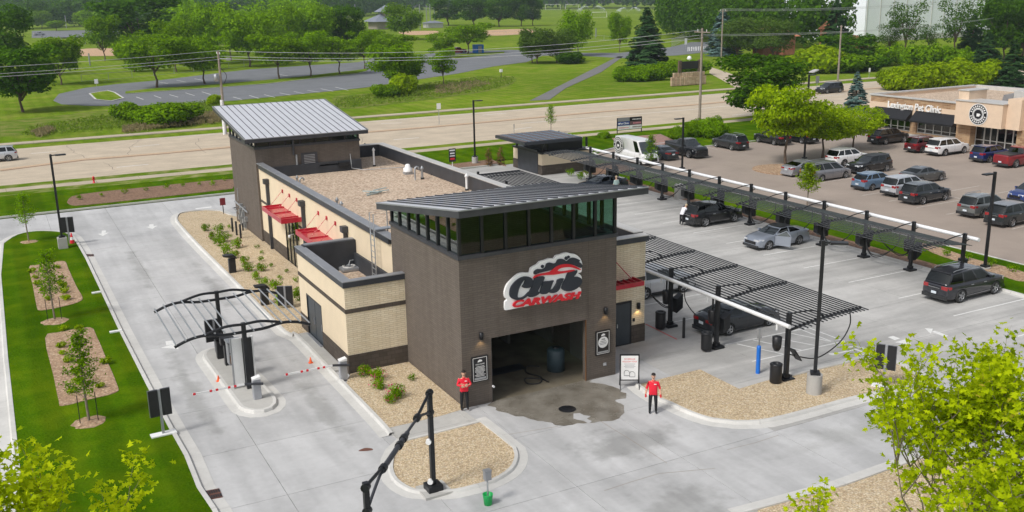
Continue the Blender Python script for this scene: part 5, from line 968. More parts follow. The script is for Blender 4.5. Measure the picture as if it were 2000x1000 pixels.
def lean_kiosk(loc, label, rot=0.0, cat='speaker post'):
    t = thing('order_post', label, cat, loc, rot); MB().bbox(-.22, .22, -.16, .16, .0, .95, .03).build('body', 'sign_black', t)
    MB().add([(-.55, -.24, 1.15), (-.5, .24, 1.15), (.28, .24, .93), (.28, -.24, .93), (-.6, -.24, 1.22), (-.55, .24, 1.22), (.1, .24, 1.22), (.3, .24, 1.02), (.3, -.24, 1.02), (.1, -.24, 1.22)], [(0, 1, 2, 3), (0, 4, 5, 1), (4, 9, 6, 5), (9, 8, 7, 6), (8, 3, 2, 7), (0, 3, 8, 9, 4), (1, 5, 6, 7, 2)]).build('hood', 'black_metal', t); return t
lean_kiosk((*(-3.79,27.15), .06), 'black hooded order post standing alone in the gravel left of the wash building')
lean_kiosk((*(-3.72,19.12), .06), 'black hooded order post in the gravel next to a double black panel')
lean_kiosk((-7.84, 11.3, .15), 'black hooded order post on the entry lane island'); 
def panel_sign(loc, rot, h, label, pw=.35, ph=1.12, base=True, name='panel_sign'):
    t = thing(name, label, 'panel sign', loc, rot); MB().box(-.05, .05, -.05, .05, 0, h).build('post', 'cap_top', t)
    for s in (-1, 1): MB().box(s * .07 if s > 0 else -.07 - pw, s * .07 + pw if s > 0 else -.07, -.06, .02, h - ph, h).build('panel', 'sign_black', t); MB().box(s * .05 if s > 0 else -.09 - pw, .09 + pw if s > 0 else -.05, .02, .05, h - ph - .02, h + .02).build('panel_back', 'cap_top', t)
    if base: MB().box(-.5, .5, -.2, .2, -.05, .05).build('base', 'white_paint', t)
    return t
panel_sign((*(-11.80,3.62), .11), 0.05, 1.95, 'double black panel on a grey post on the lawn by the barrier lane'); panel_sign((*(17.08,-7.38), .07), -1.0, 1.95, 'double black panel sign at the end of the exit gravel island')
panel_sign((*(-12.44,41.44), .11), -.25, 1.95, 'double black panel sign behind the left lamp post', base=False); panel_sign((-7.9, 12.3, .15), 0.05, 1.7, 'double black panel sign at the far end of the entry island', base=False); panel_sign((*(-2.85,17.81), .07), -.45, 1.3, 'double black panel beside the order post in the gravel', base=False)
ks = thing('pay_kiosk', 'grey pay kiosk with black screen and brown door on the entry island', 'kiosk', (-7.75, 8.6, .15))
MB().cyl((0, 0), .12, 0, .7, 10).build('stand', 'black_metal', ks); MB().bbox(-.3, .3, -.25, .25, .6, 1.65, .03).build('cabinet', 'cap_top', ks); MB().box(-.24, .24, -.27, -.25, .66, 1.1).build('door', 'brown_metal', ks); MB().add([(-.24, -.27, 1.15), (.24, -.27, 1.15), (.24, -.1, 1.72), (-.24, -.1, 1.72), (.24, .1, 1.72), (-.24, .1, 1.72), (.24, .1, 1.15), (-.24, .1, 1.15)], [(0, 1, 2, 3), (3, 2, 4, 5), (1, 6, 4, 2), (0, 3, 5, 7)]).build('screen', 'sign_black', ks); MB().box(-.34, .34, -.32, .3, 1.7, 1.76).build('hood', 'galvanised', ks)
cb = thing('camera_box', 'black box with lens head standing between order post and pay kiosk', 'reader', (-7.7, 10.2, .15)); MB().box(-.2, .2, -.15, .15, 0, 1.0).build('body', 'black_metal', cb); MB().bbox(-.35, .3, -.18, .18, 1.05, 1.4, .03).build('head', 'sign_black', cb)
mb_ = thing('menu_board', 'tall narrow white and black menu board behind the front canopy post', 'menu board', (-7.6, 6.95, .15)); MB().box(-.55, -.1, -.05, .08, 0.1, 2.35).build('panel', 'white_paint', mb_); MB().box(-.1, .35, -.06, .08, .1, 2.3).build('panel', 'sign_black', mb_); MB().box(.35, .42, -.07, .09, .05, 2.35).build('frame', 'white_paint', mb_); MB().box(-.6, -.55, -.06, .09, 0, 2.4).build('frame', 'cap_top', mb_)
def gate(loc, label, arm=2.75):
    g_ = thing('barrier_gate', label, 'barrier', loc); MB().bbox(-.17, .17, -.15, .15, 0, .92, .02).build('housing', 'grey_box', g_)
    MB().add([(-.17, -.16, .92), (.17, -.16, .92), (.17, .16, .92), (-.17, .16, .92), (-.17, -.16, .97), (.17, -.16, 1.05), (.17, .16, 1.05), (-.17, .16, .97)], [(4, 5, 6, 7), (0, 1, 5, 4), (1, 2, 6, 5), (2, 3, 7, 6), (3, 0, 4, 7)]).build('cap', 'white_paint', g_)
    a = MB().tube([(.25, -.22, .72), (-.55, -.22, .86)], .06, 8).build('arm_holder', 'fascia_dark', g_); P = MB().box(-arm, -.5, -.24, -.2, .81, .89).build('arm', 'white_paint', g_)
    for i, q_ in enumerate((0, .32, .44, .68, .80)): x = -arm + .02 + (arm - .6) * q_; MB().box(x, x + .11, -.245, -.195, .806, .894).build('stripe', 'logo_red', g_)
    return g_
plain('grey_box', (.40, .41, .44), .5, .2, .08)
gate((-7.55, 5.3, .15), 'barrier gate with striped arm on the entry island'); gate((-3.45, 5.75, .06), 'barrier gate with striped arm against the cream annex corner')
def cone(loc, label):
    c = thing('traffic_cone', label, 'cone', loc); c.scale = (.65, .65, .65); MB().lathe((0, 0, .03), [(.13, 0), (.03, .42), (0, .43)], 12).build('cone', 'orange_plastic', c); MB().box(-.16, .16, -.16, .16, 0, .03).build('base', 'orange_plastic', c)
def flag(loc, label):
    c = thing('marker_flag', label, 'marker', loc); MB().add([(-.12, 0, 0), (.14, .02, 0), (-.05, .0, .4), (.02, .1, 0)], [(0, 1, 2), (1, 3, 2), (3, 0, 2)]).build('flag', 'orange_plastic', c)
cone((*(-4.13,8.72), .01), 'small orange cone on the concrete in front of the annex door'); cone((*(-8.57,8.59), .01), 'small orange cone leaning at the kerb of the entry island')
wc_ = thing('traffic_cone', 'red and white cone standing by the left panel sign', 'cone', (*(-12.27,41.34), .1)); MB().lathe((0, 0, .03), [(.17, 0), (.13, .25)], 12).build('cone', 'logo_red', wc_); MB().lathe((0, 0, .28), [(.13, 0), (.09, .2)], 12).build('band', 'white_paint', wc_); MB().lathe((0, 0, .48), [(.09, 0), (.04, .3), (0, .31)], 12).build('cone_top', 'logo_red', wc_)
# clearance bar across the lane at the bottom
ar = thing('clearance_bar', 'black arched clearance bar spanning the lane at the bottom of the picture', 'gantry', (-4.05, -6.1, 0)); u_ = Vector((-4.2, -5.2, 0))
def ap(t, z): return tuple(u_ * t + Vector((0, 0, z)))
for t in (0, 1.0): MB().box(u_.x * t - .08, u_.x * t + .08, u_.y * t - .08, u_.y * t + .08, .1, 3.85).bbox(u_.x * t - .28, u_.x * t + .28, u_.y * t - .28, u_.y * t + .28, 0, .32, .03).build('post', 'black_metal', ar)
MB().tube(smooth([ap(0, 3.05), ap(.1, 3.3), ap(.23, 3.52), ap(.45, 3.54)], 5, False), .05, 8).tube(smooth([ap(1, 2.95), ap(.9, 3.25), ap(.77, 3.5), ap(.55, 3.54)], 5, False), .05, 8).build('arm', 'fascia_dark', ar)
MB().tube([ap(0, 3.82), ap(.23, 3.58)], .055, 8).tube([ap(1, 3.72), ap(.77, 3.56)], .055, 8).build('brace', 'black_metal', ar); MB().tube([ap(.40, 3.52), ap(.80, 3.5)], .085, 10).build('cross_bar', 'fascia_dark', ar)
for t, z in ((.23, 3.55), (.46, 3.52), (.77, 3.52), (0, 3.8), (0, 3.05), (1, 3.7), (1, 2.95), (.53, 3.5)): MB().tube([ap(t - .015, z), ap(t + .015, z)], .13, 10).build('clamp', 'black_metal', ar)
for z in (2.0, .45): MB().tube([(-.16, -.1, z), (-.1, 0, z)], .1, 12).build('reflector', 'white_paint', ar)
structure('equipment_pad', MB().box(-4.55, -3.5, -6.6, -5.6, .0, .10), 'walk_concrete')
# buckets, bollards and small posts
bk = thing('dryer_stand', 'grey meter on a thin stand rising from a green bucket', 'bucket', (*(-2.76,-7.89), 0)); MB().lathe((0, 0, 0), [(0, 0), (.14, 0), (.18, .38), (.19, .4), (.165, .4), (.13, .05), (0, .05)], 18).build('bucket', 'green_plastic', bk); MB().tube([(0, 0, .05), (0, 0, .95)], .03, 8).tube([(.05, .02, .4), (-.03, 0, .8)], .012, 6).build('pole', 'galvanised', bk); MB().bbox(-.12, .12, -.1, .1, .95, 1.3, .02).box(-.13, .13, -.11, .11, 1.28, 1.32).build('meter', 'cap_top', bk)
bb = thing('sign_bollard', 'bright blue bollard carrying a grey parking sign near the gravel', 'bollard', (*(13.53,-3.23), 0)); MB().cyl((0, 0), .1, 0, 1.3, 14).lathe((0, 0, 1.3), [(.1, 0), (.07, .06), (0, .08)], 14).build('sleeve', 'blue_plastic', bb); MB().box(-.03, .03, -.02, .02, 1.35, 2.2).build('post', 'galvanised', bb); MB().obox((0, 0, 1.95), Vector((.8, -.6, 0)) * .12, Vector((.6, .8, 0)) * .012, (0, 0, .24)).build('sign_plate', 'cap_top', bb)
def bollard(loc, h, label, group=None, r=.075):
    b = thing('bollard', label, 'bollard', loc, 0, group); MB().lathe((0, 0, 0), [(r, 0), (r, h - .06), (r * .7, h - .01), (0, h)], 12).build('post', 'sign_black', b)
bollard((*(13.56,2.39), 0), 1.1, 'single black bollard between the cream wing and the dark sedan')
for (p, t_) in (((-1.18,38.89), 'leftmost black bollard of the three in the gravel by the rear tower'), ((-1.18,37.53), 'middle black bollard of the three in the gravel by the rear tower'), ((-1.14,36.38), 'rightmost black bollard of the three in the gravel by the rear tower')): bollard((*p, .05), 1.1, t_, 'bollards by the rear tower')
bollard((*(-0.42,38.80), .05), .6, 'short black bollard against the rear tower wall', None, .06)
def lamp(p, h, base, a, label, rnd=True, hz=0):
    t = thing('lamp_post', label, 'lamp post', (p[0], p[1], hz), a)
    (MB().cyl((0, 0), .33, 0, base, 20) if rnd else MB().bbox(-.32, .32, -.32, .32, 0, base, .03)).build('base', 'base_concrete', t)
    MB().box(-.2, .2, -.2, .2, base, base + .12).box(-.075, .075, -.075, .075, base + .12, base + h).build('pole', 'black_metal', t)
    o = MB().box(.07, .3, -.04, .04, base + h - .12, base + h - .05).build('arm', 'black_metal', t); hd = MB().bbox(.28, 1.0, -.19, .19, base + h - .13, base + h - .04, .03).build('head', 'black_metal', t); MB().box(.36, .94, -.15, .15, base + h - .14, base + h - .132).build('lens', 'cap_top', hd)
    return t
lamp((-12.97,40.19), 6.0, .85, 0.0, 'tall black lamp post on a concrete block at the left end of the lawn', False, .05); lamp((27.99,56.82), 5.9, .75, 0.0, 'black lamp post in the mulch behind the ballast roof', True); lamp((37.27,2.90), 6.0, .2, PI, 'black lamp post on the grass strip by the dark suv at the right'); lamp((13.95,-6.35), 6.0, .95, -.7, 'tall black lamp post on a round concrete base in the exit gravel'); lamp((43.04,41.20), 5.0, .3, PI, 'black lamp post in front of the black pickup truck')
cl = lamp((57.92,40.02), 8.6, .1, .2, 'tall grey lamp post with a pale head beside the lime trees', True); MB().obox((.8, 0, 9.0), (.45, 0, .1), (0, .3, 0), (-.01, 0, .05)).build('head', 'light_cap', cl)
hy = thing('fire_hydrant', 'small red fire hydrant on the verge by the street', 'hydrant', (*(-8.29,67.31), .07)); MB().lathe((0, 0, 0), [(.13, 0), (.13, .06), (.09, .07), (.09, .5), (.12, .52), (.1, .62), (0, .7)], 14).build('body', 'logo_red', hy); MB().tube([(-.18, 0, .4), (.18, 0, .4)], .05, 8).build('outlet', 'logo_red', hy)
def plate_sign(p, h, w, ph, label, rot=0, mat='white_paint', post='galvanised', name='road_sign', z=0):
    t = thing(name, label, 'sign', (p[0], p[1], z), rot); MB().box(-.03, .03, -.03, .03, 0, h).build('post', post, t); MB().box(-w / 2, w / 2, -.06, -.035, h - ph, h).build('plate', mat, t); return t
plate_sign((38.08,89.07), 2.9, .6, .8, 'white road sign on a post in the far verge of the street'); plate_sign((-0.39,45.85), 1.4, .45, .6, 'dark red direction sign where the rear drive bends', mat='dark_red', post='black_metal') if plain('dark_red', (.2, .02, .03), .5) else 0
ls = plate_sign((24.44,54.73), 2.1, .75, 1.35, 'black entrance sign with white and red print by the mulch bed', mat='sign_black', post='white_paint', z=.1)
MB().box(-.3, .3, -.07, -.062, 1.85, 1.98).box(-.25, .25, -.07, -.062, 1.55, 1.68).box(-.28, .28, -.07, -.062, 1.3, 1.4).build('print', 'white_paint', ls); MB().box(-.24, .24, -.07, -.062, .95, 1.15).build('print', 'logo_red', ls)
plate_sign((37.12,168.49) if False else (3.22,180.38), 2.2, .7, .9, 'small white sign in the grass island of the park lane'); plate_sign((42.65,75.71), 1.1, .12, .5, 'thin grey marker post at the near street edge', mat='galvanised'); plate_sign((172.59,209.43), 3.2, .9, 1.8, 'white sign beside the park lane near the blue spruce', mat='white_paint')
plate_sign((135.86,103.77), 2.0, .5, .8, 'small white post sign on the lime verge at the right', mat='white_paint'); plate_sign((110.18,91.51), 2.6, .8, 1.2, 'pale sign at the street corner left of the black suv', mat='cap_top'); plate_sign((45.95,583.11), 6, 6, 4, 'small red and white scoreboard in the far left field', mat='logo_red', name='scoreboard')
nb = thing('transformer_box', 'pale concrete cabinet on the grass behind the long canopy', 'cabinet', (*(34.59,30.39), .05)); MB().bbox(-.4, .4, -.3, .3, 0, 1.3, .03).build('cabinet', 'light_cap', nb)
pb = thing('portable_toilet', 'small blue cabin beside the far park lane', 'cabin', (*(116.46,237.85), 0)); MB().bbox(-1.3, 1.3, -1.3, 1.3, 0, 2.6, .1).build('cabin', 'blue_plastic', pb); MB().box(-.6, .6, -1.34, -1.3, .2, 2.2).build('door', 'cap_top', pb)
bn = thing('nesting_box', 'white bird box on a pole in the ditch grass', 'bird box', (*(79.28,150.43), 0)); MB().box(-.05, .05, -.05, .05, 0, 1.4).build('pole', 'black_metal', bn); MB().box(-.25, .25, -.25, .25, 1.4, 2.0).build('box', 'white_paint', bn)
# monument sign of the shops
mo = thing('monument_sign', 'wide shop sign board with blue, black and white panels behind the white van', 'sign board', (*(52.30,66.54), .1), math.radians(-4)); SW, SH = 6.6, 2.7; mo.scale = (.54, .54, .54)
MB().box(0, .14, -.1, .1, 0, 3.6).box(SW - .14, SW, -.1, .1, 0, 3.6).build('post', 'black_metal', mo)
def pn(u0, u1, v0, v1, mat): return MB().box(.14 + (SW - .28) * u0, .14 + (SW - .28) * u1, -.12, .05, .9 + SH * v0, .9 + SH * v1).build('panel', mat, mo)
pn(0, .495, .69, 1, 'cap_top'); pn(0, .495, .34, .67, 'sign_blue'); pn(0, .495, 0, .32, 'white_paint'); pn(.505, 1, .67, 1, 'sign_black'); pn(.505, 1, .34, .65, plain('sign_maroon', (.13, .08, .085), .5) and 'sign_maroon'); pn(.505, 1, 0, .32, 'white_paint')
MB().box(.1, SW - .1, -.05, .1, .8, 3.62).build('frame', 'black_metal', mo)
text_obj('lettering', 'Pet Clinic', .62, 'white_paint', mo, (1.85, -.13, 2.28), FRONT, .01, .015); MB().box(.3, .65, -.14, -.12, 2.1, 2.45).build('print', 'white_paint', mo)
for i in range(9): MB().box(.4 + .3 * i, .6 + .3 * i, -.13, -.12, 1.15, 1.45).build('print', 'sign_pink', mo)
for i in range(7): MB().box(4.1 + .33 * i, 4.3 + .33 * i, -.14, -.12, 1.2, 1.5).build('print', 'rust_iron', mo)
for i in range(6): MB().box(4.0 + .4 * i, 4.3 + .4 * i, -.14, -.12, 3.0, 3.2).build('print', 'white_paint', mo)
for i in range(6): MB().box(4.2 + .36 * i, 4.45 + .36 * i, -.14, -.12, 2.05, 2.4).build('print', 'sign_pink', mo)
rs = thing('stone_sign', 'curved stone block wall with sign posts on the park corner', 'sign', (*(100.51,114.57), 0)); 
for i in range(9): MB().bbox(-4.0 + .9 * i, -3.15 + .9 * i, -.4 + .02 * (i - 4) ** 2, .4, 0, 1.6, .06).build('stone_block', 'stone_blocks', rs)
for i in range(8): MB().bbox(-3.5 + .9 * i, -2.65 + .9 * i, -.3 + .02 * (i - 4) ** 2, .4, 1.6, 2.4, .06).build('stone_block', 'stone_blocks', rs)
for x in (-2.2, 2.4): MB().box(x - .3, x + .3, -.2, .2, 2.4, 4.6).build('sign_post', 'bark', rs)
MB().box(-1.9, 2.1, -.1, .1, 3.0, 4.4).build('sign_plate', 'sign_black', rs); MB().lathe((0, 0, 4.5), [(0, 0), (.5, .3), (.3, .8), (0, .9)], 10).build('finial', 'white_paint', rs)
fr = thing('rail_row', 'row of white hitch rails at the park lane turning', 'railing', (*(170.41,200.24), 0))
for i in range(7): MB().tube([(i * 1.3 - 4, 0, 0), (i * 1.3 - 4, 0, 1.2), (i * 1.3 - 3.4, 0, 1.2), (i * 1.3 - 3.4, 0, 0)], .1, 6).build('rail', 'white_paint', fr)
# ------------------------------------------------------------------ utility poles and wires
def upole(p, h, label, arms=((.5, 1.6),), gear=False, sleeve=0):
    t = thing('utility_pole', label, 'utility pole', (p[0], p[1], 0)); MB().tube([(0, 0, 0), (0, 0, h)], [.2, .14], 10).build('pole', 'utility_wood', t)
    for dz, w in arms: MB().box(-.06, .06, -w, w, h - dz - .06, h - dz + .06).build('crossarm', 'utility_wood', t)
    for s in (-1, 1): MB().cyl((.0, s * .9), .05, h - .42, h - .15, 8).build('insulator', 'white_pipe', t)
    if sleeve: MB().cyl((-.15, -.15), .22, 0, sleeve, 10).build('sleeve', 'white_pipe', t)
    if gear: MB().lathe((-.55, 0, h - 3.9), [(0, 0), (.3, .05), (.3, .9), (0, 1.0)], 12).build('transformer', 'cap_top', t); MB().tube([(0, 0, h - 1), (1.0, -.3, h - 1.1)], .07, 8).bbox(.9, 1.4, -.5, -.1, h - 1.3, h - .95, .05).build('street_lamp', 'cap_top', t); MB().tube(smooth([(.1, 0, h - 2.2), (.8, 0, h - 3.2), (.4, 0, h - 4.2)], 4, False), .04, 6).build('cable_loop', 'rubber', t)
    return t
A1 = (10.72,96.70); hA = 10.80; A2 = (66.58,68.34); hB = 12.45; A3 = (131.79,143.28); hC = 13.10; A4 = (208.63,125.79)
upole(A1, hA, 'utility pole with lamp, transformer and white sleeve across the street behind the rear tower', ((.3, .5),), True, 4.5); upole(A2, hB, 'weathered utility pole standing in the near verge left of the dark maple'); upole(A3, hC, 'utility pole in front of the tall blue spruce'); upole(A4, 16, 'utility pole leaning at the far right edge'); upole((124.19,100.42), 10.5, 'thin dark pole behind the black suv on the street', ((.2, .3),))
def wires(a, ha, b, hb, offs, sag, label, r=.022):
    t = thing('power_line', label, 'wires', (a[0], a[1], ha))
    for oy, dz in offs:
        P = []
        for i in range(17):
            k = i / 16; P.append(((b[0] - a[0]) * k, (b[1] - a[1]) * k + oy, (hb - ha) * k + dz - 4 * sag * k * (1 - k)))
        MB().tube(P, r, 5).build('wire', 'wire', t)
wires(A1, hA, (-70, 96), 11.5, ((0, 0), (.6, -.8), (-.3, -1.1)), 1.2, 'power lines running left from the street pole'); wires(A1, hA, A2, hB - .2, ((0, 0), (.6, -.7), (-.3, -1.0)), 1.3, 'power lines running right from the street pole above the lawns')
wires(A3, hC, A4, 15, ((0, 0), (.7, -.2), (-.7, -.4)), 1.2, 'upper power lines before the dark trees on the right', .025); wires(A2, hB, A4, 11, ((0, -.8), (.5, -1.0)), 1.2, 'lower power lines before the dark trees on the right', .025)
# far field furniture
def goal(p, w, h, label):
    t = thing('soccer_goal', label, 'goal', (*p, 0), -.4); MB().tube([(-w / 2, 0, 0), (-w / 2, 0, h), (w / 2, 0, h), (w / 2, 0, 0)], .16, 6).build('frame', 'white_paint', t)
    MB().tube([(-w / 2, 0, h), (-w / 2, 2.5, 0), (w / 2, 2.5, 0), (w / 2, 0, h)], .08, 6).build('net_frame', 'white_paint', t)
goal((527.25,900.05), 16, 5.5, 'white soccer goal at the left of the far edge of the field'); goal((550.29,899.22), 14, 5, 'white soccer goal next to a sprinkler at the far field edge'); goal((371.20,566.84), 11, 3.6, 'pale smaller soccer goal in the middle of the far field')
def fence(pts, h, step, label, mat='galvanised'):
    t = thing('wire_fence', label, 'fence', (pts[0][0], pts[0][1], 0)); o = Vector((*pts[0], 0)); P = [Vector((*p, 0)) - o for p in pts]
    for i, p in enumerate(resample([tuple(p) for p in P], step, False)): MB().cyl((p[0][0], p[0][1]), .05, 0, h, 5).build('post', mat, t)
    m = MB().tube([tuple(p + Vector((0, 0, h))) for p in P], .04, 5).tube([tuple(p + Vector((0, 0, .15))) for p in P], .03, 5)
    m.build('rail', mat, t)
fence([(176.56,221.67),(224.62,273.73),(246.14,290.09)], 2.4, 3, 'chain link fence along the sports field by the blue spruce'); fence([(2.51,205.32),(10.26,207.44),(34.99,221.85),(47.73,231.77)], 1.6, 6, 'low wire fence along the left playing field'); fence([(178.82,355.35),(199.28,353.39),(186.89,269.80)], 1.5, 8, 'low fence between the park lane and the middle field')
for i, (x, yb, yt, w, lb) in enumerate(((821, 58, 8, .2, 'first tall pale pole of the backstop beyond the round tree'), (834, 55, 10, .2, 'second tall pale pole of the backstop beyond the round tree'), (841, 52, 8, .25, 'third tall pale pole of the backstop beyond the round tree'), (849, 50, 5, .25, 'fourth tall pale pole of the backstop beyond the round tree'), (696, 62, 8, .2, 'slim pole standing left of the pavilion'), (631, 50, 12, .15, 'thin white pole behind the left row of park trees'), (130, 55, 30, .3, 'white foul pole in the far left field'), (176, 128, 104, .22, 'short white foul pole in the left ball field'), (82, 73, 58, .2, 'small white pole by the far left car park'), (1164, 72, 55, .25, 'short white foul pole right of the thin park tree'))):
    a, b_ = [((187.22,452.13), 12.93), ((199.28,471.62), 12.14), ((211.32,494.67), 12.42), ((220.62,510.22), 13.10), ((153.47,455.53), 13.63), ((176.19,584.21), 11.90), ((37.30,721.76), 8.55), ((9.93,266.68), 3.37), ((11.98,535.30), 3.85), ((200.84,304.01), 3.38)][i]
    t = tag(MB().cyl((0, 0), w, 0, b_, 6).build('field_pole', 'cap_top', None, False, (a[0], a[1], 0)), lb, 'pole')
def sprinkler(p, R, label):
    mb = MB(); q = random.Random(int(p[0]))
    for i in range(140):
        a = q.uniform(-.3, .3) + (PI if q.random() < .5 else 0); k = q.random(); r = R * k; z = 4 * R * .32 * k * (1 - k) + q.uniform(-.3, .5); s = .15 + .5 * k
        mb.obox((r * math.cos(a), r * math.sin(a), max(.1, z)), (s, 0, 0), (0, s, 0), (0, 0, s * .6))
    tag(mb.build('sprinkler_spray', 'spray', None, False, (*p, 0)), label, 'sprinkler')
sm = bpy.data.materials.new('spray'); sm.use_nodes = True; sm.node_tree.nodes['Principled BSDF'].inputs['Base Color'].default_value = (.8, .85, .88, 1); sm.node_tree.nodes['Principled BSDF'].inputs['Alpha'].default_value = .12; MT['spray'] = sm
sprinkler((493.99,771.17), 14, 'arching sprinkler spray near the soccer goals'); sprinkler((479.53,688.39), 12, 'arching sprinkler spray left of the dark spruce top'); sprinkler((493.84,638.24), 10, 'arching sprinkler spray right of the dark spruce')
tag(MB().obox((0, 0, 1), (5, 1, 0), (-1, 4, 0), (0, .5, 1.0)).build('field_tarp', plain('teal', (.05, .4, .35), .6) and 'teal', None, False, (*(502.04,609.51), 0)), 'teal ground cover lying in the far field', 'tarp')
# ------------------------------------------------------------------ people
def person(name, label, loc, rot, joints, edges, radii, zones, hair, extra=None):
    """one skinned body; zones: function (co) -> material index"""
    t = thing(name, label, 'person', loc, rot); me = bpy.data.meshes.new('body'); me.from_pydata(joints, edges, []); ob = bpy.data.objects.new('body', me); COL.objects.link(ob)
    sk = ob.modifiers.new('skin', 'SKIN'); sk.use_smooth_shade = True
    for i, r in enumerate(radii): v = me.skin_vertices[0].data[i]; v.radius = r if isinstance(r, tuple) else (r, r); v.use_root = (i == 0)
    ss = ob.modifiers.new('sub', 'SUBSURF'); ss.levels = 2; ss.render_levels = 2
    dg = bpy.context.evaluated_depsgraph_get(); m2 = bpy.data.meshes.new_from_object(ob.evaluated_get(dg)); bpy.data.objects.remove(ob)
    o2 = bpy.data.objects.new('body', m2); COL.objects.link(o2); o2.parent = t; m2.materials.clear()
    for m in zones[0]: m2.materials.append(MT[m])
    for p in m2.polygons: p.material_index = zones[1](p.center, p.normal); p.use_smooth = True
    return t
def human(label, loc, rot, shirt, pants, arms, hairm, shoe='sign_black', glove=None, lean=0.0, badge=True, bald=False):
    J = [(0, 0, .93), (0, 0, 1.12), (0, -.0, 1.34), (0, .01, 1.47), (0, 0, 1.56), (0, -.015, 1.64), (0, -.01, 1.72),
         (.1, 0, .88), (.12, -.01, .5), (.13, .02, .1), (.14, -.12, .04), (-.1, 0, .88), (-.12, -.01, .5), (-.13, .02, .1), (-.14, -.12, .04), (.18, .01, 1.41), (-.18, .01, 1.41)]
    E = [(0, 1), (1, 2), (2, 3), (3, 4), (4, 5), (5, 6), (0, 7), (7, 8), (8, 9), (9, 10), (0, 11), (11, 12), (12, 13), (13, 14), (2, 15), (2, 16)]
    Rr = [(.165, .125), (.175, .13), (.19, .125), (.075, .07), (.055, .06), (.078, .092), (.07, .085), (.095, .10), (.068, .075), (.05, .055), (.045, .035), (.095, .10), (.068, .075), (.05, .055), (.045, .035), .065, .065]
    for s, ch in ((1, arms[0]), (-1, arms[1])):
        prev = 15 if s > 0 else 16
        for k, (p, r) in enumerate(zip(ch, (.052, .043, .036, .02))): J.append(p); Rr.append(r); E.append((prev, len(J) - 1)); prev = len(J) - 1
    if lean:
        c, s_ = math.cos(lean), math.sin(lean); piv = .93
        def L(p): 
            if p[2] <= .935: return p
            y, z = p[1], p[2] - piv; return (p[0], y * c - z * s_, piv + y * s_ + z * c)
        J = [L(p) for p in J]
    hands = [Vector(J[17 + 2]), Vector(J[17 + 6])]; elbows = [Vector(J[17]), Vector(J[21])]; neck = Vector(J[4]); hip = .93
    mats = [shirt, pants, 'skin', shoe, glove or 'skin']
    up = (Vector(J[3]) - Vector(J[0])).normalized()
    def zone(c, n):
        c = Vector(c)
        if c.z < .075: return 3
        dh = min((c - h).length for h in hands)
        def sg(a, b): k = max(0, min(1, (c - a).dot(b - a) / (b - a).length_squared)); return (c - (a + (b - a) * k)).length, k
        fa = [sg(e, h) for e, h in zip(elbows, hands)]
        h = (c - Vector(J[0])).dot(up)
        if dh < .075: return 4
        if c.z < hip - .07 and abs(c.x) < .25: return 1
        if h > .52: return 2
        if any(d < .055 and k > .12 for d, k in fa): return 2
        return 0
    t = person('person', label, loc, rot, J, E, Rr, (mats, zone), hairm)
    hd = Vector(J[5]) * .4 + Vector(J[6]) * .6
    hr = MB(); vs = []
    for a in range(12):
        for b in range(5):
            th = 2 * PI * a / 12; ph = b / 4 * 1.5; vs.append(hd + Vector((.098 * math.sin(ph) * math.cos(th), .112 * math.sin(ph) * math.sin(th) + .022, .085 * math.cos(ph) + .045 - (.05 if b == 4 and math.sin(th) > 0 else 0))))
    hr.add(vs, [(a * 5 + b, a * 5 + b + 1, ((a + 1) % 12) * 5 + b + 1, ((a + 1) % 12) * 5 + b) for a in range(12) for b in range(4)], 0, True); hr.build('hair', hairm, t)
    fy = hd.y - .098
    if not lean:
        for s in (-1, 1): MB().lathe((s * .032, fy + .008, hd.z - .02), [(0, -.007), (.011, 0), (0, .007)], 8).build('eye', 'sign_black', t); MB().bbox(s * .088 - .012, s * .088 + .012, hd.y - .02, hd.y + .03, hd.z - .05, hd.z + .02, .006).build('ear', 'skin', t)
        MB().bbox(-.014, .014, fy - .022, fy + .02, hd.z - .055, hd.z - .015, .008).build('nose', 'skin', t); MB().box(-.025, .025, fy - .003, fy + .02, hd.z - .083, hd.z - .073).build('mouth', 'logo_red' if False else 'brown_leather', t)
        if badge: MB().obox((.07, -.128, 1.36), (.05, 0, 0), (0, .004, .002), (0, -.003, .016)).build('shirt_print', 'white_paint', t)
        MB().lathe((0, .0, 1.475), [(.085, -.02), (.075, .02), (.07, .03)], 14).build('collar', shirt, t)
    for i, h in enumerate(hands):       # five fingers on each hand, curling down from the palm
        d = (h - Vector(J[17 + 4 * i + 1])).normalized(); sd_ = d.cross(Vector((0, 1, 0))).normalized() if abs(d.y) < .9 else Vector((1, 0, 0)); hn = d.cross(sd_)
        f = MB()
        for k in range(4): b = h + sd_ * (.027 - .018 * k) + d * .03; L_ = (.05, .062, .058, .045)[k]; f.tube([b, b + d * L_ * .5, b + d * L_ * .85 + hn * .018], [.0095, .009, .007], 6)
        b = h + sd_ * .035; f.tube([b, b + sd_ * .02 + d * .025, b + sd_ * .018 + d * .05], [.011, .01, .008], 6); f.build('fingers', glove or 'skin', t)
    return t
human('person in a red polo with folded arms at the corner of the wash tower', (*(-0.07,-0.27), .06), -.3, 'red_cloth', 'black_cloth',
      [[(.29, -.05, 1.17), (.10, -.20, 1.13), (-.08, -.22, 1.15), (-.14, -.21, 1.16)], [(-.29, -.05, 1.17), (-.10, -.22, 1.19), (.07, -.21, 1.20), (.14, -.20, 1.21)]], 'hair_dark', 'brown_leather')
human('person in a red shirt and black trousers standing with hanging arms by the exit', (*(6.71,-4.47), .0), -.6, 'red_cloth', 'black_cloth',
      [[(.27, .03, 1.13), (.31, -.04, .88), (.31, -.06, .82), (.31, -.07, .76)], [(-.27, .03, 1.13), (-.31, -.04, .88), (-.31, -.06, .82), (-.31, -.07, .76)]], 'hair_dark', glove='logo_red')
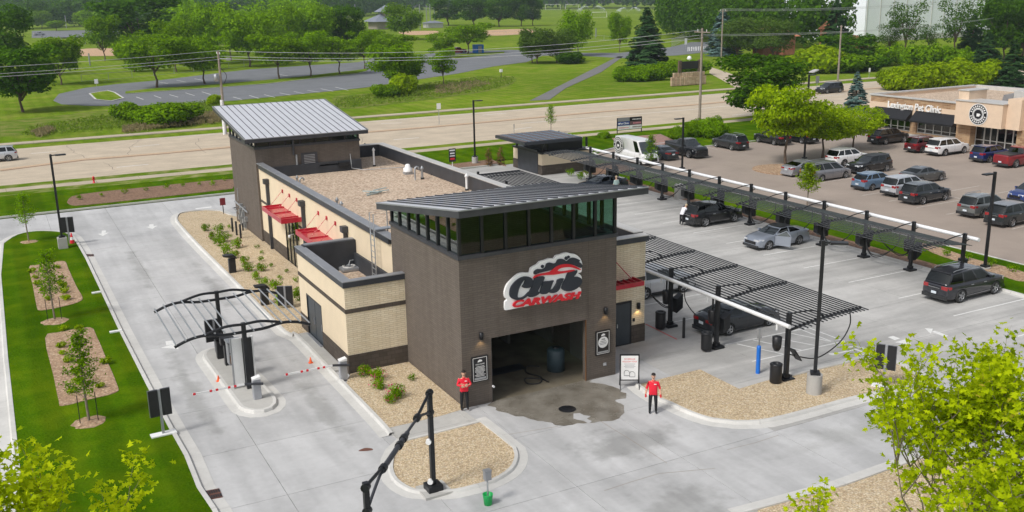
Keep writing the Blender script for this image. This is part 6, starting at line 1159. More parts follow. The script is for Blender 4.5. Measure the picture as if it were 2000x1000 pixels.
human('person in a white shirt and black trousers bending over the tail of the black suv', (*(28.88,22.68), 0), PI / 2 + .2, 'white_cloth', 'black_cloth',
      [[(.2, -.18, 1.20), (.2, -.3, 1.02), (.2, -.36, .98), (.2, -.4, .95)], [(-.2, -.18, 1.20), (-.2, -.3, 1.02), (-.2, -.36, .98), (-.2, -.4, .95)]], 'hair_blond', 'white_paint', lean=.75)
human('person in a pale mint shirt standing behind the dark sedan under the far canopy', (30.9, 34.6, 0), PI, 'mint_cloth', 'navy_cloth',
      [[(.26, .02, 1.13), (.28, -.12, .92), (.27, -.18, .88), (.27, -.2, .85)], [(-.26, .02, 1.13), (-.28, -.12, .92), (-.27, -.18, .88), (-.27, -.2, .85)]], 'hair_blond')
# ------------------------------------------------------------------ cars
def lerp_t(tab, x):
    if x <= tab[0][0]: return tab[0][1]
    for (a, b), (c, d) in zip(tab, tab[1:]):
        if x <= c: t = (x - a) / (c - a); return b + (d - b) * t
    return tab[-1][1]
# L, W, H, wheelbase, wheel radius, top line (x fraction -0.5 rear .. 0.5 front, z), belt z, cabin: rear base, rear top, front top, front base (x fractions), pillars
KINDS = {
 'sedan':   dict(L=4.75, W=1.82, H=1.44, wb=2.75, r=.33, top=[(-.5, .72), (-.485, .98), (-.36, 1.04), (-.2, 1.0), (.17, .98), (.25, .95), (.42, .84), (.48, .72), (.5, .55)], cab=(-.40, -.20, .06, .23), win=[(.16, .50), (.54, .93)]),
 'hatch':   dict(L=4.3, W=1.78, H=1.52, wb=2.6, r=.32, top=[(-.5, .70), (-.48, 1.0), (-.3, 1.02), (.2, .98), (.3, .95), (.44, .84), (.49, .7), (.5, .55)], cab=(-.49, -.36, .08, .27), win=[(.05, .22), (.26, .56), (.60, .94)]),
 'suv':     dict(L=4.7, W=1.9, H=1.70, wb=2.75, r=.37, top=[(-.5, .72), (-.485, 1.08), (-.3, 1.10), (.2, 1.08), (.28, 1.06), (.44, .96), (.49, .82), (.5, .6)], cab=(-.49, -.40, .07, .25), win=[(.04, .26), (.30, .60), (.64, .94)]),
 'bigsuv':  dict(L=5.1, W=1.99, H=1.79, wb=3.0, r=.39, top=[(-.5, .72), (-.485, 1.1), (-.3, 1.12), (.2, 1.10), (.28, 1.08), (.44, 1.0), (.49, .85), (.5, .62)], cab=(-.485, -.405, .09, .27), win=[(.04, .30), (.33, .61), (.645, .94)]),
 'minivan': dict(L=5.1, W=1.99, H=1.74, wb=3.05, r=.34, top=[(-.5, .7), (-.49, 1.04), (-.3, 1.05), (.2, 1.0), (.34, .96), (.45, .84), (.49, .7), (.5, .55)], cab=(-.49, -.44, .12, .33), win=[(.03, .33), (.35, .63), (.66, .93)]),
 'pickup':  dict(L=5.8, W=2.03, H=1.92, wb=3.6, r=.42, top=[(-.5, 1.15), (-.498, 1.24), (-.1, 1.24), (.2, 1.2), (.25, 1.24), (.44, 1.18), (.49, 1.0), (.5, .75)], cab=(-.11, -.085, .13, .23), win=[(.10, .47), (.52, .92)]),
 'van':     dict(L=5.9, W=2.05, H=2.55, wb=4.0, r=.36, top=[(-.5, 1.0), (-.498, 1.2), (.2, 1.2), (.33, 1.2), (.40, 1.12), (.47, .95), (.5, .6)], cab=(-.498, -.49, .26, .40), win=[(.78, .93)]),
}
CARN = 0
def car(kind, color, loc_h, label, metal=0, dark=True, group='cars parked in the clinic car park', cat='car', open_door=False, rails=False, chrome=False, roof=None, z=0.0, two_tone=None, pillar=None):
    """a car with its front along +x; every panel comes from the same side profile"""
    K_ = KINDS[kind]; L, W, Ht, wb, R = K_['L'], K_['W'], K_['H'], K_['wb'], K_['r']; hw = W / 2
    x, y, h = loc_h; t = thing('parked_car' if kind not in ('pickup', 'van') else ('pickup_truck' if kind == 'pickup' else 'delivery_van'), label, cat, (x, y, z), h, group)
    pm = paint(color, metal); MTn = pm.name; MT[MTn] = pm
    top = lambda xx: lerp_t(K_['top'], xx / L); clr = .24 if kind in ('suv', 'bigsuv', 'pickup') else .19
    ax = [-wb / 2 - .02 * L, wb / 2 - .02 * L + 0]; ax = [-wb / 2, wb / 2]; sh = (.02 * L if kind in ('sedan', 'hatch', 'minivan') else .0); ax = [a + sh for a in ax]
    def low(xx):
        z_ = clr + .16 * max(0, abs(xx / (L / 2)) - .8) * 2
        for a in ax:
            d = abs(xx - a)
            if d < R * 1.17: z_ = max(z_, math.sqrt((R * 1.17) ** 2 - d * d) + R * .92)
        return z_
    plan = lambda xx: 1 - .16 * abs(xx / (L / 2)) ** 6 - .04 * abs(xx / (L / 2)) ** 2
    def side(xx, v):      # v 0 bottom .. 1 top edge
        zl, zt = clr, top(xx); z_ = low(xx) + (zt - low(xx)) * v; q = (z_ - zl) / max(.05, zt - zl)
        wv = lerp_t([(0, .93), (.15, .975), (.45, 1.0), (.7, .985), (.9, .955), (1, .90)], q); return hw * plan(xx) * wv, z_
    xs = sorted(set([-L / 2 + .06 + (L - .12) * i / 30 for i in range(31)] + [a + R * 1.17 * k for a in ax for k in (-1, -.97, -.85, -.65, -.4, 0, .4, .65, .85, .97, 1)]))
    vsn = [0, .12, .3, .5, .7, .85, .95, 1]; mb = MB(); n = len(vsn) * 2 + 3; V = []
    for xx in xs:
        row = [(xx, side(xx, v)[0], side(xx, v)[1]) for v in vsn]; yt, zt = row[-1][1], row[-1][2]; crown = .035
        mid = [(xx, yt * .6, zt + crown * .7), (xx, 0, zt + crown), (xx, -yt * .6, zt + crown * .7)]
        V += row + mid + [(a, -b, c) for a, b, c in row[::-1]]
    m = len(xs); mb.add(V, [(i * n + k, (i + 1) * n + k, (i + 1) * n + k + 1, i * n + k + 1) for i in range(m - 1) for k in range(n - 1)], 0, True)
    for e, s in ((0, -1), (m - 1, 1)):       # bulging nose and tail
        ring_ = V[e * n:(e + 1) * n]; cz = sum(p[2] for p in ring_) / n; inner = [(p[0] + s * .06, p[1] * .86, cz + (p[2] - cz) * .86) for p in ring_]; inner2 = [(p[0] + s * .075, p[1] * .4, cz + (p[2] - cz) * .5) for p in ring_]
        vs = ring_ + inner + inner2; fs = []
        for a in range(2):
            for k in range(n): f = (a * n + k, a * n + (k + 1) % n, (a + 1) * n + (k + 1) % n, (a + 1) * n + k); fs.append(f if s > 0 else f[::-1])
        fs.append(tuple(range(2 * n, 3 * n)) if s > 0 else tuple(range(3 * n - 1, 2 * n - 1, -1))); mb.add(vs, fs, 0, True)
    # cabin
    zb = lambda xx: top(xx) - .0; rb, rt, ft, fb = [c * L for c in K_['cab']]; wins = K_['win']
    hts = [0, .06, .5, .90, 1.0]; sides = sorted(set([0, 1] + [u for w_ in wins for u in w_])); NR = 4
    def cab(tv, u, s):
        xr = rb + (rt - rb) * min(1, tv); xf = fb + (ft - fb) * min(1, tv); xx = xr + (xf - xr) * u; z0 = min(top(rb + (fb - rb) * u), 1.3) - .01; z1 = Ht - .05 - .05 * (2 * u - 1) ** 2 - (.04 if u < .3 and kind in ('sedan', 'hatch') else 0)
        w0 = hw * .90 * plan(xx) * (1 - .03 * abs(2 * u - 1) ** 3); w1 = hw * (.72 if kind != 'van' else .86) * (1 - .06 * abs(2 * u - 1) ** 4)
        return (xx, s * (w0 + (w1 - w0) * tv ** 1.15), z0 + (z1 - z0) * tv)
    def ringp(tv):
        pts = [(cab(tv, u, 1)) for u in sides]      # left, rear to front
        f = cab(tv, 1, 1); r_ = cab(tv, 0, 1)
        fr_ = [(f[0] + .10 * (1 - (k / NR) ** 2), -k / NR * f[1] * -1, f[2]) for k in range(NR - 1, -NR, -1)]
        fr_ = [(f[0] + .10 * (1 - (k / NR) ** 2), f[1] * k / NR, f[2] + .01) for k in range(NR - 1, -NR, -1)]
        re_ = [(r_[0] - .07 * (1 - (k / NR) ** 2), r_[1] * k / NR, r_[2] + .01) for k in range(-(NR - 1), NR)]
        return pts + fr_ + [cab(tv, u, -1) for u in sides[::-1]] + re_
    rings = [ringp(tv) for tv in hts]; q = len(rings[0]); ns = len(sides); nf = 2 * NR - 1
    G_ = {'windshield': [], 'rear_window': []}; bodyf = []
    for a in range(len(hts) - 1):
        for k in range(q):
            k2 = (k + 1) % q; f = (a * q + k, a * q + k2, (a + 1) * q + k2, (a + 1) * q + k); glass_row = a in (1, 2); key = None
            if glass_row:
                if k < ns - 1: u0, u1 = sides[k], sides[k + 1]; key = ('L', u0) if any(abs(u0 - w_[0]) < 1e-6 for w_ in wins) else None
                elif k < ns - 1 + nf + 1: kk = k - (ns - 1); key = 'windshield'
                elif k < ns + nf + ns - 1: j = k - (ns + nf); u1, u0 = sides[ns - 1 - j], sides[ns - 2 - j]; key = ('R', u0) if any(abs(u0 - w_[0]) < 1e-6 for w_ in wins) else None
                else: key = 'rear_window' if kind != 'van' else None
            if key is None: bodyf.append(f)
            else: G_.setdefault(key, []).append(f)
    allv = [p for r_ in rings for p in r_]; o_ = len(mb.v)
    mb.add(allv, bodyf, 1 if pillar else 0, True)
    tr = rings[-1]; cx = (rt + ft) / 2; mid = [(cx + (p[0] - cx) * .6, p[1] * .6, p[2] + .035) for p in tr]
    rmi = 1 if roof else 0
    mb.add(tr + mid + [(cx, 0, tr[0][2] + .05)], [(k, (k + 1) % q, q + (k + 1) % q, q + k) for k in range(q)] + [(q + k, q + (k + 1) % q, 2 * q) for k in range(q)], rmi, True)
    mb.build('body', [MTn, roof or 'sign_black'], t)
    for key, fs in G_.items():
        if not fs: continue
        nm = key if isinstance(key, str) else 'side_window'; used = sorted(set(i for f in fs for i in f)); mp = {i: j for j, i in enumerate(used)}
        MB().add([allv[i] for i in used], [tuple(mp[i] for i in f) for f in fs], 0, True).build(nm, 'car_glass_clear' if nm == 'windshield' or (not dark) else 'car_glass_dark', t)
    MB().box(-L / 2 + .15, L / 2 - .15, -hw + .28, hw - .28, clr - .02, .75).build('underbody', 'rubber', t)
    MB().box(rb + .3, fb - .35, -hw * .7, hw * .7, .75, min(top(0), 1.2) + .02).build('interior', 'dark_trim', t)
    # wheels
    if (kind, R) not in WHM:
        wm = MB().lathe((0, 0, 0), [(R * .70, .0), (R * .72, .03), (R * .95, .02), (R, -.04), (R, -.20), (R * .7, -.22)], 24)
        wm2 = MB().lathe((0, 0, 0), [(0, -.05), (R * .66, -.05), (R * .70, .005)], 24, 1); n5 = 5
        for i in range(n5): a = 2 * PI * i / n5; d = Vector((math.cos(a), math.sin(a), 0)); p = Vector((-d.y, d.x, 0)); wm2.obox(d * R * .38 + Vector((0, 0, -.02)), d * R * .32, p * R * .085, (0, 0, .025), 0)
        wm2.lathe((0, 0, 0), [(R * .62, -.02), (R * .71, .012), (R * .66, .0)], 24, 0).cyl((0, 0), R * .15, -.04, .0, 10, 0)
        WHM[(kind, R)] = (wm.mesh('tyre', 'rubber'), wm2.mesh('rim', ['alloy', 'sign_black']))
    ty, ri = WHM[(kind, R)]
    for a in ax:
        for s in (-1, 1):
            w_ = inst(ty, 'wheel', t, (a, s * (hw - .03), R), (-s * PI / 2, 0, 0)); inst(ri, 'rim', w_)
    # lights and trim follow the side surface
    def patch(x0, x1, v0, v1, s, mat, nm, off=.012, nx=4, par=t):
        P = []
        for i in range(nx + 1):
            xx = x0 + (x1 - x0) * i / nx
            for v in (v0, (v0 + v1) / 2, v1): yy, zz = side(xx, v); P.append((xx, s * (yy + off), zz))
        fs = [(i * 3 + k, (i + 1) * 3 + k, (i + 1) * 3 + k + 1, i * 3 + k + 1) if s > 0 else (i * 3 + k, i * 3 + k + 1, (i + 1) * 3 + k + 1, (i + 1) * 3 + k) for i in range(nx) for k in range(2)]
        return MB().add(P, fs, 0, True).build(nm, mat, par)
    xr, xf = -L / 2, L / 2
    for s in (-1, 1):
        if kind in ('minivan', 'pickup', 'van'): zt0, zt1, yw = .75, 1.12, .16
        elif kind == 'sedan': zt0, zt1, yw = .72, .90, .42
        else: zt0, zt1, yw = .80, 1.02, .34
        yy = hw * plan(xr) * .96
        MB().add([(xr - .02, s * (yy - yw), zt0 + .03), (xr + .0, s * yy, zt0), (xr + .28, s * (hw * plan(xr + .28) + .008), zt0 + .07), (xr - .02, s * (yy - yw), zt1), (xr + .01, s * (yy * .99), zt1), (xr + .30, s * (hw * plan(xr + .3) * .985 + .008), zt1 - .02)], [(0, 1, 4, 3), (1, 2, 5, 4)] if s < 0 else [(3, 4, 1, 0), (4, 5, 2, 1)]).build('taillight', 'taillight', t)
        yy = hw * plan(xf - .05) * .93; zf0, zf1 = (.60, .74) if kind in ('sedan', 'hatch', 'minivan') else (.74, .90)
        MB().add([(xf + .02, s * (yy - .38), zf0 + .03), (xf - .02, s * yy, zf0), (xf - .42, s * (hw * plan(xf - .42) + .006), zf0 + .07), (xf + .0, s * (yy - .38), zf1), (xf - .05, s * yy, zf1 + .01), (xf - .48, s * (hw * plan(xf - .48) * .985), zf1 + .04)], [(3, 4, 1, 0), (4, 5, 2, 1)] if s < 0 else [(0, 1, 4, 3), (1, 2, 5, 4)]).build('headlight', 'headlight', t)
        MB().bbox(fb - .42, fb - .18, s * hw * .93 if s > 0 else -hw * 1.06, s * hw * 1.06 if s > 0 else -hw * .93, top(fb - .3) + .0, top(fb - .3) + .15, .03).build('mirror', MTn, t)
        for i in range(2): xh = (-.12 + .22 * i) * L; yy, zz = side(xh, .80); MB().box(xh - .1, xh + .1, min(s * yy, s * (yy + .035)), max(s * yy, s * (yy + .035)), zz - .015, zz + .015).build('door_handle', 'galvanised' if chrome else MTn, t)
        for xd in (-.22, -.015, .20):
            if kind == 'pickup' and xd < -.1: xd = -.115
            xd *= L; P = []
            for v in [.1, .3, .5, .7, .9, 1]: yy, zz = side(xd, v); P += [(xd - .008, s * (yy + .003), zz), (xd + .008, s * (yy + .003), zz)]
            f_ = [(2 * i, 2 * i + 1, 2 * i + 3, 2 * i + 2) for i in range(5)]; MB().add(P, f_ if s < 0 else [f[::-1] for f in f_]).build('door_seam', 'rubber', t)
        patch(ax[0] + R * 1.2, ax[1] - R * 1.2, 0.0, .13, s, 'dark_trim' if kind in ('suv', 'bigsuv') or two_tone else MTn, 'sill')
        if chrome: patch(ax[0] + R * 1.2, ax[1] - R * 1.2, .12, .155, s, 'alloy', 'chrome_strip', .02)
        if rails: MB().tube([(rt + .15, s * hw * .62, Ht - .03), (rt + .35, s * hw * .64, Ht + .04), (ft - .3, s * hw * .64, Ht + .04), (ft - .1, s * hw * .62, Ht - .04)], .022, 6).build('roof_rail', 'galvanised', t)
    MB().bbox(xf - .02, xf + .07, -hw * .55, hw * .55, .42, .62 if kind in ('sedan', 'hatch') else .80, .02).build('grille', 'sign_black', t)
    MB().bbox(xf - .1, xf + .06, -hw * .80, hw * .80, clr, clr + .16, .03).build('bumper', 'dark_trim', t); MB().bbox(xr - .06, xr + .12, -hw * .80, hw * .80, clr, clr + .22, .03).build('bumper', 'dark_trim' if kind != 'sedan' else MTn, t)
    MB().box(xr - .085, xr - .07, -.16, .16, .52 if kind != 'sedan' else .62, .66 if kind != 'sedan' else .76).build('licence_plate', 'plate', t)
    if kind == 'pickup':
        MB().box(xr + .08, rb - .05, -hw * .86, hw * .86, 1.27, 1.31).build('bed_cover', 'dark_trim', t)
    if kind in ('suv', 'hatch', 'bigsuv', 'minivan'): a = rings[-1]; MB().bbox(rt - .16, rt + .1, -hw * .62, hw * .62, Ht - .10, Ht - .05, .015).build('spoiler', MTn, t); MB().box(xr - .078, xr - .068, -hw * .35, hw * .35, .86, .89).build('tail_trim', 'alloy' if chrome else 'dark_trim', t)
    if open_door:
        s = 1; d = thing('open_door', None, None, (L * .20, s * hw * .97, 0)); d.parent = t; d.rotation_euler = (0, 0, -s * math.radians(62))
        P = [(-1.05, 0, .28), (0, 0, .30), (0, 0, .95), (-1.1, 0, .98), (-1.1, .07, .98), (0, .07, .95), (0, .07, .30), (-1.05, .07, .28)]
        MB().add(P, [(0, 1, 2, 3), (7, 4, 5, 6), (0, 3, 4, 7), (0, 7, 6, 1), (3, 2, 5, 4)]).build('door_panel', MTn, d); MB().beam((-1.08, .035, .98), (-.75, .035, 1.36), .05, .05).beam((-.75, .035, 1.36), (-.1, .035, 1.0), .05, .05).build('window_frame', MTn, d); MB().quad((-1.05, .035, .97), (-.1, .035, .97), (-.5, .035, 1.22), (-.76, .035, 1.34)).build('pane', 'car_glass_clear', d)
    return t
WHM = {}
def at_wheel(kind, wheel, which, deg):
    """centre and heading from the ground point of one wheel on the side that faces the street corner"""
    K_ = KINDS[kind]; h = math.radians(deg); f = Vector((math.cos(h), math.sin(h))); s = Vector((0, -1)) if abs(math.cos(h)) > .5 else Vector((-1, 0))
    p = Vector((f.y, -f.x)); s = p if p.dot(s) > 0 else -p
    sh = .02 * K_['L'] if kind in ('sedan', 'hatch', 'minivan') else 0
    c = Vector(wheel) - f * (sh + (K_['wb'] / 2 if which == 'f' else -K_['wb'] / 2)) - s * (K_['W'] / 2 - .1); return (c.x, c.y, h)
BLK, DGR, GR, SIL, WH = (.008, .009, .011), (.022, .026, .032), (.075, .082, .085), (.40, .42, .45), (.76, .76, .76)
VG = 'cars in the vacuum bays'
car('suv', BLK, at_wheel('suv', (30.05,21.34), 'r', 1), 'black suv with bright side strip parked nose-in under the long vacuum canopy', group=VG, chrome=True, z=.001)
car('sedan', (.36, .40, .47), at_wheel('sedan', (29.37,13.66), 'f', 181), 'silver blue sedan with its front door open in a vacuum bay', metal=.6, group=VG, open_door=True, roof='sign_black')
car('bigsuv', (.022, .023, .030), at_wheel('bigsuv', (30.34,-0.79), 'r', 2), 'large charcoal suv at the last bay on the right side', group=VG, metal=.2, chrome=True, rails=True)
car('sedan', (.010, .014, .020), at_wheel('sedan', (15.77,1.52), 'r', 2), 'dark sedan with red tail lamps under the short tube canopy', group=VG, z=.0)
car('suv', (.50, .51, .53), at_wheel('suv', (18.39,8.76), 'f', 0), 'silver car half hidden by the cream wing under the short canopy', metal=.6, group=VG)
car('sedan', (.015, .022, .035), (31.2, 37.3, PI + .03), 'dark blue sedan behind the front tower roof near the far shed', group=VG)
car('van', WH, at_wheel('van', (41.65,46.45), 'f', -92), 'tall white delivery van with a round black emblem on its side', cat='van')
VN = [o for o in COL.objects if o.name.startswith('delivery_van')][0]
ve = thing('round_emblem', None, None, (-1.95, -1.03, 1.62)); ve.parent = VN; ve.rotation_euler = (0, 0, PI / 2); emblem(ve, .92, 0)
car('sedan', (.015, .022, .028), at_wheel('sedan', (45.29,47.83), 'r', 90), 'dark sedan tucked between the white van and the black pickup')
car('pickup', BLK, at_wheel('pickup', (48.51,47.23), 'f', -92), 'black pickup truck facing the camera beside the dark sedan', cat='pickup')
car('suv', (.020, .024, .028), at_wheel('suv', (55.59,48.74), 'r', 88), 'dark grey suv standing alone by the hedge and kerb', metal=.3, rails=True)
car('suv', BLK, at_wheel('suv', (61.92,48.94), 'r', 88), 'black suv partly behind the left lime tree'); car('suv', (.01, .013, .016), at_wheel('suv', (65.25,48.05), 'r', 88), 'black suv behind the trunk gap of the two lime trees')
car('sedan', (.42, .43, .46), at_wheel('sedan', (50.58,32.83), 'r', 2), 'silver sedan parked behind the silver minivan', metal=.6); car('minivan', (.30, .30, .32), at_wheel('minivan', (50.29,29.89), 'r', 2), 'silver grey minivan in the middle of the car park', metal=.6, rails=True)
car('suv', WH, at_wheel('suv', (58.01,34.67), 'r', 2), 'white suv with roof rails behind the minivan and the black suv', rails=True); car('suv', BLK, at_wheel('suv', (59.16,30.40), 'r', 181), 'black suv facing left, nose to nose with the minivan', chrome=True, roof='sign_black')
car('hatch', (.17, .27, .40), at_wheel('hatch', (50.83,24.47), 'r', 3), 'light blue hatchback beside the black suv', metal=.5); car('suv', (.52, .54, .58), at_wheel('suv', (50.88,21.11), 'r', 3), 'silver white suv with tall red tail lamps between the blue hatchback and a dark suv', metal=.4)
car('suv', (.025, .032, .040), at_wheel('suv', (49.71,18.15), 'r', 3), 'dark slate suv with chrome window line in the front row', metal=.5, chrome=True); car('sedan', (.10, .11, .115), at_wheel('sedan', (59.45,24.44), 'f', 3), 'grey sedan behind the dark slate suv', metal=.6, chrome=True)
car('suv', (.20, .215, .215), at_wheel('suv', (49.54,12.43), 'r', 3), 'grey silver suv left of the right lamp post', metal=.6, rails=True); car('suv', (.018, .026, .030), at_wheel('suv', (48.68,9.36), 'r', 3), 'dark green suv behind the right lamp post at the picture edge', metal=.4, roof='alloy', chrome=True)
_x = (55.53,13.92); car('hatch', (.03, .06, .22), (_x[0] + 3.0, _x[1] + .8, PI), 'blue car with its nose at the right picture edge', metal=.4)
CG = 'cars parked in front of the clinic'
car('bigsuv', (.006, .007, .009), at_wheel('bigsuv', (72.19,42.25), 'r', 2), 'black car in front of the clinic partly under the lime tree', group=CG); car('suv', (.14, .012, .02), at_wheel('suv', (70.84,36.07), 'r', 2), 'dark red suv parked at the clinic windows', group=CG, metal=.4, rails=True); car('bigsuv', (.78, .78, .78), at_wheel('bigsuv', (71.08,33.43), 'r', 2), 'white suv parked at the clinic entrance', group=CG)
car('suv', (.015, .035, .16), at_wheel('suv', (71.25,28.29), 'r', 2), 'royal blue suv parked left of the red pickup', group=CG, metal=.5); car('pickup', (.20, .008, .015), at_wheel('pickup', (70.75,25.03), 'r', 2), 'red pickup truck with dark bed cover at the right edge', group=CG, cat='pickup')
RG = 'cars driving on the street'
car('suv', (.60, .62, .66), at_wheel('suv', (-15.23,88.13), 'r', 181), 'silver suv driving on the street at the left edge', group=RG, metal=.5, z=.01); car('bigsuv', BLK, at_wheel('bigsuv', (111.22,87.24), 'r', 181), 'black suv driving on the street behind the small blue spruce', group=RG, roof='alloy', z=.01, rails=True)
car('pickup', (.25, .02, .03), (*(111.71,242.71), 0), 'small dark red pickup in the far park lane', group='cars in the park', cat='pickup', z=-.03); car('pickup', (.35, .37, .4), (*(12.71,573.00), .3), 'grey pickup in the far left park lot', group='cars in the park', cat='pickup', z=-.03)

# ------------------------------------------------------------------ trees and plants
def leaves(pts, nrm, size, seed, aspect=.55, jitter=.4, up=.5, lobed=False):
    """a mesh of bent leaf faces: pts (n,3), nrm (n,3) preferred directions"""
    r = np.random.RandomState(seed); n = len(pts); s = size * r.uniform(.65, 1.35, (n, 1))
    N = nrm + r.normal(0, jitter, (n, 3)); N[:, 2] += up; N /= np.linalg.norm(N, axis=1, keepdims=True) + 1e-9
    T = r.normal(0, 1, (n, 3)); T -= (T * N).sum(1, keepdims=True) * N; T /= np.linalg.norm(T, axis=1, keepdims=True) + 1e-9; Bv = np.cross(N, T)
    if lobed:       # five-pointed leaf
        prof = [(-.5, 0), (-.28, .38), (-.02, .16), (.12, .5), (.2, .14), (.6, 0), (.2, -.14), (.12, -.5), (-.02, -.16), (-.28, -.38)]
        P = np.stack([pts + T * s * a + Bv * s * b - N * s * (abs(b) * .35) for a, b in prof], 1); k = len(prof)
    else:
        P = np.stack([pts - T * s * .5, pts + Bv * s * aspect * .5 + N * s * .08, pts + T * s * .5 - N * s * .1, pts - Bv * s * aspect * .5 + N * s * .08], 1); k = 4
    V = P.reshape(-1, 3); me = bpy.data.meshes.new('leaves'); me.vertices.add(len(V)); me.vertices.foreach_set('co', V.ravel()); me.loops.add(n * k); me.loops.foreach_set('vertex_index', np.arange(n * k)); me.polygons.add(n); me.polygons.foreach_set('loop_start', np.arange(n) * k); me.polygons.foreach_set('loop_total', np.full(n, k)); me.update(calc_edges=True); return me
def blobs(seed, lobes, n, shell=.75):
    """points and outward directions spread through overlapping ellipsoid lobes (cx, cy, cz, rx, ry, rz)"""
    r = np.random.RandomState(seed); w = np.array([l[3] * l[4] + l[4] * l[5] for l in lobes]); w = w / w.sum(); P, N = [], []
    for l, c in zip(lobes, (w * n).astype(int)):
        d = r.normal(0, 1, (c, 3)); d /= np.linalg.norm(d, axis=1, keepdims=True); rad = shell + (1 - shell) * r.uniform(0, 1, (c, 1)); deep = r.uniform(0, 1, (c, 1)) < .22; rad = np.where(deep, r.uniform(.3, .8, (c, 1)), rad)
        cl = r.normal(0, .06, (c, 3)); P.append(np.array(l[:3]) + (d * rad + cl) * np.array(l[3:])); N.append(d)
    return np.vstack(P), np.vstack(N)
def crown_lobes(seed, w, h, z0, n, flat=1.0):
    r = random.Random(seed); out = [(0, 0, z0 + h * .5, w * .30, w * .30, h * .36)]
    for i in range(n):
        a = 2 * PI * (i * .618 + r.random() * .3); k = r.uniform(.15, 1); zz = z0 + h * (.02 + .84 * k); prof = math.sin(PI * min(.95, .18 + .62 * (1 - k) + .18)) ; rr = w * .5 * (.30 + .42 * prof) * r.uniform(.7, 1.1); q = w * r.uniform(.13, .21)
        out.append((rr * math.cos(a), rr * math.sin(a), zz, q, q, q * .72 * flat))
    return out
def set_mat(me, m): me.materials.append(MT[m]); return me
def deciduous(seed, w, h, trunk, mat, n=2600, lobes=26, ls=.34, bark='bark', flat=1.0, lean=0):
    P, N = blobs(seed, crown_lobes(seed, w, h - trunk, trunk, lobes, flat), n, .7); c = set_mat(leaves(P, N * .6, ls, seed, .6), mat); r = random.Random(seed + 5)
    t = MB().tube([(0, 0, -.1), (.02 * h, 0, trunk * .5), (0, .02 * h, trunk * 1.1), (0, 0, trunk + (h - trunk) * .55)], [.045 * trunk + .06 * h / 6, .05 * h / 6 + .05, .05 * h / 6 + .03, .03], 8)
    for i in range(7): a = r.uniform(0, 2 * PI); q = w * r.uniform(.15, .3); z = trunk * r.uniform(1.0, 1.5); t.tube([(0, 0, z), (q * .5 * math.cos(a), q * .5 * math.sin(a), z + (h - trunk) * .18), (q * math.cos(a), q * math.sin(a), z + (h - trunk) * .42)], [.012 * h, .008 * h, .003 * h], 5)
    return c, t.mesh('trunk', bark)
def conifer(seed, w, h, mat, n=3200, ls=.5, z0=.3, power=.85, bark='bark'):
    r = np.random.RandomState(seed); P, N = [], []; tiers = int(h * 1.6) + 12
    for i in range(tiers):
        k = i / tiers; z = z0 + (h - z0) * k; R = w * .5 * (1 - k) ** power * r.uniform(.88, 1.06); m = max(5, int(n / tiers * (1 - k) * 1.9)); nb = 9
        for b in range(nb):
            a0 = r.uniform(0, 2 * PI); Rb = R * r.uniform(.8, 1.12); c = m // nb + 1; u = r.uniform(.15, 1, c) ** .7; a = a0 + r.normal(0, .16, c) * (1.1 - u * .5); rr = Rb * u
            P.append(np.stack([rr * np.cos(a), rr * np.sin(a), z - rr * .22 + r.normal(0, .05 * h / 8, c)], 1)); N.append(np.stack([np.cos(a) * .7, np.sin(a) * .7, np.full(c, .6)], 1))
    c = set_mat(leaves(np.vstack(P), np.vstack(N), ls, seed, .35, .3, .35), mat); t = MB().tube([(0, 0, -.1), (0, 0, h * .95)], [.03 * h, .01], 8).mesh('trunk', bark); return c, t
TREES = {}
def proto(key, fn): 
    if key not in TREES: TREES[key] = fn()
    return TREES[key]
def tree(key, p, w, h, base_w, base_h, label, cat='tree', group=None, z=0, name=None, rz=None):
    c, t = TREES[key]; r = thing(name or 'tree', label, cat, (p[0], p[1], z), random.uniform(0, 6.28) if rz is None else rz, group); sx, sz = w / base_w, h / base_h
    inst(c, 'crown', r, scale=(sx, sx, sz)); 
    if t: inst(t, 'trunk', r, scale=(sx, sx, sz))
    return r
for s in range(4):
    TREES['dec%d' % s] = deciduous(10 + s, 8, 8, 1.5, 'leaf_green', 5200, 34, .42); TREES['dark%d' % s] = deciduous(30 + s, 8, 10, 1.5, 'leaf_dark', 5200, 34, .46)
TREES['umb0'] = deciduous(51, 8, 8, 1.9, 'leaf_green', 4200, 24, .40, flat=.6); TREES['umb1'] = deciduous(52, 8, 8, 1.9, 'leaf_green', 4200, 24, .40, flat=.6)
TREES['lime0'] = deciduous(61, 7, 6, 1.9, 'leaf_lime', 11000, 46, .26, flat=.55); TREES['lime1'] = deciduous(62, 7, 6, 2.0, 'leaf_lime', 10000, 40, .26, flat=.55)
TREES['olive'] = deciduous(71, 8, 8, 1.0, 'leaf_olive', 6000, 30, .35); TREES['loose'] = deciduous(73, 8, 12, 3.0, 'leaf_deep', 2300, 34, .38)
TREES['spruce'] = conifer(81, 6, 12, 'needle_dark', 14000, .5, .3, .75); TREES['blue'] = conifer(82, 6, 12, 'needle_blue', 14000, .5, .3, .75); TREES['blue_s'] = conifer(83, 3.2, 5.5, 'needle_blue', 15000, .26, .1, .8)
def bush_mesh(seed, w, h, mat, n, ls, lobes=10):
    r = random.Random(seed); lb = [(r.uniform(-.32, .32) * w, r.uniform(-.32, .32) * w, h * r.uniform(.25, .62), w * .2, w * .2, h * .3) for _ in range(lobes)] + [(0, 0, h * .4, w * .36, w * .36, h * .42)]
    P, N = blobs(seed, lb, n, .8); P[:, 2] = np.maximum(P[:, 2], .02); return set_mat(leaves(P, N, ls, seed, .6, .4, .4), mat), None
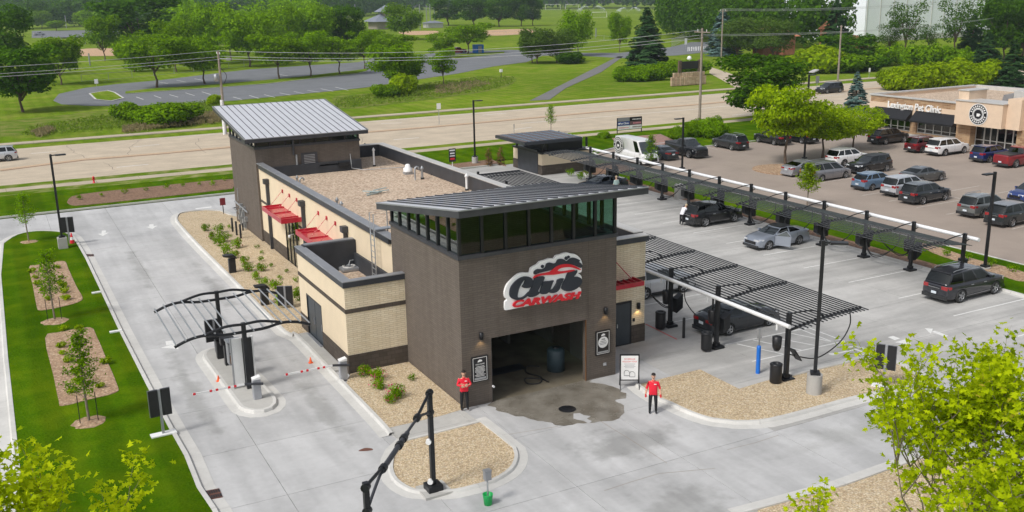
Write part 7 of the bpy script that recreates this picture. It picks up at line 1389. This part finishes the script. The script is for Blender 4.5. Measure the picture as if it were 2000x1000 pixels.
TREES['bush'] = bush_mesh(91, 4, 2.6, 'leaf_green', 5000, .28); TREES['bush_l'] = bush_mesh(92, 4, 2.4, 'leaf_lime', 6000, .26); TREES['bush_d'] = bush_mesh(93, 4, 2.6, 'leaf_dark', 5000, .28); TREES['round'] = bush_mesh(94, 2.4, 2.0, 'leaf_green', 6000, .14, 5)
TREES['arbor'] = conifer(95, 1.0, 2.2, 'needle_brown', 3000, .12, .05, .25)
def px_tree(key, base, top, wpx, label, bw, bh, **k): pass
# measured trees: kind, ground point, width, height, label
PGR = 'row of umbrella-shaped trees in the park parking strip'
T_ = [
 ('dark0', (-11.62,145.27), 12.4, 11.18 + .5, 'big dark round tree on the meadow at the left edge', None),
 ('dec1', (-1.99,200.90), 11.5, 10.30, 'dark green tree right of the big one at the left edge', None),
 ('dark1', (-10.81,234.81), 14, 17.54, 'tall dark tree rising in the upper left corner', None),
 ('umb0', (14.36,178.37), 13.0, 11.35, 'left and widest of the umbrella trees in the parking strip', PGR), ('umb1', (24.41,180.57), 10.5, 10.55, 'umbrella tree in the strip left of the utility pole', PGR),
 ('umb0', (41.01,183.03), 10.5, 10.58, 'umbrella tree right of the utility pole', PGR), ('umb1', (48.33,183.87), 9.0, 10.77, 'fourth umbrella tree from the left in the parking strip', PGR), ('umb0', (56.04,186.57), 9.5, 9.34, 'fifth umbrella tree from the left in the parking strip', PGR),
 ('umb1', (66.18,198.29), 7.6, 9.92, 'narrow umbrella tree at the right end of the parking strip', PGR),
 ('dec2', (25.91,223.32), 11.5, 13.14, 'mid green tree behind the first umbrella trees', None), ('dec0', (16.93,231.29), 10, 10.06, 'mid green tree at the left edge of the park row', None), ('dec3', (45.41,228.89), 16.0, 15.64, 'tall mid green tree behind the utility pole', None), ('dec1', (39.86,246.96), 13, 16.42, 'lime tinted tree left of the tall green one', None),
 ('dark2', (28.74,304.60), 30, 19.84, 'largest dark tree clump of the upper left', None), ('dec0', (60.34,247.47), 13, 15.58, 'green tree in the far row above the umbrella trees', None), ('dec2', (71.72,255.17), 14, 15.78, 'round green tree in the far row left of the pavilion', None), ('dark0', (82.29,258.23), 12, 16.32, 'pale dark tree by the slim pole left of the pavilion', None),
 ('dec1', (50.81,139.33), 10.4, 8.82, 'dense green tree clump above the ballast roof', None), ('dec3', (54.89,143.87), 9.5, 7.17, 'right half of the dense green clump above the ballast roof', None), ('bush_l', (49.59,130.63), 6.0, 4.34, 'bright green bush at the foot of the dense clump', None), ('bush', (45.42,129.39), 5.5, 2.6, 'low bush left of the bright one under the clump', None),
 ('umb1', (63.63,145.07), 6.2, 7.74, 'single slender tree in the meadow right of the clump', None), ('umb0', (113.00,237.79), 14.5, 9.75, 'broad tree above the red pickup in the park', None), ('umb1', (100.40,226.93), 10, 7.43, 'tree overlapping the left side of the broad park tree', None), ('umb0', (78.76,210.64), 12, 8.24, 'umbrella tree left of the red pickup', None),
 ('dec1', (16.25,289.77), 11, 13.24, 'mid green tree left of the large dark clump', None), ('dec3', (47.45,259.83), 13, 15.85, 'green tree above the utility pole top', None), ('dec0', (60.11,266.61), 13, 14.70, 'green tree just right of the utility pole in the far row', None), ('dec1', (71.43,269.12), 12, 14.14, 'green tree in the gap of the far row', None), ('dec2', (82.18,272.93), 12, 12.95, 'green tree below the slim pole in the far row', None), ('dec3', (91.55,263.33), 9, 8.14, 'small green tree left of the pavilion', None), ('dec1', (41.67,284.77), 13, 15.36, 'bright green tree behind the umbrella row', None),
 ('dec0', (134.85,344.61), 17.5, 14.82, 'round bright green tree in front of the pavilion', None),
 ('dark3', (225.51,502.08), 24, 17.85, 'left dark tree of the far group by the ball field', None), ('dark1', (226.60,470.00), 22, 17.56, 'second dark tree of the far group by the ball field', None), ('dark0', (235.33,455.91), 19, 16.76, 'third dark tree of the far group by the ball field', None), ('dark2', (246.75,451.75), 17, 17.08, 'fourth dark tree of the far group by the ball field', None), ('dark3', (254.90,453.13), 13, 15.87, 'rightmost dark tree of the far group by the ball field', None),
 ('olive', (107.93,185.91), 10.5, 9.11, 'dark spreading evergreen at the left of the mound', None), ('olive', (113.53,185.72), 11, 8.69, 'olive crown at the middle of the mound', None), ('bush_d', (113.92,180.29), 8, 3.2, 'low dark spread at the right foot of the mound', None), ('dark1', (108.81,190.18), 7.5, 8.24, 'dark point of the evergreen clump on the mound', None),
 ('dec2', (131.73,205.39), 10.5, 12.86, 'slender oval tree standing right of the mound', None), ('dec1', (151.05,213.09), 7.5, 11.36, 'slim tree left of the dark spruce', None),
 ('spruce', (118.31,153.39), 12.0, 13.93, 'tall dark spruce above the footpath', None),
 ('bush', (95.89,130.00), 5.4, 3.4, 'left end of the clipped hedge below the dark spruce', None), ('bush', (98.23,128.03), 6.0, 3.6, 'middle of the clipped hedge below the dark spruce', None), ('bush', (102.31,127.66), 6.2, 3.6, 'right half of the clipped hedge below the dark spruce', None), ('bush', (109.43,131.25), 7.4, 3.9, 'hedge bush behind the stone sign', None), ('bush', (115.38,132.96), 8.0, 3.6, 'hedge bush right of the stone sign posts', None),
 ('blue', (161.30,178.95), 11.6, 12.29, 'tall blue spruce behind the grey utility pole', None),
 ('olive', (158.76,169.45), 12, 9.67, 'olive weeping tree right of the blue spruce', None), ('olive', (162.02,166.24), 13, 10.65, 'second olive weeping tree beside the blue spruce', None), ('olive', (161.03,158.79), 12, 10.00, 'third olive weeping tree in the row', None),
 ('dark2', (75.29,66.64), 12.3, 9.09, 'big dark maple at the street edge above the car park', None),
 ('lime0', (53.94,38.52), 8.3, 8.28, 'left and larger lime green tree in the car park island', None), ('lime1', (59.89,39.47), 7.6, 5.64, 'right lime green tree in the car park', None), ('lime1', (66.77,41.91), 6.4, 4.75, 'lime green branch mass hanging over the black car at the clinic', None),
 ('blue_s', (91.27,64.86), 4.6, 6.04, 'small bluish spruce between street and car park', None),
 ('bush_l', (136.44,123.46), 10, 4.58, 'left end of the bright domed hedge at the street corner', None), ('bush_l', (138.60,119.73), 13, 6.10, 'middle of the bright domed hedge at the street corner', None), ('bush', (144.40,118.24), 12, 4.25, 'right part of the domed hedge at the street corner', None), ('bush_d', (149.89,117.08), 9, 3.21, 'dark right end of the domed hedge', None),
 ('dark3', (157.64,130.30), 14, 7.52, 'wide dark round tree above the domed hedge', None), ('spruce', (167.68,144.44), 10, 14.75, 'tall dark spruce left of the pale hall', None),
 ('loose', (176.57,130.96), 10.5, 14.79, 'loose dark green tree in front of the pale hall', None), ('loose', (176.77,135.72), 6, 9.15, 'smaller tree at the left foot of the one before the hall', None), ('loose', (181.76,121.29), 10, 15.32, 'open crowned tree before the right part of the hall', None), ('loose', (191.83,136.88), 6, 8.69, 'thin young tree between the two large ones before the hall', None),
 ('spruce', (189.89,123.13), 9.0, 10.81, 'dark spruce at the right end of the pale hall', None), ('dark1', (195.06,118.17), 12, 15.44, 'tall green tree in the upper right corner', None), ('dark2', (206.89,122.04), 16, 15.27, 'rightmost tall green tree at the corner', None), ('spruce', (140.56,76.41), 8, 7.47, 'dark pine at the right edge behind the clinic', None), ('spruce', (164.95,100.02), 8, 8.19, 'dark pine left of the right-hand utility pole', None),
]
for k_, p, w, h, lb, gr in T_:
    if gr == PGR: w *= 1.12
    bw, bh = {'dark': (8, 10), 'bush': (4, 2.6), 'loos': (8, 12), 'lime': (7, 6), 'spru': (6, 12)}.get(k_[:4], (8, 8))
    if k_ == 'blue': bw, bh = 6, 12
    if k_ == 'blue_s': bw, bh = 3.2, 5.5
    if k_ == 'bush_l': bh = 2.4
    tree(k_, p, w, h, bw, bh, lb, 'bush' if k_.startswith('bush') else 'tree', gr, name='bush' if k_.startswith('bush') else ('spruce_tree' if k_ in ('spruce', 'blue', 'blue_s') else 'tree'))
for i, (x, y, w, h) in enumerate(((1745, 168, 9, 5.2), (1780, 172, 10, 6.0), (1815, 172, 10, 6.4), (1850, 172, 11, 6.6), (1885, 172, 10, 6.8), (1920, 172, 10, 6.4))):
    pp = [(121.34,84.85), (123.60,83.02), (127.28,82.40), (131.01,81.77), (134.79,81.14), (138.62,80.49)][i]
    tree('bush_l', pp, w * .8, h * .8, 4, 2.4, '%s bush from the left in the bright overgrown hedge behind the clinic' % ORD[i], 'bush', 'bushes of the overgrown hedge behind the clinic', name='bush')
for i, (p, w, h, lb) in enumerate((((55.67,58.77), 2.6, 1.9, 'leftmost small bush behind the black pickup'), ((58.76,59.21), 3.4, 2.6, 'middle bush behind the black pickup'), ((59.66,57.52), 3.9, 3.1, 'tallest clipped bush beside the utility pole'), ((49.30,64.83), 1.8, 1.0, 'small dark bush left of the red paving'))):
    tree('round', p, w, h, 2.4, 2.0, lb, 'bush', 'bushes at the car park edge', name='bush')
for p, lb in (((28.63,54.85), 'left dead brown arborvitae in the mulch'), ((29.94,54.73), 'right dead brown arborvitae near the shed')): tree('arbor', p, 1.0, 2.0, 1.0, 2.2, lb, 'shrub', name='arborvitae')
tree('bush', (6.05,112.36), 9.5, 3.6, 4, 2.6, 'wide dense bush in the wet meadow left of the rear tower', 'bush', name='bush'); tree('bush', (1.69,120.62), 5, 3.2, 4, 2.6, 'smaller bush beside the wide one in the wet meadow', 'bush', name='bush'); tree('bush', (3.80,116.13), 5, 2.2, 4, 2.6, 'low bush between the two meadow bushes', 'bush', name='bush'); tree('bush_l', (17.44,135.42), 3.2, 2.0, 4, 2.4, 'small bush at the foot of the white-sleeved utility pole', 'bush', name='bush')
# distant woods as masses
def wood(name, pts, hgt, n, ls, mat, seed, depth=30):
    """a far belt of trees along a line: many crowns of leaf faces in one mass"""
    r = np.random.RandomState(seed); R_ = random.Random(seed); lobes = []
    segs = list(zip(pts, pts[1:]))
    for a, b in segs:
        L_ = math.dist(a, b); m = max(2, int(L_ / (hgt * .45)))
        for i in range(m):
            for row in range(3):
                k = (i + R_.random()) / m; nx, ny = -(b[1] - a[1]) / L_, (b[0] - a[0]) / L_; d = row * depth / 3 + R_.uniform(-3, 3); hh = hgt * R_.uniform(.7, 1.15) * (1 + row * .12)
                x, y = a[0] + (b[0] - a[0]) * k + nx * d, a[1] + (b[1] - a[1]) * k + ny * d; w_ = hh * R_.uniform(.28, .4)
                lobes.append((x, y, hh * .55, w_, w_, hh * .48)); 
                for q in range(3): lobes.append((x + R_.uniform(-.7, .7) * w_, y + R_.uniform(-.7, .7) * w_, hh * R_.uniform(.4, .95), w_ * .45, w_ * .45, hh * .14))
    P, N = blobs(seed, lobes, n, .8); P[:, 2] = np.abs(P[:, 2]); me = set_mat(leaves(P, N, ls, seed, .7, .4, .3), mat); o = bpy.data.objects.new(name, me); COL.objects.link(o); return tag(o, kind='stuff')
wood('far_woods', [(700.99,519.93),(686.61,649.84),(669.53,804.07),(595.60,993.74),(503.89,1143.51),(367.80,1266.56),(172.70,1248.44),(34.84,1172.60),(-52.66,1196.55)], 34, 60000, 4.2, 'leaf_dark', 201, 90)
wood('far_woods', [(388.59,1007.09),(258.32,833.77),(147.65,669.51),(107.70,738.32),(49.79,794.72),(-21.90,731.59)], 17, 36000, 2.2, 'leaf_dark', 202, 30)
wood('far_woods', [(132.18,508.74),(89.61,385.57),(66.08,363.93),(65.70,414.04)], 14, 9000, 1.6, 'leaf_green', 207, 20)
wood('dark_wood', [(197.25,168.51),(214.72,196.93),(214.97,215.47),(230.09,253.57),(248.14,287.38)], 15, 30000, 1.1, 'leaf_dark', 203, 30)
wood('dark_wood', [(259.84,146.24),(244.76,154.89),(237.34,155.13)], 16, 14000, 1.1, 'leaf_dark', 204, 20)
wood('undergrowth', [(187.12,116.23),(181.60,121.44),(175.98,126.75),(166.50,128.73),(158.17,125.52)], 3.4, 14000, .6, 'leaf_green', 205, 8)
wood('far_woods', [(25.17,357.48),(14.13,359.90),(-1.27,354.14),(-11.10,344.19)], 12, 9000, 1.3, 'leaf_green', 206, 10) if False else None
for i, (p, w, h, lb) in enumerate((((47.94,630.58), 16, 9, 'pale lime tree pair in the far left field'), ((45.05,662.98), 12, 8, 'lime tree at the left of the far pair'), ((22.25,728.26), 12, 9, 'small round tree far behind the left edge trees'), ((26.90,661.01), 9, 5, 'low lime shrub in the far left field'))): tree('dec%d' % i, p, w * 1.4, h * 1.4, 8, 8, lb)
# saplings
def sapling(seed, h, w, z0, n, mat, ls, bark='light_bark'):
    r = np.random.RandomState(seed); R_ = random.Random(seed); t = MB().tube([(0, 0, 0), (.03, .02, h * .5), (0, 0, h)], [.05, .035, .008], 7); P, N = [], []
    for i in range(26):
        k = (i + .5) / 26; z = z0 + (h - z0) * k; a = i * 2.4; L_ = w * .5 * (1 - k * .75) * R_.uniform(.6, 1.1); e = Vector((math.cos(a) * L_, math.sin(a) * L_, L_ * .75)); t.tube([(0, 0, z), tuple(Vector((0, 0, z)) + e * .6), tuple(Vector((0, 0, z)) + e)], [.014, .009, .003], 4)
        m = n // 26; u = r.uniform(.25, 1.05, (m, 1)); P.append(np.array([[0, 0, z]]) + u * np.array([tuple(e)]) + r.normal(0, .09 * w / 1.5, (m, 3))); N.append(np.tile([[0, 0, 1.0]], (m, 1)))
    return set_mat(leaves(np.vstack(P), np.vstack(N), ls, seed, .5, .7, .3), mat), t.mesh('trunk', bark)
TREES['sap0'] = sapling(301, 3.0, 1.7, .9, 1500, 'leaf_green', .12); TREES['sap1'] = sapling(302, 3.4, 1.5, .9, 2000, 'leaf_green', .11); TREES['sap2'] = sapling(303, 3.2, 1.8, 1.1, 1500, 'leaf_green', .12); TREES['sap3'] = sapling(304, 3.6, 2.0, 1.2, 2400, 'leaf_lime', .15)
SG_ = 'young trees on the long lawn'
tree('sap0', (-14.67,22.26), 1.9, 3.81, 1.7, 3.0, 'young staked tree between the two mulch beds of the long lawn', 'sapling', SG_, .1, 'young_tree'); tree('sap1', (-14.35,6.47), 1.75, 3.90, 1.5, 3.4, 'young tree at the lower end of the long lawn', 'sapling', SG_, .1, 'young_tree'); tree('sap2', (-15.07,43.63), 2.0, 3.48, 1.8, 3.2, 'young tree at the top of the long lawn', 'sapling', SG_, .1, 'young_tree')
tree('sap3', (41.28,22.39), 2.4, 3.36, 2.0, 3.6, 'young bright tree behind the long canopy', 'sapling', None, .05, 'young_tree'); tree('sap0', (45.81,71.73), 1.7, 3.47, 1.7, 3.0, 'thin pale young tree behind the shed roof', 'sapling', None, .05, 'young_tree'); tree('sap1', (40.01,42.20), 1.9, 3.52, 1.5, 3.4, 'young tree in front of the white van nose', 'sapling', None, .05, 'young_tree')
for p in ((-14.35,6.47), (-14.67,22.26)):
    for d in (-.35, .35): tag(MB().cyl((0, 0), .02, 0, 1.3, 6).build('tree_stake', 'sign_black', None, False, (p[0] + d, p[1] - .05, .1)), 'thin black stake %s of the %s staked young tree' % ('left' if d < 0 else 'right', 'farther' if p == (-14.67,22.26) else 'nearer'), 'stake', 'stakes beside the young lawn trees')
# small shrubs
def shrub_mesh(seed, w, h, mat, n, ls, flowers=None):
    c, _ = bush_mesh(seed, w, h, mat, n, ls, 7)
    if flowers:
        f, _ = bush_mesh(seed + 1, w * .95, h * 1.02, flowers, n // 14, ls * 1.2, 5); return c, f
    return c, None
SH = {'a': shrub_mesh(401, 1, .8, 'leaf_green', 420, .10), 'b': shrub_mesh(402, 1, .8, 'leaf_green', 420, .10, 'leaf_red'), 'c': shrub_mesh(403, .5, .35, 'leaf_green', 140, .07), 'd': shrub_mesh(404, 1.2, .9, 'leaf_green', 620, .10, 'flower_pink'), 'g': shrub_mesh(405, .6, .4, 'leaf_lime', 200, .10)}
def shrub(k_, p, s, label, group, z=.07):
    c, f = SH[k_]; r = thing('shrub', label, 'shrub', (*p, z), random.uniform(0, 6), group); inst(c, 'foliage', r, scale=(s, s, s))
    if f: inst(f, 'blossoms' if k_ == 'd' else 'red_shoots', r, scale=(s, s, s))
for i_, p in enumerate([(-2.95,40.20),(-2.17,38.92),(-3.05,37.02),(-2.47,35.93),(-2.99,34.84),(-2.07,33.57),(-3.03,32.16),(-2.82,30.74),(-2.61,28.92),(-2.86,26.86),(-2.11,26.40),(-2.90,24.67),(-2.85,22.80),(-2.39,21.89),(-2.87,18.50)]):
    shrub('b' if random.random() < .4 else 'a', p, random.uniform(.8, 1.15), 'leafy knee-high shrub by the cream wall, %s from the street end' % ORD[i_], 'shrubs in the gravel left of the building')
for i_, p in enumerate([(-1.15,40.07),(-1.76,37.14),(-0.87,32.65),(-0.96,30.87),(-1.50,28.99),(-1.27,27.19),(-0.76,25.29),(-0.82,22.73),(-1.27,20.59),(-1.55,23.84)]): shrub('c', p, random.uniform(.8, 1.2), 'tiny tuft along the cream wall, %s from the street end' % ORD[i_], 'tiny tufts in the gravel bed')
shrub('a', (-1.74,18.96), 1.1, 'shrub against the annex wall foot by the tube canopy', None)
shrub('d', (-2.53,5.55), .75, 'small flowering shrub nearest the annex corner', None); shrub('d', (-2.06,4.77), .8, 'flowering shrub second from the annex corner', None); shrub('d', (-2.53,3.84), .7, 'low flowering shrub just below another in the front gravel', None); shrub('d', (-2.15,2.54), .85, 'flowering shrub in the middle of the front gravel', None); shrub('d', (-2.53,1.98), .6, 'lowest small shrub of the front gravel', None); shrub('c', (-0.77,3.94), 1.0, 'tiny tuft beside the tower wall in the front gravel', None)
for i_, p in enumerate([(-15.30,33.93),(-15.11,30.53),(-14.94,28.77),(-14.75,26.60),(-13.73,31.29),(-13.90,30.06),(-13.74,29.05),(-13.77,27.69),(-13.81,26.03),(-13.75,34.13),(-15.17,32.17),(-14.38,19.99),(-13.63,19.54),(-14.68,17.14),(-14.72,15.96),(-12.94,13.44),(-14.34,12.72),(-13.52,10.29),(-14.69,10.28),(-14.35,11.27),(-14.58,14.65)]): shrub('g', p, random.uniform(.7, 1.1), 'small lime tuft in the %s mulch bed of the long lawn, %s of its bed' % (('farther', ORD[i_]) if i_ < 11 else ('nearer', ORD[i_ - 11])), 'lime tufts in the lawn mulch beds', .135)
for i_, p in enumerate([(-10.25,58.92),(-8.37,59.33),(-6.43,59.76),(-4.52,59.95),(-2.65,60.20),(-1.08,60.38),(0.38,60.04),(1.43,59.34),(3.02,61.13)]): shrub('c', p, random.uniform(1.0, 1.6), 'tiny shrub in the rear mulch strip, %s from the left' % ORD[i_], 'tiny shrubs in the rear mulch strip', .1)
for i_, p in enumerate([(37.83,6.19),(37.87,4.67),(37.90,2.94),(38.02,1.49)]): shrub('c', p, 1.5, 'tiny shrub in the mulch between the two car parks, %s from the left' % ORD[i_], 'tiny shrubs between the car parks', .115)
for i_, p in enumerate([(33.94,43.90),(32.33,42.70),(32.50,44.85)]): shrub('a', p, 1.0, 'straggly shrub beside the shed, %s from the right' % ORD[i_], 'shrubs beside the shed', .1)
# reeds in the wet meadow
def tufts(name, poly, n, h, mat, seed, s=.5):
    r = random.Random(seed); xs = [p[0] for p in poly]; ys = [p[1] for p in poly]; P = []
    def inside(x, y):
        c = False; m = len(poly)
        for i in range(m):
            (a, b), (d, e) = poly[i], poly[(i + 1) % m]
            if (b > y) != (e > y) and x < (d - a) * (y - b) / (e - b) + a: c = not c
        return c
    while len(P) < n:
        x, y = r.uniform(min(xs), max(xs)), r.uniform(min(ys), max(ys))
        if inside(x, y): P.append((x, y, h * r.uniform(.1, .6)))
    P = np.array(P); me = set_mat(leaves(P, np.random.RandomState(seed).normal(0, 1, P.shape) * np.array([1, 1, .1]), s, seed, .25, .3, .1), mat); o = bpy.data.objects.new(name, me); COL.objects.link(o); return tag(o, kind='stuff')
MEAD = [(-11.58,120.30),(-0.99,130.45),(10.65,140.63),(18.75,142.61),(17.20,127.14),(14.43,114.27),(0.41,111.65),(-13.26,110.17)]
tufts('meadow_grass', MEAD, 4500, .6, 'grass_blade', 501, .5); tufts('dry_reeds', [(-0.36,110.89),(4.15,113.74),(14.56,122.18),(17.03,126.37),(13.34,109.17),(5.36,108.09),(-1.06,105.09)], 2500, 1.0, 'reed_blade', 502, .6); tufts('dry_reeds', [(-11.91,112.81),(-9.66,118.92),(-8.64,114.24),(-10.93,107.36)], 500, .8, 'reed_blade', 503, .6)
tufts('meadow_grass', [(36.78,130.71),(44.66,135.71),(64.23,150.48),(79.21,157.28),(82.68,150.87),(75.38,138.22),(64.73,128.12),(51.87,122.13),(36.00,116.51),(32.45,117.39)], 4500, .6, 'grass_blade', 504, .5); tufts('dry_reeds', [(60.53,141.99),(71.85,147.15),(71.68,139.85),(59.30,127.60),(54.04,127.10)], 900, .9, 'reed_blade', 505, .6)
# the two maples close to the camera, with real leaves
def maple(name, label, loc, h, w, z0, n, mat, seed, ls):
    R_ = random.Random(seed); r = np.random.RandomState(seed); t = MB(); ends = []
    t.tube([(0, 0, 0), (.1, .05, h * .4), (0, 0, h * .75), (.05, 0, h * .97)], [.20, .14, .06, .012], 10)
    def branch(p, d, L_, rad, lvl):
        q = [p]; dd = d.copy()
        for i in range(4): dd = (dd + Vector((R_.uniform(-.2, .2), R_.uniform(-.2, .2), R_.uniform(.0, .22)))).normalized(); q.append(q[-1] + dd * L_ / 4)
        t.tube([tuple(a) for a in q], [rad, rad * .8, rad * .6, rad * .42, rad * .2], 5)
        ends.extend([q[-1], q[-2], (q[-1] + q[-2]) / 2]) if lvl else ends.append(q[-1])
        if lvl < 2:
            for i in range(5 if lvl == 0 else 4):
                k = R_.randint(1, 4); a = Vector((R_.uniform(-1, 1), R_.uniform(-1, 1), R_.uniform(.0, .9))).normalized(); branch(q[k], (dd * .6 + a).normalized(), L_ * R_.uniform(.38, .6), rad * .45, lvl + 1)
    nb = 24
    for i in range(nb):
        k = (i + .5) / nb; z = z0 + (h * .95 - z0) * k; a = i * 2.399; el = .5 + .6 * k; L_ = w * .5 * (1 - k) ** .6 * R_.uniform(.75, 1.1) + .35
        branch(Vector((0, 0, z)), Vector((math.cos(a) * math.cos(el), math.sin(a) * math.cos(el), math.sin(el))), L_, .045 * (1 - k * .6), 0)
    ends.append(Vector((0, 0, h)));  E_ = np.array([tuple(e) for e in ends]); m = max(3, n // len(E_)); P = np.repeat(E_, m, 0) + r.normal(0, .11, (len(E_) * m, 3)); P[:, 2] -= .04
    root = thing(name, label, 'tree', loc); me = set_mat(leaves(P, r.normal(0, .4, P.shape), ls, seed, .8, .35, .75, True), mat); inst(me, 'crown', root); t.build('trunk', 'light_bark', root); print('maple', len(P)); return root
maple('maple_tree', 'bright yellow-green maple filling the lower right corner close to the camera', (-1.5, -25.5, 0), 10.35, 7.0, 4.2, 15000, 'leaf_maple', 601, .115)
maple('maple_tree', 'yellow-green maple with orange shoots at the lower left close to the camera', (-17.3, -22.9, 0), 10.6, 5.6, 6.0, 30000, 'leaf_maple_orange', 602, .10)
# ------------------------------------------------------------------ haze
def haze_box():
    o = MB().box(-380, 1280, -140, 1330, -1.0, 42).build('haze', []) if False else None
    mb = MB().box(-380, 1280, -140, 1330, -1.2, 45); me = bpy.data.meshes.new('haze'); me.from_pydata(mb.v, [], mb.f); m = bpy.data.materials.new('haze'); m.use_nodes = True; n = m.node_tree.nodes; n.remove(n['Principled BSDF'])
    v = n.new('ShaderNodeVolumePrincipled'); v.inputs['Color'].default_value = (.75, .87, .97, 1); v.inputs['Density'].default_value = HAZE; m.node_tree.links.new(v.outputs[0], n['Material Output'].inputs['Volume'])
    me.materials.append(m); ob = bpy.data.objects.new('haze', me); COL.objects.link(ob); tag(ob, kind='stuff')
HAZE = .00014
haze_box()
print('objects', len(bpy.data.objects))
